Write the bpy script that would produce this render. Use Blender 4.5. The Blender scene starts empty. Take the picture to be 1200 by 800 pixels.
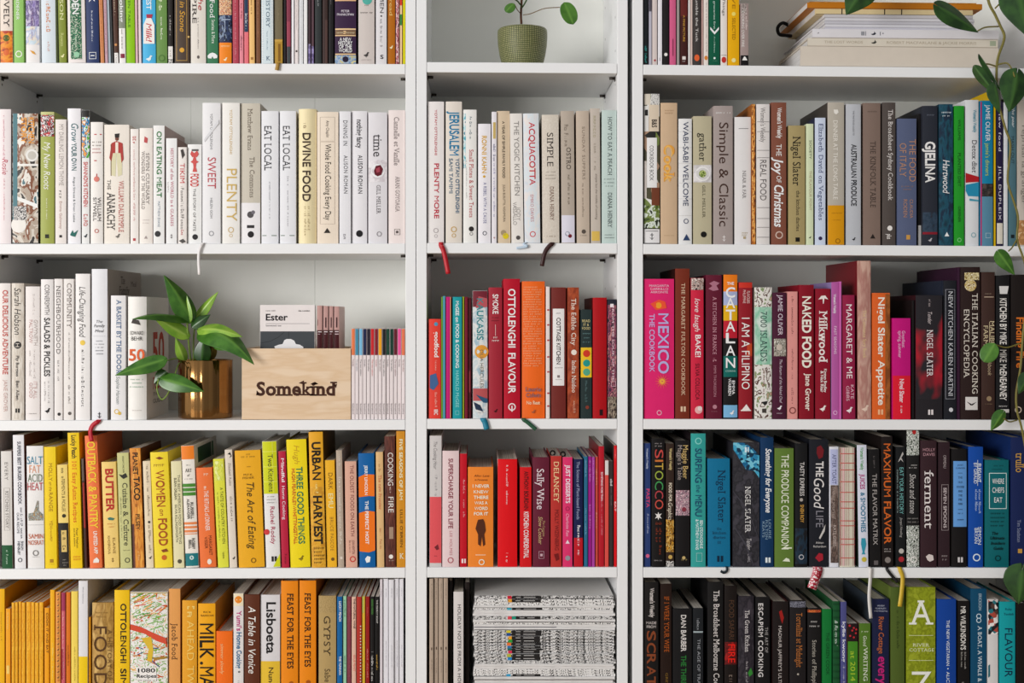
import bpy, bmesh, math, random
from mathutils import Vector, Matrix

# ------------------------------------------------------------------ scene, camera, light
scene = bpy.context.scene
COL = scene.collection
PX = 0.0016            # metres per photo pixel at the bookcase fronts
D = 2.36               # camera distance to the bookcase fronts
CX, CY = 560.0, 371.0  # where the camera looks straight on, in the 1200x800 frame
FLOOR = 1050.0         # photo row of the floor

cam = bpy.data.cameras.new('camera')
cam.sensor_width = 36.0
cam.lens = 36.0 * (D / PX) / 1200.0
cam.shift_x = (600 - CX) / 1200.0
cam.shift_y = -(400 - CY) / 1200.0
cam.clip_start = 0.05
camo = bpy.data.objects.new('camera', cam)
COL.objects.link(camo)
camo.location = (0, -D, (FLOOR - CY) * PX)
camo.rotation_euler = (math.radians(90), 0, 0)
scene.camera = camo

AMB_L, AMB_R = 0.74, 0.10   # brightness of the room towards the window side and towards the far side
world = bpy.data.worlds.new('room_light')
scene.world = world
world.use_nodes = True
wnt = world.node_tree
wbg = wnt.nodes['Background']
# the room is brighter on the window side, dimmer at the far end
_tc = wnt.nodes.new('ShaderNodeTexCoord'); _sp = wnt.nodes.new('ShaderNodeSeparateXYZ'); _mr = wnt.nodes.new('ShaderNodeMapRange')
wnt.links.new(_tc.outputs['Generated'], _sp.inputs[0]); wnt.links.new(_sp.outputs['X'], _mr.inputs['Value'])
_mr.inputs['From Min'].default_value = -1; _mr.inputs['From Max'].default_value = 1
_mr.inputs['To Min'].default_value = AMB_L; _mr.inputs['To Max'].default_value = AMB_R
wnt.links.new(_mr.outputs[0], wbg.inputs[1])
wbg.inputs[0].default_value = (0.97, 0.985, 1.0, 1)

def area(name, loc, target, sx, sy, power, col):
    l = bpy.data.lights.new(name, 'AREA')
    l.shape = 'RECTANGLE'; l.size = sx; l.size_y = sy
    l.energy = power; l.color = col
    o = bpy.data.objects.new(name, l); COL.objects.link(o)
    o.location = loc
    o.rotation_euler = (Vector(target) - Vector(loc)).to_track_quat('-Z', 'Y').to_euler()
    return o
area('window_daylight', (-4.3, -4.4, 1.56), (0.0, 0.0, 1.3), 2.4, 1.9, 246, (1.0, 0.985, 0.975))
scene.view_settings.view_transform = 'Standard'
scene.view_settings.look = 'None'
scene.view_settings.exposure = 0.07
scene.view_settings.gamma = 1.0
scene.view_settings.use_curve_mapping = False

# ------------------------------------------------------------------ helpers
def lin(c):
    return c / 12.92 if c <= 0.04045 else ((c + 0.055) / 1.055) ** 2.4
def rgb(h):
    return tuple(lin(int(h[i:i + 2], 16) / 255.0) for i in (0, 2, 4))
MATS = {}
def mat(h, rough=0.5, spec=0.35, metal=0.0, wear=0.05, coat=0.0):
    key = (h, rough, spec, metal, wear, coat)
    if key in MATS: return MATS[key]
    m = bpy.data.materials.new('paint_' + h); m.use_nodes = True
    nt = m.node_tree; b = nt.nodes['Principled BSDF']
    c = [0.8 * (min(x * 1.05, 0.86) / 0.8) ** 1.1 for x in rgb(h)]
    b.inputs['Roughness'].default_value = rough
    b.inputs['Specular IOR Level'].default_value = spec
    b.inputs['Metallic'].default_value = metal
    b.inputs['Coat Weight'].default_value = coat
    if wear:
        tc = nt.nodes.new('ShaderNodeTexCoord')
        n = nt.nodes.new('ShaderNodeTexNoise'); n.inputs['Scale'].default_value = 60; n.inputs['Detail'].default_value = 4
        nt.links.new(tc.outputs['Object'], n.inputs['Vector'])
        mx = nt.nodes.new('ShaderNodeMix'); mx.data_type = 'RGBA'
        mx.inputs[6].default_value = (*[x * (1 - wear) for x in c], 1)
        mx.inputs[7].default_value = (*[min(x * (1 + wear), 0.9) for x in c], 1)
        nt.links.new(n.outputs['Fac'], mx.inputs[0])
        nt.links.new(mx.outputs[2], b.inputs['Base Color'])
    else:
        b.inputs['Base Color'].default_value = (*c, 1)
    MATS[key] = m
    return m
def ink(h): return mat(h, 0.5, 0.2, 0, 0)
def cov(h): return mat(h, 0.45, 0.22, 0, 0.04)

def art(name, cols, scale=(200, 200, 200), tex='noise', interp='CONSTANT', pos=None, dist=0.0):
    """a printed picture: a ramp of ink colours over a procedural pattern"""
    key = 'art_' + name
    if key in MATS: return MATS[key]
    m = bpy.data.materials.new('print_' + name); m.use_nodes = True
    nt = m.node_tree; b = nt.nodes['Principled BSDF']
    b.inputs['Roughness'].default_value = 0.45; b.inputs['Specular IOR Level'].default_value = 0.3
    tc = nt.nodes.new('ShaderNodeTexCoord'); mp = nt.nodes.new('ShaderNodeMapping')
    mp.inputs['Scale'].default_value = scale
    nt.links.new(tc.outputs['Object'], mp.inputs['Vector'])
    r = nt.nodes.new('ShaderNodeValToRGB'); r.color_ramp.interpolation = interp
    if tex == 'noise':
        n = nt.nodes.new('ShaderNodeTexNoise'); n.inputs['Scale'].default_value = 1; n.inputs['Detail'].default_value = 3
        n.inputs['Distortion'].default_value = dist
        nt.links.new(mp.outputs[0], n.inputs['Vector']); out = n.outputs['Fac']; lo, hi = 0.33, 0.68
    elif tex == 'voronoi':
        n = nt.nodes.new('ShaderNodeTexVoronoi'); n.inputs['Scale'].default_value = 1
        nt.links.new(mp.outputs[0], n.inputs['Vector'])
        s = nt.nodes.new('ShaderNodeSeparateColor'); nt.links.new(n.outputs['Color'], s.inputs[0]); out = s.outputs[0]; lo, hi = 0.0, 1.0
    elif tex == 'dots':
        n = nt.nodes.new('ShaderNodeTexVoronoi'); n.inputs['Scale'].default_value = 1; n.inputs['Randomness'].default_value = dist
        nt.links.new(mp.outputs[0], n.inputs['Vector']); out = n.outputs['Distance']; lo, hi = 0.0, 0.9
    else:
        n = nt.nodes.new('ShaderNodeTexWave'); n.inputs['Scale'].default_value = 1; n.inputs['Distortion'].default_value = dist
        n.bands_direction = tex
        nt.links.new(mp.outputs[0], n.inputs['Vector']); out = n.outputs['Fac']; lo, hi = 0.0, 1.0
    e = r.color_ramp.elements
    k = len(cols)
    for i, c in enumerate(cols):
        p = pos[i] if pos else lo + (hi - lo) * i / max(1, k)
        el = e[i] if i < 2 else e.new(min(1, p))
        el.position = min(1, p); el.color = (*[0.8 * (x / 0.8) ** 1.08 for x in rgb(c)], 1)
    nt.links.new(out, r.inputs[0]); nt.links.new(r.outputs[0], b.inputs['Base Color'])
    MATS[key] = m
    return m

def link(name, mesh, parent=None, loc=None, rot=None):
    o = bpy.data.objects.new(name, mesh); COL.objects.link(o)
    if parent: o.parent = parent
    if loc is not None: o.location = loc
    if rot is not None: o.rotation_euler = rot
    return o
def empty(name, loc, rot=(0, 0, 0)):
    o = bpy.data.objects.new(name, None); COL.objects.link(o)
    o.empty_display_size = 0.02
    o.location = loc; o.rotation_euler = rot
    return o
def tag(o, label, cat, group=None):
    o['label'] = label; o['category'] = cat
    if group: o['group'] = group
    return o
class MB:
    """collects faces, several materials, into one mesh"""
    def __init__(s): s.v = []; s.f = []; s.m = []; s.ms = []; s.sm = []
    def mi(s, m):
        if m not in s.ms: s.ms.append(m)
        return s.ms.index(m)
    def add(s, vs, fs, m, smooth=False):
        o = len(s.v); k = s.mi(m)
        s.v += [tuple(v) for v in vs]
        for f in fs: s.f.append(tuple(i + o for i in f)); s.m.append(k); s.sm.append(smooth)
    def box(s, a, b, m):
        (x0, y0, z0), (x1, y1, z1) = a, b
        s.add([(x0, y0, z0), (x1, y0, z0), (x1, y1, z0), (x0, y1, z0), (x0, y0, z1), (x1, y0, z1), (x1, y1, z1), (x0, y1, z1)],
              [(0, 3, 2, 1), (4, 5, 6, 7), (0, 1, 5, 4), (1, 2, 6, 5), (2, 3, 7, 6), (3, 0, 4, 7)], m)
    def tube(s, pts, r, m, n=8, r1=None):
        pts = [Vector(p) for p in pts]; k = len(pts); vs = []; fs = []
        for i, p in enumerate(pts):
            t = (pts[min(i + 1, k - 1)] - pts[max(i - 1, 0)]).normalized()
            a = t.cross(Vector((0.13, 0.97, 0.21))).normalized(); b = t.cross(a)
            rr = r if r1 is None else r + (r1 - r) * i / (k - 1)
            for j in range(n):
                q = 2 * math.pi * j / n
                vs.append(p + a * rr * math.cos(q) + b * rr * math.sin(q))
        for i in range(k - 1):
            for j in range(n):
                fs.append((i * n + j, i * n + (j + 1) % n, (i + 1) * n + (j + 1) % n, (i + 1) * n + j))
        fs.append(tuple(range(n - 1, -1, -1))); fs.append(tuple((k - 1) * n + j for j in range(n)))
        s.add(vs, fs, m, True)
    def lathe(s, prof, m, n=48, c=(0, 0)):
        vs = []; fs = []; k = len(prof)
        for r, z in prof:
            for j in range(n):
                q = 2 * math.pi * j / n
                vs.append((c[0] + r * math.cos(q), c[1] + r * math.sin(q), z))
        for i in range(k - 1):
            for j in range(n):
                fs.append((i * n + j, i * n + (j + 1) % n, (i + 1) * n + (j + 1) % n, (i + 1) * n + j))
        s.add(vs, fs, m, True)
    def build(s, name, parent=None, loc=None, rot=None):
        me = bpy.data.meshes.new(name); me.from_pydata(s.v, [], s.f)
        for m in s.ms: me.materials.append(m)
        me.polygons.foreach_set('material_index', s.m)
        me.polygons.foreach_set('use_smooth', s.sm)
        me.update()
        return link(name, me, parent, loc, rot)

def wx(px, y=0.0): return (px - CX) * PX * (D + y) / D          # photo column -> X on the plane Y=y
def wz(py, y=0.0):                                                # photo row -> Z on the plane Y=y
    return (FLOOR - CY) * PX + (CY - py) * PX * (D + y) / D
def smooth_path(pts, n=6):
    """Catmull-Rom through points"""
    P = [Vector(p) for p in pts]; P = [P[0] * 2 - P[1]] + P + [P[-1] * 2 - P[-2]]; out = []
    for i in range(1, len(P) - 2):
        a, b, c, d = P[i - 1:i + 3]
        for k in range(n):
            t = k / n
            out.append(0.5 * ((2 * b) + (c - a) * t + (2 * a - 5 * b + 4 * c - d) * t * t + (3 * b - a - 3 * c + d) * t ** 3))
    out.append(P[-2]); return out

# ------------------------------------------------------------------ lettering
GL = {}
def glyph_mesh(s, off):
    cu = bpy.data.curves.new('glyph', 'FONT'); cu.body = s; cu.size = 1.0; cu.resolution_u = 3
    cu.offset = off
    ob = bpy.data.objects.new('glyph', cu)
    me = bpy.data.meshes.new_from_object(ob)
    vs = [(v.co.x, v.co.y) for v in me.vertices]; fs = [tuple(p.vertices) for p in me.polygons]
    bpy.data.objects.remove(ob); bpy.data.curves.remove(cu); bpy.data.meshes.remove(me)
    return vs, fs
def span(vs): return max(v[0] for v in vs) - min(v[0] for v in vs)
_II = span(glyph_mesh('II', 0)[0])
_cap = [v[1] for v in glyph_mesh('H', 0)[0]]; CAP = max(_cap) - min(_cap)
_xh = [v[1] for v in glyph_mesh('x', 0)[0]]; XH = max(_xh)
def glyph(ch, bold, serif):
    key = (ch, bold, serif)
    if key in GL: return GL[key]
    adv = span(glyph_mesh('I' + ch + 'I', 0)[0]) - _II
    if ch == ' ':
        GL[key] = ([], [], adv); return GL[key]
    vs, fs = glyph_mesh(ch, (0.0 if ch in 'MW' else 0.009 if ch in 'KNXYVZAk' else 0.02) * (1.7 if bold == 2 else 1) if bold else 0.0)
    if serif:
        cnt = {}
        for f in fs:
            for i in range(len(f)):
                e = tuple(sorted((f[i], f[(i + 1) % len(f)]))); cnt[e] = cnt.get(e, 0) + 1
        extra = []
        for (a, b), n in cnt.items():
            if n != 1: continue
            (xa, ya), (xb, yb) = vs[a], vs[b]
            if abs(ya - yb) < 0.004 and 0.03 < abs(xa - xb) < 0.22:
                w, h = (0.1, 0.085) if serif == 2 else (0.08, 0.055); x0, x1 = min(xa, xb) - w, max(xa, xb) + w
                for yy, dr in ((0, 1), (CAP, -1), (XH, -1)):
                    if abs(ya - yy) < 0.045:
                        extra.append((x0, x1, ya, ya + dr * h)); break
        for x0, x1, y0, y1 in extra:
            k = len(vs); vs += [(x0, y0), (x1, y0), (x1, y1), (x0, y1)]; fs.append((k, k + 1, k + 2, k + 3))
    GL[key] = (vs, fs, adv); return GL[key]
def on_plane(v2, fs, y, swap=None):
    """lay 2-D lettering on the plane Y=y; serifs sit a hair in front of the stems"""
    up = set(i for f in fs if len(f) == 4 for i in f)
    return [(a, y - (0.00004 if i in up else 0.0), b) for i, (a, b) in enumerate(v2)]
def text_mesh(s, st=''):
    """unit lettering: cap height 1, origin at left baseline; returns verts, faces, width"""
    vs = []; fs = []; x = 0.0; bold = 2 if 'B' in st else int('b' in st); serif = 2 if 'S' in st else int('s' in st); it = 0.22 if 'i' in st else 0.0
    trk = 0.07 if 'w' in st else 0.0
    for ch in s:
        gv, gf, adv = glyph(ch, bold, serif)
        o = len(vs)
        vs += [((x + a + it * b) / CAP, b / CAP) for a, b in gv]; fs += [tuple(i + o for i in f) for f in gf]
        x += adv + trk + (0.03 if serif else 0)
    if not vs: return [], [], 1
    x0 = min(v[0] for v in vs); x1 = max(v[0] for v in vs)
    return [(a - x0, b) for a, b in vs], fs, x1 - x0

# ------------------------------------------------------------------ the room
floor_m = bpy.data.materials.new('oak_boards'); floor_m.use_nodes = True
_nt = floor_m.node_tree; _w = _nt.nodes.new('ShaderNodeTexWave'); _w.inputs['Scale'].default_value = 3; _w.inputs['Distortion'].default_value = 4
_r = _nt.nodes.new('ShaderNodeValToRGB'); _r.color_ramp.elements[0].color = (0.42, 0.31, 0.2, 1); _r.color_ramp.elements[1].color = (0.5, 0.38, 0.26, 1)
_nt.links.new(_w.outputs[0], _r.inputs[0]); _nt.links.new(_r.outputs[0], _nt.nodes['Principled BSDF'].inputs['Base Color'])
m_ = MB(); m_.box((-3.6, -3.2, -0.05), (3.2, 0.42, 0.0), floor_m); o_ = m_.build('floor'); o_['kind'] = 'structure'
m_ = MB(); m_.box((-3.6, 0.3, 0.0), (3.2, 0.42, 2.7), mat('cfc8be', 0.8, 0.2, 0, 0.02)); o_ = m_.build('wall_back'); o_['kind'] = 'structure'

# ------------------------------------------------------------------ three bookcases
LAM = mat('edebea', 0.42, 0.35, 0, 0.012)
BACKM = mat('e9ede4', 0.55, 0.3, 0, 0.012)
HOLE = mat('6a6460', 0.6, 0.2, 0, 0)
PIN = mat('4a4440', 0.35, 0.5, 0.7, 0)
TH = 0.0192          # board thickness
BACK = 0.262         # depth to the back panel
H0 = 2.02
ROWS = {   # shelf top: photo row at the left and right end of each bay
    'L': (-6.0, 475.3, [(-126, -126), (73.3, 75.0), (285.6, 285.2), (492.6, 491.6), (666.6, 665.0), (848, 848)]),
    'M': (500.0, 723.6, [(-126, -126), (72.6, 74.0), (284.6, 285.0), (490.6, 490.6), (664.5, 664.5), (846, 846)]),
    'R': (753.5, 1234.5, [(-126, -126), (75.6, 80.2), (285.6, 288.6), (490.8, 492.0), (664.6, 665.3), (848, 848)]),
}
def bevel_obj(o, w=0.0008):
    md = o.modifiers.new('edge', 'BEVEL'); md.width = w; md.segments = 2; md.limit_method = 'ANGLE'
def bookcase(key, label):
    x0, x1, rows = ROWS[key]
    X0, X1 = wx(x0), wx(x1); xc = (X0 + X1) / 2
    root = tag(empty('bookcase', (xc, 0.0, 0.0)), label, 'bookcase', 'white bookcases side by side')
    a, b = X0 - xc, X1 - xc
    for sx, side in ((a - TH, 1), (b, -1)):
        m = MB(); m.box((sx, 0.0, 0.0), (sx + TH, BACK + 0.006, H0), LAM)
        face = sx + TH if side > 0 else sx                     # drilled rows for the shelf pins
        for yy in (0.036, 0.226):
            z = 0.12
            while z < 1.95:
                q = [(face + side * 0.0002, yy + 0.0026 * math.cos(k * math.pi / 4), z + 0.0026 * math.sin(k * math.pi / 4)) for k in range(8)]
                m.add(q, [tuple(range(8))], HOLE); z += 0.064
        p = m.build('side_panel', root); bevel_obj(p)
    m = MB(); w = b - a
    cuts = {'L': [0, 0.40, 0.735, 1.0], 'M': [0, 1.0], 'R': [0, 0.84, 1.0]}[key]
    for i in range(len(cuts) - 1):
        m.box((a + w * cuts[i] + (0.0002 if i else 0), BACK, 0.075), (a + w * cuts[i + 1] - 0.0002, BACK + 0.004, H0 - TH), BACKM)
    m.build('back_panel', root)
    for i, (ya, yb) in enumerate(rows):
        za, zb = wz(ya), wz(yb); zc = (za + zb) / 2
        ang = math.atan2(za - zb, b - a)
        m = MB(); hw = (b - a) / 2 - 0.0007
        m.box((-hw, 0.0, -TH), (hw, BACK - 0.001, 0.0), LAM)
        s = m.build('shelf', root, (0, 0, zc), (0, ang, 0)); bevel_obj(s)
        for sx, sd in ((-hw, 1), (hw, -1)) if i in (1, 2) else ():
            for yy in (0.036, 0.226):
                m = MB(); m.tube([(sx - sd * 0.0006, yy, -TH - 0.0028), (sx + sd * 0.0105, yy, -TH - 0.0028)], 0.0026, PIN, 8)
                m.box((sx - 0.0003, yy - 0.005, -TH - 0.008), (sx + 0.0012 * sd, yy + 0.005, -TH - 0.0006), PIN) if sd > 0 else \
                    m.box((sx - 0.0012, yy - 0.005, -TH - 0.008), (sx + 0.0003, yy + 0.005, -TH - 0.0006), PIN)
                m.build('shelf_pin', s)
    for nm, z0, z1, y0, y1 in (('top_panel', H0 - TH, H0, 0, BACK), ('plinth', 0.0, 0.075, 0.006, 0.022)):
        m = MB(); m.box((a, y0, z0), (b, y1, z1), LAM); bevel_obj(m.build(nm, root))
    return root
bookcase('L', 'wide white bookcase at left holding white and yellow books and brass pot')
bookcase('M', 'narrow white middle bookcase with green pot and stack of magazines')
bookcase('R', 'wide white bookcase at right with trailing vine and dark books')

# ------------------------------------------------------------------ books
rnd = random.Random(7)
def paper_mat():
    m = bpy.data.materials.new('page_edges'); m.use_nodes = True
    nt = m.node_tree; b = nt.nodes['Principled BSDF']; b.inputs['Roughness'].default_value = 0.85; b.inputs['Specular IOR Level'].default_value = 0.1
    tc = nt.nodes.new('ShaderNodeTexCoord'); mp = nt.nodes.new('ShaderNodeMapping'); mp.inputs['Scale'].default_value = (1800, 3, 3)
    n = nt.nodes.new('ShaderNodeTexNoise'); n.inputs['Scale'].default_value = 1; n.inputs['Detail'].default_value = 1
    r = nt.nodes.new('ShaderNodeValToRGB'); r.color_ramp.elements[0].color = (0.45, 0.40, 0.34, 1); r.color_ramp.elements[1].color = (0.80, 0.75, 0.67, 1)
    r.color_ramp.elements[0].position = 0.3; r.color_ramp.elements[1].position = 0.65
    nt.links.new(tc.outputs['Object'], mp.inputs[0]); nt.links.new(mp.outputs[0], n.inputs['Vector'])
    nt.links.new(n.outputs['Fac'], r.inputs[0]); nt.links.new(r.outputs[0], b.inputs['Base Color'])
    return m
PAPER = paper_mat()
ORD = ['first', 'second', 'third', 'fourth', 'fifth']
BAYN = {'L': 'left bookcase', 'M': 'middle bookcase', 'R': 'right bookcase'}
ST = {}; DIM = {}
def row(bay, n, oy, s):
    ST.update(bay=bay, n=n, oy=oy, s=s, suffix='%s shelf, %s' % (ORD[n - 1], BAYN[bay]))
def ybase(px):
    x0, x1, rows = ROWS[ST['bay']]; a, b = rows[ST['n']]
    return a + (b - a) * (px - x0) / (x1 - x0)

def T(s, y0, y1, size, c, xo=0, st=''): return ('T', s, y0, y1, size, c, xo, st)   # title reading down the spine
def Hh(s, y, w, cap, c, xo=0, st=''): return ('H', s, y, w, cap, c, xo, st)         # line set across the spine
def Q(y0, y1, size, c, xo=0): return ('Q', y0, y1, size, c, xo)                      # print too small to read
def Qh(y, w, cap, c, xo=0): return ('QH', y, w, cap, c, xo)
def B(y0, y1, c): return ('B', y0, y1, c)
def R(y0, y1, a, b, c): return ('R', y0, y1, a, b, c)
def O(y0, y1, a, b, c, lw=0.0006): return ('O', y0, y1, a, b, c, lw)
def E(y, r, c, xo=0, ry=None): return ('E', y, r, c, xo, ry)
def A(y0, y1, a, b, m): return ('A', y0, y1, a, b, m)
def P(pts, c, nm='drawing'): return ('P', pts, c, nm)
def M(kind, y, size, c, xo=0): return ('M', kind, y, size, c, xo)                    # publisher's mark
def RB(pts, c, w=4.0, m=None): return ('RB', pts, c, w, m)

def quads_text(lead, s, st, width, cap):
    vs, fs, w = text_mesh(s, st)
    return [(a * width / w, b * cap) for a, b in vs], fs

def book(x0, x1, ytop, color, label, *items, dx=0.0, hb=None, w=None, y=None, side=None, kind='book', cat=None,
         group=None, full=None, bulge=None, spine=None, inset=0.3):
    n, s, oy = ST['n'], ST['s'], ST['oy']
    xc = (x0 + x1) / 2; yb = ybase(xc)
    if y is None: y = rnd.uniform(0.0015, 0.006)
    t_px = x1 - x0
    if hb is None: hb = t_px >= 15
    if w is None: w = rnd.uniform(0.165, 0.205) if hb else rnd.uniform(0.15, 0.19)
    k = PX * (D + y) / D
    t = (t_px - 2 * inset) * k; h = (yb - ytop) * k
    tilt = math.atan2(dx, yb - ytop)
    zl = wz(yb) + abs(math.sin(tilt)) * t / 2 + 0.0003
    root = empty(kind, (wx(xc, y), y, zl), (0, tilt, 0))
    tag(root, full or ('%s, %s' % (label, ST['suffix'])), cat or kind, group or ('%ss on the %s' % (kind, ST['suffix'])))
    # cover: one bent board, open at the fore edge
    if bulge is None: bulge = min(0.0013, 0.06 * t) if hb else min(0.0006, 0.05 * t)
    prof = lambda x: bulge * (2 * x / t) ** 2
    c = 0.0023 if hb else 0.0006
    c = min(c, t * 0.22)
    NS = 8 if hb else 4
    e = min(0.0005, t * 0.1)
    outer = [(-t / 2, w)]
    if hb: outer += [(-t / 2, bulge + 0.0095), (-t / 2 + 0.0005, bulge + 0.0065), (-t / 2, bulge + 0.0035)]
    outer += [(-t / 2, bulge + e)]
    for i in range(NS + 1):
        x = -(t / 2 - e * 0.6) + (t - 1.2 * e) * i / NS
        outer.append((x, prof(x)))
    outer += [(t / 2, bulge + e)]
    if hb: outer += [(t / 2, bulge + 0.0035), (t / 2 - 0.0005, bulge + 0.0065), (t / 2, bulge + 0.0095)]
    outer += [(t / 2, w)]
    inner = []
    for (x, yy) in outer:
        ix = max(-t / 2 + c, min(t / 2 - c, x)); iy = yy if yy >= w - 1e-6 else max(yy + c * 0.8, bulge + c)
        inner.append((ix, iy))
    np_ = len(outer); vs = []; fs = []; mi = []
    for z in (0, h):
        vs += [(x, yy, z) for x, yy in outer] + [(x, yy, z) for x, yy in inner]
    L = 2 * np_
    cm = spine or cov(color); sm_ = cov(side) if isinstance(side, str) else (side or cov(color))
    mb = MB()
    s0 = 4 if hb else 1
    for i in range(np_ - 1):
        spine_face = s0 <= i < np_ - 1 - s0
        mm = cm if spine_face else sm_
        mb.add([vs[i], vs[i + 1], vs[L + i + 1], vs[L + i]], [(0, 1, 2, 3)], mm)
        mb.add([vs[np_ + i], vs[np_ + i + 1], vs[L + np_ + i + 1], vs[L + np_ + i]], [(3, 2, 1, 0)], sm_)
        mb.add([vs[i], vs[i + 1], vs[np_ + i + 1], vs[np_ + i]], [(3, 2, 1, 0)], mm)
        mb.add([vs[L + i], vs[L + i + 1], vs[L + np_ + i + 1], vs[L + np_ + i]], [(0, 1, 2, 3)], mm)
    for i in (0, np_ - 1):
        f = [vs[i], vs[L + i], vs[L + np_ + i], vs[np_ + i]]
        mb.add(f, [(0, 1, 2, 3) if i == 0 else (3, 2, 1, 0)], sm_)
    cover = mb.build('cover', root)
    # pages
    g = 0.0032 if hb else 0.0004
    pb = MB(); a0 = t / 2 - c - 0.00005
    pb.box((-a0, bulge + c + 0.0003, g), (a0, w - g, h - g), PAPER)
    pb.build('page_block', root)
    DIM[root.name] = (t, h, k, yb)
    # printing
    zc = lambda cy: (yb - (oy + cy / s)) * k             # crop row -> height on the spine
    lift = 0.00022
    def strip(mbx, x_a, x_b, z0, z1, m, lf):
        x_a = max(x_a, -t / 2 + 0.7 * e); x_b = min(x_b, t / 2 - 0.7 * e)
        z0 = max(z0, 0.0003); z1 = min(z1, h - 0.0003)
        if z1 <= z0: return
        N = 6; v = []; f = []
        for i in range(N + 1):
            x = x_a + (x_b - x_a) * i / N
            v += [(x, prof(x) - lf, z0), (x, prof(x) - lf, z1)]
        for i in range(N): f.append((2 * i, 2 * i + 2, 2 * i + 3, 2 * i + 1))
        mbx.add(v, f, m)
    ilift = lift
    flat = lambda xs: 0.0 if min(xs) <= 0 <= max(xs) else prof(min(abs(x) for x in xs))
    def put(v2, fs_, c_):
        if not v2: return
        yy = flat([q[0] for q in v2]) - ilift
        l_ = MB(); l_.add(on_plane(v2, fs_, yy), fs_, ink(c_)); l_.build('lettering', root)
    for it in items:
        let = MB()
        ilift += 0.00006
        typ = it[0]
        if typ == 'B':
            mb2 = MB(); strip(mb2, -t, t, zc(it[2]), zc(it[1]), cov(it[3]), ilift); mb2.build('band', root)
        elif typ == 'A':
            mb2 = MB(); strip(mb2, it[3] * t, it[4] * t, zc(it[2]), zc(it[1]), it[5], ilift); mb2.build('picture', root)
        elif typ == 'R':
            mb2 = MB(); strip(mb2, it[3] * t, it[4] * t, zc(it[2]), zc(it[1]), cov(it[5]), ilift); mb2.build('spine_label', root)
        elif typ == 'O':
            mb2 = MB(); z1, z0 = zc(it[1]), zc(it[2]); xa, xb = it[3] * t, it[4] * t; lw = it[6]; mm = ink(it[5])
            for q in ((xa, xb, z0, z0 + lw), (xa, xb, z1 - lw, z1), (xa, xa + lw, z0, z1), (xb - lw, xb, z0, z1)): strip(mb2, *q, mm, ilift)
            mb2.build('frame_line', root)
        elif typ == 'E':
            mb2 = MB(); r = it[2] * t; ry = (it[5] if it[5] is not None else it[2]) * t; zz = zc(it[1]); x_ = it[4] * t
            v = [(x_ + r * math.cos(q * math.pi / 10), 0, zz + ry * math.sin(q * math.pi / 10)) for q in range(20)]
            v = [(a_, prof(a_) - ilift, z_) for a_, _, z_ in v] + [(x_, prof(x_) - ilift, zz)]
            mb2.add(v, [(i, (i + 1) % 20, 20) for i in range(20)], it[3] if not isinstance(it[3], str) else cov(it[3])); mb2.build('printed_dot', root)
        elif typ == 'P':
            mb2 = MB(); v = [(max(-.49, min(.49, a_)) * t, 0, max(.0006, min(zc(cy), h - .0004))) for a_, cy in it[1]]
            v = [(a_, flat([q[0] for q in v]) - ilift, z_) for a_, _, z_ in v]
            mb2.add(v, [tuple(range(len(v)))], it[2] if not isinstance(it[2], str) else cov(it[2])); mb2.build(it[3], root)
        elif typ == 'PP':
            mb2 = MB()
            for qi, pl in enumerate(it[1]):
                v = [(max(-.49, min(.49, a_)) * t, max(.0006, min(zc(cy), h - .0004))) for a_, cy in pl]
                yy = flat([q[0] for q in v]) - ilift - .00001 * qi
                mb2.add([(a_, yy, z_) for a_, z_ in v], [tuple(range(len(v)))], cov(it[2]))
            mb2.build(it[3], root)
        elif typ == 'M':
            _, kd, cy, sz, c_, xo = it; mb2 = MB(); r = sz * k / 2; zz = max(zc(cy), r * 1.35 + .0008); x_ = xo * t
            if kd in ('dot', 'oval'):
                ry = r * (1.3 if kd == 'oval' else 1)
                pl = [[(r * math.cos(q * math.pi / 8), ry * math.sin(q * math.pi / 8)) for q in range(16)]]
            elif kd == 'ring':
                pl = [[(r * f1 * math.cos(a1 * math.pi / 8), r * f1 * math.sin(a1 * math.pi / 8)) for f1, a1 in ((1, q), (1, q + 1), (.7, q + 1), (.7, q))] for q in range(16)]
            elif kd == 'tri': pl = [[(-r, -r * .8), (r, -r * .8), (0, r)]]
            elif kd == 'sq': pl = [[(-r, -r), (r, -r), (r, r), (-r, r)]]
            elif kd == 'bird': pl = [[(-r, -.2 * r), (-.2 * r, -.7 * r), (.5 * r, -.5 * r), (.6 * r, .3 * r), (r, .7 * r), (.4 * r, .9 * r), (0, .2 * r)], [(-.2 * r, -.7 * r), (0, -r), (.1 * r, -.7 * r)]]
            elif kd == 'anchor': pl = [[(-.12 * r, -r), (.12 * r, -r), (.12 * r, r), (-.12 * r, r)], [(-r * .7, -.2 * r), (-.5 * r, -.3 * r), (0, -.8 * r), (.5 * r, -.3 * r), (.7 * r, -.2 * r), (0, -1.05 * r)], [(-.5 * r, .35 * r), (.5 * r, .35 * r), (.5 * r, .55 * r), (-.5 * r, .55 * r)]]
            else: pl = [[(-r, -r), (-.2 * r, -r), (-.2 * r, r), (-r, r)], [(.2 * r, -r), (r, -r), (r, r), (.2 * r, r)]]
            for p_ in pl:
                v = [(x_ + a_, prof(x_ + a_) - ilift, zz + b_) for a_, b_ in p_]
                mb2.add(v, [tuple(range(len(v)))], ink(c_))
            mb2.build('publisher_mark', root)
        elif typ == 'T':
            _, st_, y0, y1, sz, c_, xo, sty = it
            z1, z0 = zc(y0), zc(y1); cap = sz * t
            vs_, fs_ = quads_text(0, st_, sty, z1 - z0, cap)
            v = []
            for a_, b_ in vs_:
                x_ = xo * t + b_ - cap / 2; v.append((x_, z1 - a_))
            put(v, fs_, c_)
        elif typ == 'H':
            _, st_, cy, wf, cap, c_, xo, sty = it
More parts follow.
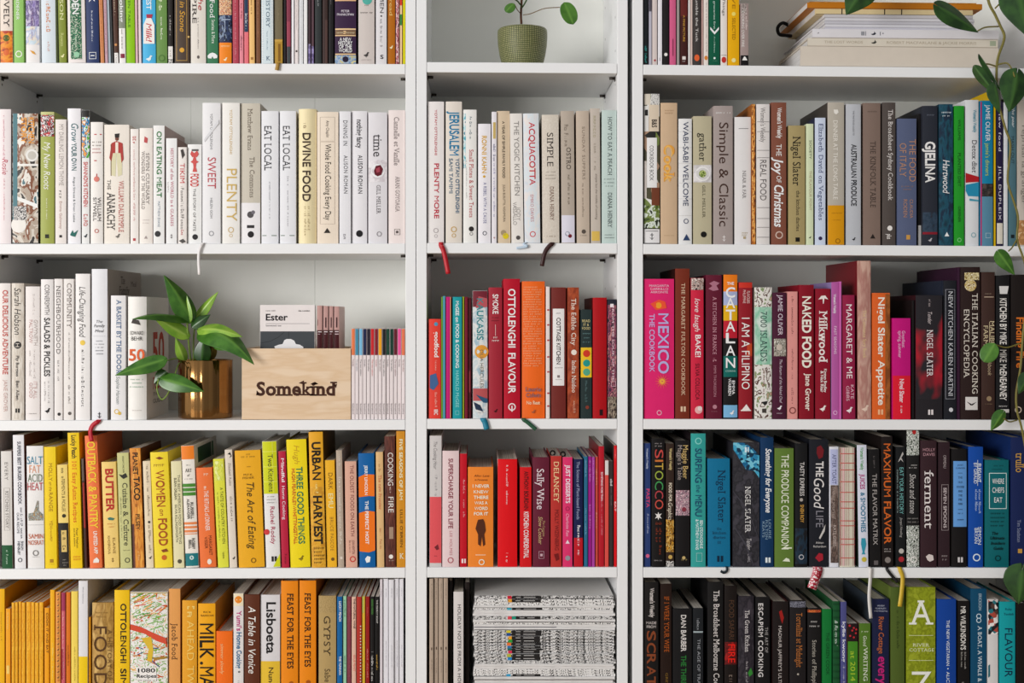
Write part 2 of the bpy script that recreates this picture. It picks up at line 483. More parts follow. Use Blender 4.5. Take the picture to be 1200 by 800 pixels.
            wd = wf * t; cp = cap * k; zz = zc(cy) - cp / 2
            vs_, fs_ = quads_text(0, st_, sty, wd, cp)
            v = []
            for a_, b_ in vs_:
                x_ = xo * t - wd / 2 + a_; v.append((x_, zz + b_))
            put(v, fs_, c_)
        elif typ in ('Q', 'QH'):
            rr = random.Random(int(abs(hash((round(x0 * 10), it[1])))) % 9999)
            if typ == 'Q':
                _, y0, y1, sz, c_, xo = it
                zz = zc(y0); cap = sz * t; end = zc(y1)
                while zz > end:
                    ln = rr.choice((.3, .55, .62, .7)) * cap; cc = cap * rr.choice((.62, .62, .62, 1.0))
                    if rr.random() < 0.86:
                        xa = xo * t - cap / 2; b1 = rr.choice((.0, .42)); wv = .2
                        bars = [(0, .26, 0, 1)]
                        if ln > .4 * cap: bars += [(.26, 1 if rr.random() < .4 else .74, b1, b1 + wv), (.26, .74, .78, .98)] + ([(.74, 1, .0, .8)] if rr.random() < .6 else [])
                        for (u0, u1, v0, v1) in bars:
                            q = [(xa + v0 * cc, zz - u0 * ln), (xa + v1 * cc, zz - u0 * ln), (xa + v1 * cc, zz - u1 * ln), (xa + v0 * cc, zz - u1 * ln)]
                            let.add([(a_, prof(a_) - ilift, z_) for a_, z_ in q], [(0, 1, 2, 3)], ink(c_))
                    zz -= ln + .2 * cap
            else:
                _, cy, wf, cap, c_, xo = it
                x_ = xo * t - wf * t / 2; end = x_ + wf * t; cp = cap * k; zb = zc(cy) - cp / 2
                while x_ < end:
                    ln = rr.uniform(.4, .8) * cp
                    if rr.random() < .85:
                        q = [(x_, zb), (x_ + ln * .3, zb), (x_ + ln * .3, zb + cp), (x_, zb + cp)]
                        let.add([(a_, prof(a_) - ilift, z_) for a_, z_ in q], [(0, 1, 2, 3)], ink(c_))
                        q = [(x_ + ln * .3, zb + cp * .6), (x_ + ln, zb + cp * .6), (x_ + ln, zb + cp * .85), (x_ + ln * .3, zb + cp * .85)]
                        let.add([(a_, prof(a_) - ilift, z_) for a_, z_ in q], [(0, 1, 2, 3)], ink(c_))
                    x_ += ln + .25 * cp
            if let.v: let.build('lettering', root)
        elif typ == 'RB':
            _, pts, c_, wpx, mm = it
            # the ribbon comes out under the spine, folds over the shelf edge and hangs
            p3 = []
            for i, (px_, py_) in enumerate(pts):
                yy = -0.0035 - 0.0015 * i / len(pts)
                p3.append(Vector(((px_ - xc) * PX, yy - y, (yb - py_) * PX)))
            xs_ = max(-t / 2 + wpx * PX * .55, min(t / 2 - wpx * PX * .55, p3[0].x))
            p3 = [Vector((xs_, 0.006, 0.0003)), Vector((xs_, -y * 0.5, 0.0006)), Vector((xs_ * .6 + p3[0].x * .4, -y - 0.0012, 0.0009)), Vector((p3[0].x, -y - 0.0028, -0.0012))] + p3
            p3 = smooth_path(p3, 5)
            mb2 = MB(); hw = wpx * PX / 2; v = []
            for i, p_ in enumerate(p3):
                a_ = p3[max(i - 1, 0)]; b_ = p3[min(i + 1, len(p3) - 1)]; tt = b_ - a_
                q = Vector((-tt.z, 0, tt.x)); q = q.normalized() if q.length > 1e-6 and i > 20 else Vector((1, 0, 0))
                if q.x < 0: q = -q
                v += [p_ - q * hw, p_ + q * hw]
            mb2.add(v, [(2 * i, 2 * i + 1, 2 * i + 3, 2 * i + 2) for i in range(len(p3) - 1)], mm or mat(c_, 0.45, 0.4, 0, 0.06), True)
            rb = mb2.build('bookmark_ribbon', root)
            sd = rb.modifiers.new('cloth', 'SOLIDIFY'); sd.thickness = 0.0003
    return root


def side_text(root, s, d0, d1, py, cap, c_, st_=''):
    """lettering on the right-hand cover, running away from the spine"""
    t, h, k, yb = DIM[root.name]; vs_, fs_, w_ = text_mesh(s, st_)
    m = MB(); m.add([(t / 2 + .00025, d0 + a * (d1 - d0) / w_, (yb - py) * PX + b * cap * PX) for a, b in vs_], fs_, ink(c_)); m.build('cover_lettering', root)
def side_print(root, d0, d1, pa, pb, c_):
    t, h, k, yb = DIM[root.name]; za, zb_ = max(.0005, (yb - pb) * PX), min(h - .0005, (yb - pa) * PX)
    m = MB(); x = t / 2 + .0002; m.add([(x, d0, za), (x, d1, za), (x, d1, zb_), (x, d0, zb_)], [(0, 1, 2, 3)], c_ if not isinstance(c_, str) else cov(c_)); m.build('cover_print', root)
def top_knot(root, dx=0.0):
    t, h, k, yb = DIM[root.name]; m = MB()
    pts = [(dx + .0045 * math.cos(q * math.pi / 5), .012 + .002 * math.sin(q), h + .004 + .0045 * math.sin(q * math.pi / 5)) for q in range(11)]
    m.tube(pts, .0016, mat('1c1818', .7, .2, 0, 0), 6); m.tube([(dx, .012, h - .006), (dx, .012, h + .001)], .0012, mat('1c1818', .7, .2, 0, 0), 6); m.build('elastic_bookmark', root)
# ================================================================== printed pictures
KIT = art('kitchen_scene', ['3a3532', 'd8d0c4', 'b8a898', '8a5a40', 'e8e4dc', '5a7c84'], (38, 38, 30), 'noise', dist=.5)
RADISH = art('vegetable_photo', ['7a2832', 'e8dfe0', '4a4640', 'c8303a', 'f0e8e0'], (160, 160, 130))
SALADP = art('salad_photo', ['50a838', 'dfe8e4', '2f7fb0', 'e8a040', 'f4ece4'], (110, 110, 80))
COLL = art('spine_collage', ['2c2b28', 'd8d4cc', '7a8a4a', 'b09078', 'e8e6e0', '56523c'], (60, 60, 40), 'voronoi')
LEAFP = art('leaf_print', ['12332a', '1f7a50', '0e2a22', '4aa070', 'd8d0c4', '18402f'], (330, 330, 330))
AQUA = art('watercolour', ['dfe4ea', 'c4d8e4', 'e8dccc', 'b0bcd8', 'e6e6ec'], (60, 60, 40), 'noise', 'LINEAR')
PURPLE = art('purple_wash', ['8a7ab4', 'b0a4cc', '5c4c80', 'cfc6dc'], (90, 90, 60), 'noise', 'LINEAR')
DOTS = art('white_dot_pattern', ['f2f2f0', 'c3d3da'], (330, 330, 330), 'dots', pos=[0.0, 0.38], dist=0.15)
BLOSSOM = art('blossom_print', ['e8c890', 'c86040', 'f0dcb8', '8a4030', 'e0a070'], (300, 300, 300))
BRIDGE = art('night_bridge', ['22304e', '3a4a70', '1c2236', '8090a8', '2c2430'], (110, 110, 90))
SUNSET = art('sunset_print', ['8a2a20', 'e07a20', 'f0a030', 'b8402a'], (40, 40, 60), 'noise', 'LINEAR')
WOODP = art('wood_print', ['5a2f26', '6e3c30', '4a241e', '7a4638'], (400, 400, 25), 'noise', 'LINEAR')
OWOOD = art('orange_wood', ['d88a28', 'e8a040', 'c07020', 'f0b050'], (300, 300, 25), 'noise', 'LINEAR')
SPECK = art('speckled_print', ['262422', 'e8e6e2', 'e8e6e2', 'b8b4b0', 'eceae6'], (420, 420, 900), 'noise', pos=[0, .42, .5, .55, .6])
CHECK = art('black_check', ['1a1816', 'e4e0dc'], (700, 700, 700), 'noise', pos=[0, .5])

# ================================================================== first shelf, left bookcase
row('L', 1, 0, 10)
book(0, 15.2, -55, 'e4d8cc', 'cream book with orange sunset print and large dark capitals', T('LOVELY', -160, 315, .42, '2f2a28', .02, 's'), A(360, 740, -.5, .5, SUNSET), E(445, .26, '5a6a30'), E(615, .24, 'd8703a'), dx=-1)
book(16, 28.3, -48, '96c36e', 'pale green book with white ring emblem', T('GARDENER', -120, 230, .3, 'f2f4ea', -.08), M('ring', 630, 8, 'e8f0dc'), dx=-1)
book(30, 46.6, -62, 'e6e2e0', 'white book with lilac and yellow watercolour', A(-600, 120, -.5, .2, art('yellow_wash', ['e8dcb0', 'ece6d0', 'd8cca0'], (60, 60, 40), 'noise', 'LINEAR')), A(0, 305, -.5, .5, PURPLE), A(305, 520, -.5, .5, AQUA), Q(100, 480, .1, '8a5a80'), P([(-.2, 585), (.1, 600), (.25, 640), (0, 625)], 'd8a040', 'leaf_drawing'), dx=-1)
book(48.5, 65.8, -52, 'd6dee4', 'pale blue book with faint orange lettering', Q(20, 365, .28, 'd08a60'), Q(490, 590, .16, 'd0a8a0'), dx=-1.6)
book(69, 78.2, -60, '87923a', 'narrow olive green book with cream lettering', T('SEASON', -200, 230, .5, 'dcdca8'), T('Rowan', 390, 540, .4, 'cdd08a'), M('bird', 655, 5, 'e8e4b0'), dx=-3)
book(79.5, 100.6, -44, 'e6dedb', 'white book with dark green leaf print down its spine', A(-440, 695, -.34, .3, LEAFP), T('GARDEN', -260, 165, .36, 'f0f0ea', -.02, 'b'), Q(230, 560, .14, 'd0d8c8'), E(640, .16, '9ac8a8'), dx=-2)
book(101, 116.4, -60, '31406a', 'navy book with white bracket emblem', T('BOOK', -260, 25, .45, 'eeeef2', .0, 'b'), Q(125, 500, .13, 'd8dce8'), O(610, 690, -.28, .28, 'e8ecf4', .0009), R(645, 655, -.15, .15, 'e8ecf4'), dx=-2)
book(117.6, 122.4, -30, 'cd8c5c', 'thin orange booklet right of the navy book', Q(-200, 600, .3, 'b87448'), dx=-3, kind='booklet')
book(122.8, 126.8, -34, 'c9a6b0', 'thin mauve booklet right of the thin orange one', Q(-200, 640, .3, 'a88490'), dx=-3, kind='booklet')
book(127.2, 130.2, -28, 'a8b4bc', 'thin blue grey booklet beside the mauve one', dx=-3, kind='booklet')
book(130.6, 133.2, -40, '46484a', 'thin charcoal booklet left of the brown book', dx=-4, kind='booklet')
book(133.6, 139.2, -58, '55392e', 'narrow brown book with white label at foot', Q(-200, 170, .3, 'd0c0a8'), E(520, .3, 'c8905a'), R(615, 745, -.4, .5, 'e8e4e0'), Q(640, 735, .3, '444040'), dx=-4)
book(139.6, 147.6, -40, 'e9e6e4', 'narrow white book with grey upper half', B(-400, 330, '8a8f80'), T('cooking', -120, 260, .5, 'eeeeea', 0, 'b'), Q(340, 580, .22, '77706c'), R(630, 680, -.3, .35, '8a3048'), dx=-2)
book(148, 158.4, -54, '8fc212', 'bright lime green book', T('THE GREEN TABLE', -280, 320, .28, '4f7a10', -.12), dx=-1.6)
book(158.8, 162, -30, 'd9b6bc', 'thin dusty pink booklet right of the lime book', dx=-1.5, kind='booklet')
book(162.4, 166, -34, 'ead9d8', 'thin pale pink booklet left of the sky blue book', dx=-1.5, kind='booklet')
book(166.8, 182.8, -60, '51b3dd', 'sky blue book with white milk bottle drawing', T('FINEST', -150, 110, .36, 'f4f6f8', 0, 'b'),
     P([(-.18, 205), (.16, 205), (.42, 290), (.42, 510), (-.42, 510), (-.42, 290)], 'efe6e2', 'milk_bottle'), P([(-.2, 165), (.28, 165), (.22, 210), (-.16, 210)], 'b03a50', 'bottle_cap'), T('Milk!', 270, 490, .42, 'c23a40', 0, 'bi'), M('bird', 690, 8, 'e4f0f6'), dx=-.8)
book(183.2, 196.2, -38, '6f9350', 'mid green book with pale dotted capitals', Q(-200, 110, .3, 'dfe6c8', -.1), Q(200, 480, .2, 'e4ecd4'), M('ring', 690, 8, '557a3c'), dx=-.8)
book(196.6, 203, -30, '26211f', 'narrow black book with white label and chequered foot', Q(180, 410, .3, 'd8d4d0'), R(540, 690, -.5, .5, 'e6e2de'), Q(570, 670, .3, '706c6a'), A(695, 745, -.5, .5, CHECK), dx=-.4)
book(204.2, 222.4, -48, '54463c', 'dark brown book with gilt frame and gilt script', O(-400, 710, -.38, .34, 'c8a25a', .0009), T('Cooking in Stone', -380, 370, .34, 'd9a53e', .04, 'i'), E(585, .16, 'd9a53e'), E(430, .07, 'd9b878', .44), dx=-.5)
row('L', 1, 0, 9.23)
book(223.2, 241.6, -66, 'dfd9d0', 'tall ivory book with red script beside grey capitals', T('EMPIRE', -240, 250, .28, '4a4442', -.24, 's'), T('the', -60, 110, .3, 'b8484a', .16, 'i'), Q(190, 520, .08, '8a8480'), M('oval', 615, 3, '6a6460'), dx=-.6)
book(242.2, 256, -58, '3f7c58', 'green book with white title and fan emblem', T('Food', -10, 190, .42, 'eef2ea', .0, 's'), T('Stories & More', 210, 465, .28, 'e0e8dc', .08, 's'), P([(-.4, 625), (-.45, 600), (-.25, 575), (0, 565), (.25, 575), (.45, 600), (.4, 625), (.1, 630), (0, 605), (-.1, 630)], 'f2f2ee', 'fan_emblem'), dx=-.8)
book(256.4, 271.8, -46, '2c3655', 'navy book with blossom print and orange foot', A(-420, 160, -.5, .5, BLOSSOM), A(165, 440, -.5, .5, BRIDGE), R(180, 350, -.05, 0, 'a8b4c8'), R(205, 215, -.25, .4, 'a8b4c8'), B(460, 690, 'f08a22'), Qh(500, .7, 2, 'f6d0a0'), M('bird', 640, 5, 'fbe4c8'), dx=-.3)
book(272.4, 280, -50, 'b44c5c', 'narrow rose red book', Q(-200, 640, .22, 'e0a0a8'), dx=-.5)
book(280.4, 285.6, -40, 'e2909c', 'thin pink book right of the rose one', Q(380, 530, .4, '5a4048'), Q(-100, 200, .35, '7a4850'), dx=-.4)
book(286, 291.6, -52, 'e07a84', 'thin rose book with navy upper half', B(-480, 340, '2c4660'), Q(140, 310, .45, 'e8ecf0'), dx=-.6)
book(292, 298.8, -44, 'ebc07e', 'thin peach coloured book', Q(-150, 140, .35, '8a6438'), M('sq', 630, 3, 'a87c48'), dx=-1)
book(300, 305.4, -30, '80573c', 'thin brown booklet left of the dotted spine', Q(-100, 400, .3, 'b88a68'), dx=-.4, kind='booklet')
book(306, 320.6, -56, 'ccdade', 'pale blue book with white dot pattern and blue capitals', A(-560, 690, -.5, .5, DOTS), R(-560, 690, -.28, .3, 'd3dfe3'), T('PART OF HISTORY', -420, 300, .3, '3f5a70', .06, 's'), Q(340, 540, .1, '6a8494'), Hh('K', 630, .34, 4.5, '2f5070', .08, 's'), dx=-.4)
book(321.4, 331.6, -62, '7a7057', 'taupe cloth book with gold zip pouch and tassel', B(420, 690, 'b8923a'), R(470, 660, -.05, .25, '8a6524'), R(428, 446, -.5, .5, 'caa552'), Q(60, 220, .2, '988c70'), RB([(326.5, 75), (326, 79), (325.2, 83)], 'a8843c', 4.5), dx=-.6)
book(332.4, 335.4, -30, '2c2628', 'thin black booklet right of the tasselled book', kind='booklet')
book(335.8, 341, -48, '8a3f52', 'thin plum book with dark grey foot', B(500, 690, '484e50'), R(230, 500, -.5, .5, 'a04a5c'), dx=-.6)
row('L', 1, 0, 8.57)
book(341.4, 344.8, -50, 'ebe7ea', 'thin white booklet right of the plum book', kind='booklet')
book(345.2, 349.8, -44, 'e6dcda', 'thin off white booklet with black dot', E(510, .3, '4a4040'), Q(-100, 300, .18, 'a8a0a0'), kind='booklet')
book(350.2, 355.4, -56, 'dcdcde', 'thin pale grey booklet right of the dotted one', Q(-50, 600, .12, 'b8b8bc'), kind='booklet')
book(355.8, 360.4, -50, 'ebe8e8', 'thin white booklet left of the dark ones', kind='booklet')
book(360.8, 364.4, -36, '4d3a40', 'thin dark plum booklet', A(440, 640, -.5, .5, PURPLE), kind='booklet')
book(364.8, 368.2, -40, '614850', 'thin mauve brown booklet', A(460, 640, -.5, .5, PURPLE), kind='booklet')
book(368.8, 377, -56, '363b3c', 'narrow charcoal book', Q(-200, 60, .2, 'b0b4b4'), dx=-.2)
book(377.6, 384.4, -44, '43322f', 'narrow dark brown book between charcoal and black ones', R(200, 640, .0, .45, '5a4440'))
book(384.8, 391.2, -50, '211f20', 'narrow black book left of the purple one', Q(-300, 40, .25, '807c7c'))
book(392, 417.6, -58, '3f2746', 'thick purple book with gold rules and white stacked capitals', R(-560, 10, -.5, .5, 'e0b88a'), R(285, 300, -.48, .48, 'e8c89a'), R(305, 350, -.48, .48, '85694e'), Q(310, 320, .2, 'e8c89a'), R(352, 362, -.48, .48, 'e8c89a'), R(538, 550, -.48, .48, 'e8c89a'), A(555, 645, -.5, .5, art('map_print', ['c8c090', 'a8b8cc', '7a9ac0', 'd8d0a0'], (120, 120, 120))),
     Hh('PETER', 112, .38, 2.6, 'e8e0ec'), Hh('FRANKOPAN', 146, .78, 2.6, 'e8e0ec'), Qh(330, .8, 1.6, 'e8d8b8'), Hh('A NEW', 395, .54, 4, 'f0ecf2', 0, 'b'), Hh('HISTORY', 432, .66, 4, 'f0ecf2', 0, 'b'), Hh('OF THE', 470, .6, 4, 'f0ecf2', 0, 'b'), Hh('WORLD', 508, .62, 4, 'f0ecf2', 0, 'b'), M('dot', 605, 7, '2a2038'), w=.21)
book(419.6, 439, -60, 'cfc6c1', 'light grey book with teal disc and running dog mark', E(-5, .3, '5ab0a4', .05), Qh(50, .3, 1.4, '706864'), Qh(125, .75, 1.8, '6a625e'), M('bird', 545, 7, '4a4644'), Qh(598, .6, 1, '8a827e'))
book(440.2, 453.4, -50, 'dedbdd', 'light grey book with dark stacked capitals', T('WOMEN', -220, 130, .34, '4a4648', .05), E(160, .08, '4a4648'), Q(190, 470, .2, '8a8688'), Hh('S', 570, .3, 4.5, '444044', .05, 'b'))
book(454, 463.2, -54, 'b46e12', 'ochre yellow book', T('Bread', -60, 150, .4, 'e8c880', -.05), M('bird', 470, 4.5, 'f4e4c0'))
book(463.6, 467.8, -38, 'd4a0a0', 'thin booklet with red and pink print', A(-400, 640, -.5, .5, art('pink_print', ['d88a90', '8a3040', 'f0c8c8', '604050'], (250, 250, 120))), kind='booklet')
book(468.2, 471.6, -30, 'efc9a0', 'thin peach booklet with red and green top', B(-300, 50, 'd8402a'), B(140, 250, '3f8a4a'), kind='booklet')
book(472, 475, -44, 'd6d018', 'thin lime yellow booklet at the right end', kind='booklet')

# ================================================================== first shelf, right bookcase
row('R', 1, 0, 8.57)
book(754, 759.6, -50, '1f2426', 'narrow black book with teal print at foot', Q(460, 620, .5, '3a9a94'))
book(760, 764, -36, 'b9b8c4', 'thin lavender grey booklet', B(-300, 110, '55525c'), kind='booklet')
book(764.4, 770.4, -48, 'd6cac6', 'narrow pinkish white book', M('dot', 605, 2.5, 'a8404a'))
book(770.8, 776.2, -44, 'e6e4e8', 'narrow white book left of the black one', Q(560, 615, .3, '6a6870'))
book(776.6, 784, -54, '242021', 'black book with white disc at foot', M('dot', 545, 4, 'e8e4e0'))
book(784.6, 792.4, -46, 'd0648c', 'rose pink book with thin dark line', R(390, 560, -.05, .08, '7a2c4a'))
book(793, 796.6, -30, 'a09a96', 'thin grey booklet right of the pink book', kind='booklet')
book(797, 806, -52, '48201e', 'dark maroon book with gold lettering', B(-420, 160, '6a2a26'), T('A FINE PICTURE', 150, 415, .28, 'd8a848', .0), M('sq', 580, 4, 'e0d8d4'), Qh(615, .4, 1.4, 'd0c4c0'))
book(806.4, 809, -40, 'e4dedb', 'thin white booklet right of the maroon book', kind='booklet')
book(809.2, 811.8, -34, 'd8c4bc', 'thin blush booklet left of the dark grey book', kind='booklet')
book(812.2, 821.2, -56, '474240', 'dark grey book with orange oval mark', T('Toast Crumble the Tuck', -260, 420, .34, 'dcd8d4'), M('oval', 580, 6, 'e06a3a'))
book(821.6, 824, -30, 'dcb8b0', 'thin pink booklet right of the dark grey book', kind='booklet')
book(824.4, 830.4, -44, 'e8ded6', 'narrow cream book with orange oval mark', Q(20, 510, .2, '8a827c', .1), M('oval', 578, 4, 'd88a3a'))
book(830.8, 843.8, -54, '0c5f46', 'dark green book with white chevron', T('your groceries first', -100, 290, .17, 'cfe0d8'), P([(-.4, 268), (0, 318), (.42, 268), (.42, 295), (0, 345), (-.4, 295)], 'e8f2ee', 'chevron'), Q(360, 530, .12, 'b8d4c8'), M('dot', 582, 2.6, 'e0ece6'), Qh(610, .5, .7, '88b8a4'))
book(844.2, 852.4, -46, 'e3ddd8', 'cream book with red oval mark', T('Good Things', -200, 155, .36, '5a5250', -.02), R(548, 553, -.4, .4, '8a8480'), M('oval', 598, 5.5, 'c03a32'))
book(853, 866.6, -56, 'e6b008', 'bright yellow book', T('LIVE', -100, 90, .28, 'a87a10'), E(140, .18, 'f4d870'), T('SELECTED', 180, 400, .28, '9a7010'), M('dot', 605, 5, 'f6e0a0'))
book(867.4, 877.6, 4, 'a5938f', 'short mauve grey book with black foot and white boat mark', A(40, 130, -.4, .2, art('grey_photo', ['5a5450', 'b8aca6', '8a807c'], (200, 200, 200))), T('COOKING OVER FIRE', 110, 470, .3, 'ece6e2', -.18), Q(80, 300, .25, 'e8d8d4', .25), B(555, 660, '171415'), P([(-.3, 605), (.35, 605), (.1, 570), (-.05, 565)], 'ece8e4', 'boat_mark'))

# ================================================================== second shelf, left bookcase
row('L', 2, 110, 4.327)
book(-3, 13, 128, 'e9e0e0', 'pale pink book cut off by the left frame edge', Q(110, 330, .14, 'd08a98', -.02), T('Rosie', 330, 410, .4, 'c86070', .05, 'i'), Q(430, 640, .12, 'd8a0a8'))
book(14, 45, 132.6, '4a4846', 'thick book covered with kitchen photograph and orange words', A(100, 755, -.5, .5, KIT), R(100, 640, -.48, -.3, '4f7c84'), R(355, 366, -.3, .5, 'e8e6e2'), P([(-.3, 540), (.5, 580), (.5, 560), (-.3, 520)], 'eceae6', 'shelf_edge'), E(312, .24, 'e6e4e0', .26), E(312, .16, 'c8c4bc', .26), E(665, .3, 'e6e2dc', -.25), T('KITCHEN', 120, 250, .22, 'e8a040', .24, 'b'), T('STORY', 120, 250, .2, 'e8a040', -.05, 'b'), A(570, 640, -.45, .05, CHECK), w=.2)
book(46.8, 63.4, 131, 'a4ab5a', 'olive green book with vegetable photo at top and white script', B(75, 105, 'c4c48a'), A(107, 216, -.5, .5, RADISH), T('My New Roots', 245, 485, .46, 'f0f0e0', .0, 'i'), Q(530, 640, .14, 'dfe0c0'), M('sq', 722, 4.5, '2f3020'), dx=.3)
book(64.4, 77.8, 140, 'e6dfda', 'white book with tall grey outline capitals', T('MY DARLING LEMON THYME', 155, 465, .4, 'a8a09c', .05), Q(490, 530, .3, '8a8480'), T('Emma Galloway', 545, 685, .22, 'b89890'), M('sq', 722, 3, '3a3634'))
book(78.6, 94.8, 127, 'e9e7eb', 'white book with dark teal lettering', T('Grow', 150, 245, .5, '2f6a70', .05, 'i'), T('YOUR OWN', 250, 388, .36, '1f5f62', 0, 'b'), T('Angus Strauss & Simon Leake', 420, 650, .15, '4a5a5c', .02), P([(-.3, 715), (-.1, 690), (0, 705), (.3, 690), (.1, 725), (-.2, 720)], '1f6a62', 'plant_mark'))
book(95.4, 105.2, 129, 'e4e4e2', 'white book with salad photo and red lettering', A(85, 325, -.5, .5, SALADP), B(80, 118, '2a2624'), T("SHANNON'S KITCHEN", 345, 570, .5, 'c84a4c', 0, 'b'), Q(575, 670, .5, 'c87a78'), M('bird', 720, 5, '2f3a44'), side='2c2826')
book(105.6, 120.8, 143, 'ece5e0', 'white book with small red onion drawing', R(203, 208, -.2, .0, 'c05050'), R(203, 208, .25, .4, 'c05050'), Qh(245, .7, 1.6, '7a6a66'), Qh(262, .7, 1.6, '7a6a66'), Qh(280, .7, 1.6, 'c08080'), Qh(298, .7, 1.6, 'c08080'), R(336, 341, -.2, .0, 'c05050'), E(432, .22, 'd88478'), R(405, 420, -.02, .04, 'c05050'), T('WILLIAM', 525, 645, .26, '5a5452', .2), T('SITWELL', 525, 645, .26, '5a5452', -.15), M('ring', 695, 5, 'c87a70'))
book(121.4, 151.6, 146, 'eae2d8', 'thick cream book with red coated soldier figure',
     P([(-.2, 290), (.22, 290), (.22, 410), (.06, 418), (.0, 300), (-.04, 418), (-.2, 412)], 'd8d2b0', 'trousers'), P([(-.2, 250), (.0, 238), (.24, 250), (.28, 330), (.2, 350), (.16, 300), (-.14, 300), (-.2, 345), (-.28, 325)], 'b0403a', 'red_coat'), P([(-.04, 245), (.07, 245), (.07, 300), (-.04, 300)], 'e8ded0', 'shirt_front'), E(228, .075, '7a4a38', .02), P([(-.06, 222), (.1, 222), (.12, 200), (-.07, 203)], '2a2422', 'soldier_hat'), R(255, 415, -.23, -.2, '6a4a30'),
     T('THE', 435, 485, .13, '5a5450', -.3, 's'), T('ANARCHY', 500, 690, .3, '3f3a38', -.22, 's'), T('WILLIAM DALRYMPLE', 440, 700, .18, 'c0706a', .18, 's'), M('bird', 720, 6, '7a746e', .05), w=.2)
book(152.4, 162.4, 151, 'efe4df', 'narrow pale pink book with tiny red script', Q(215, 250, .4, 'c05a5a'), Q(265, 640, .22, 'cf9a98'), M('sq', 738, 3, 'b84a50'))
book(163, 179, 150, 'ebe3dc', 'cream book with two columns of grey capitals', P([(-.1, 215), (.15, 225), (.1, 250), (-.15, 245)], 'c05a5a', 'tiny_drawing'), T('SEVEN CULINARY', 300, 560, .24, '8a827e', .12, 's'), T('WONDERS OF THE WORLD', 290, 585, .24, '8a827e', -.22, 's'), Qh(640, .5, 1, 'b8aca8'), Qh(655, .5, 1, 'b8aca8'), M('tri', 727, 4, 'a89c98'))
book(179.2, 193, 147, 'e9e8e6', 'white book with bold green capitals', T('ON EATING MEAT', 190, 525, .42, '2f7a3f', .03, 'b'), T('MATTHEW EVANS', 545, 675, .2, '7a8a9a'), M('dot', 710, 7, '3a3a3c', -.1), side='b09a94')
book(194.2, 207.6, 162, 'ebe9e8', 'white book with thin magenta red serif title', T('HISTORY of the WORLD in 6 GLASSES', 275, 670, .26, 'b8506a', .05, 's'), Q(430, 500, .12, 'a8a0a0', -.3), M('anchor', 722, 5, '5a5654'), side='8a6f66')
book(208.2, 219, 172.5, 'e9e3de', 'short white book with red word and black sketch', P([(-.2, 285), (.1, 280), (.3, 310), (.0, 330)], '4a4442', 'black_sketch'), T('TIKIM', 352, 452, .52, 'c8484c', 0), Q(470, 680, .36, '8a8480'), Q(690, 715, .3, 'b84a50'), P([(-.4, 745), (.1, 735), (.4, 750), (0, 760)], '5a5654', 'ink_swirl'))
book(219.4, 236.2, 169, 'ecE9e7', 'white book with red crayfish drawing', R(280, 290, -.2, .3, '6a6664'), P([(-.02, 300), (.2, 288), (.32, 305), (.16, 322), (.1, 318), (.14, 336), (.3, 345), (.14, 352), (.12, 372), (.2, 395), (-.14, 395), (-.06, 372), (-.1, 352), (-.28, 345), (-.12, 336), (-.06, 318), (-.14, 322), (-.3, 305), (-.2, 288)], 'd05e5a', 'crayfish_drawing'), T('FOOD', 405, 470, .56, 'cf5250', 0, 'b'), T('THE STORY OF TASTE', 480, 695, .17, '5a5654'), M('dot', 725, 6.5, '343234', .05))
book(236.8, 258.6, 120.5, 'e6e5e6', 'tall white book with dusty red capitals', T('YOTAM OTTOLENGHI', 100, 282, .13, '77777a'), T('SWEET', 322, 480, .44, 'c0505a', .02), T('HELEN GOH', 528, 630, .13, '77777a'), M('ring', 708, 6, '9a9a9e'), P([(-.4, 230), (.4, 130), (.42, 150), (-.38, 245)], 'dadadc', 'grey_vein'), RB([(237.5, 287), (235, 292), (233.6, 302), (234.6, 322)], 'dedad8', 3.5))
book(260, 281.2, 120.5, 'ebe7e2', 'tall white book with thin gold capitals', T('YOTAM OTTOLENGHI', 80, 305, .15, 'c8a866', .0), T('PLENTY', 380, 645, .56, 'cfb26e', .04), M('ring', 690, 7, 'd0b88a'), M('ring', 718, 4, 'd0b88a'))
book(281.8, 305.2, 121, 'cbc4b6', 'tall greige book with white foot and black marks', T('Matthew Evans', 75, 285, .24, '7c7266', -.02, 's'), T('The Commons', 320, 525, .24, '7c7266', .08, 's'), B(552, 775, 'eae7e8'), E(612, .17, '5a5658', .0), E(600, .1, '77737a', .14), R(665, 680, -.18, .2, '3a3638'), M('dot', 712, 7.5, '2a2628', .02), hb=1)
book(306, 326.4, 130, 'e5e5e8', 'white book with grey serif capitals, left of its twin', T('EAT LOCAL', 163, 388, .42, '4a4a4e', -.12, 's'), Q(445, 630, .08, '9a9a9e'), R(716, 720, -.45, -.2, '7a8a7c'), R(716, 720, .1, .4, '7a8a7c'))
book(327.6, 347.2, 130, 'e5e5e8', 'white book with grey serif capitals, left of the cream one', T('EAT LOCAL', 163, 388, .42, '4a4a4e', -.1, 's'), Q(412, 460, .1, '8a8a90'), Q(490, 670, .08, '9a9a9e'), R(716, 720, -.45, -.2, '7a8a7c'), R(716, 720, .1, .4, '7a8a7c'))
book(349, 370.6, 127.5, 'efdcb4', 'rounded cream yellow book with bold brown capitals', Q(100, 175, .22, '8a7654', -.1), T('DIVINE FOOD', 198, 545, .42, '4a3c30', -.04, 'b'), Q(570, 690, .12, 'a89468', .1), Q(570, 715, .12, 'a89468', -.1), bulge=.005, dx=.2)
book(371.2, 396.6, 131, 'ebdccb', 'cream book with title inside thin ruled frame', O(117, 240, -.36, .34, 'a89a8c', .0005), O(243, 660, -.36, .34, 'b8aa9c', .0005), T('Amy Chaplin', 135, 220, .13, '5a5048'), T('Whole Food Cooking Every Day', 255, 640, .27, '40382f', .02), P([(-.18, 705), (.14, 705), (-.02, 680)], '3a342e', 'small_emblem'))
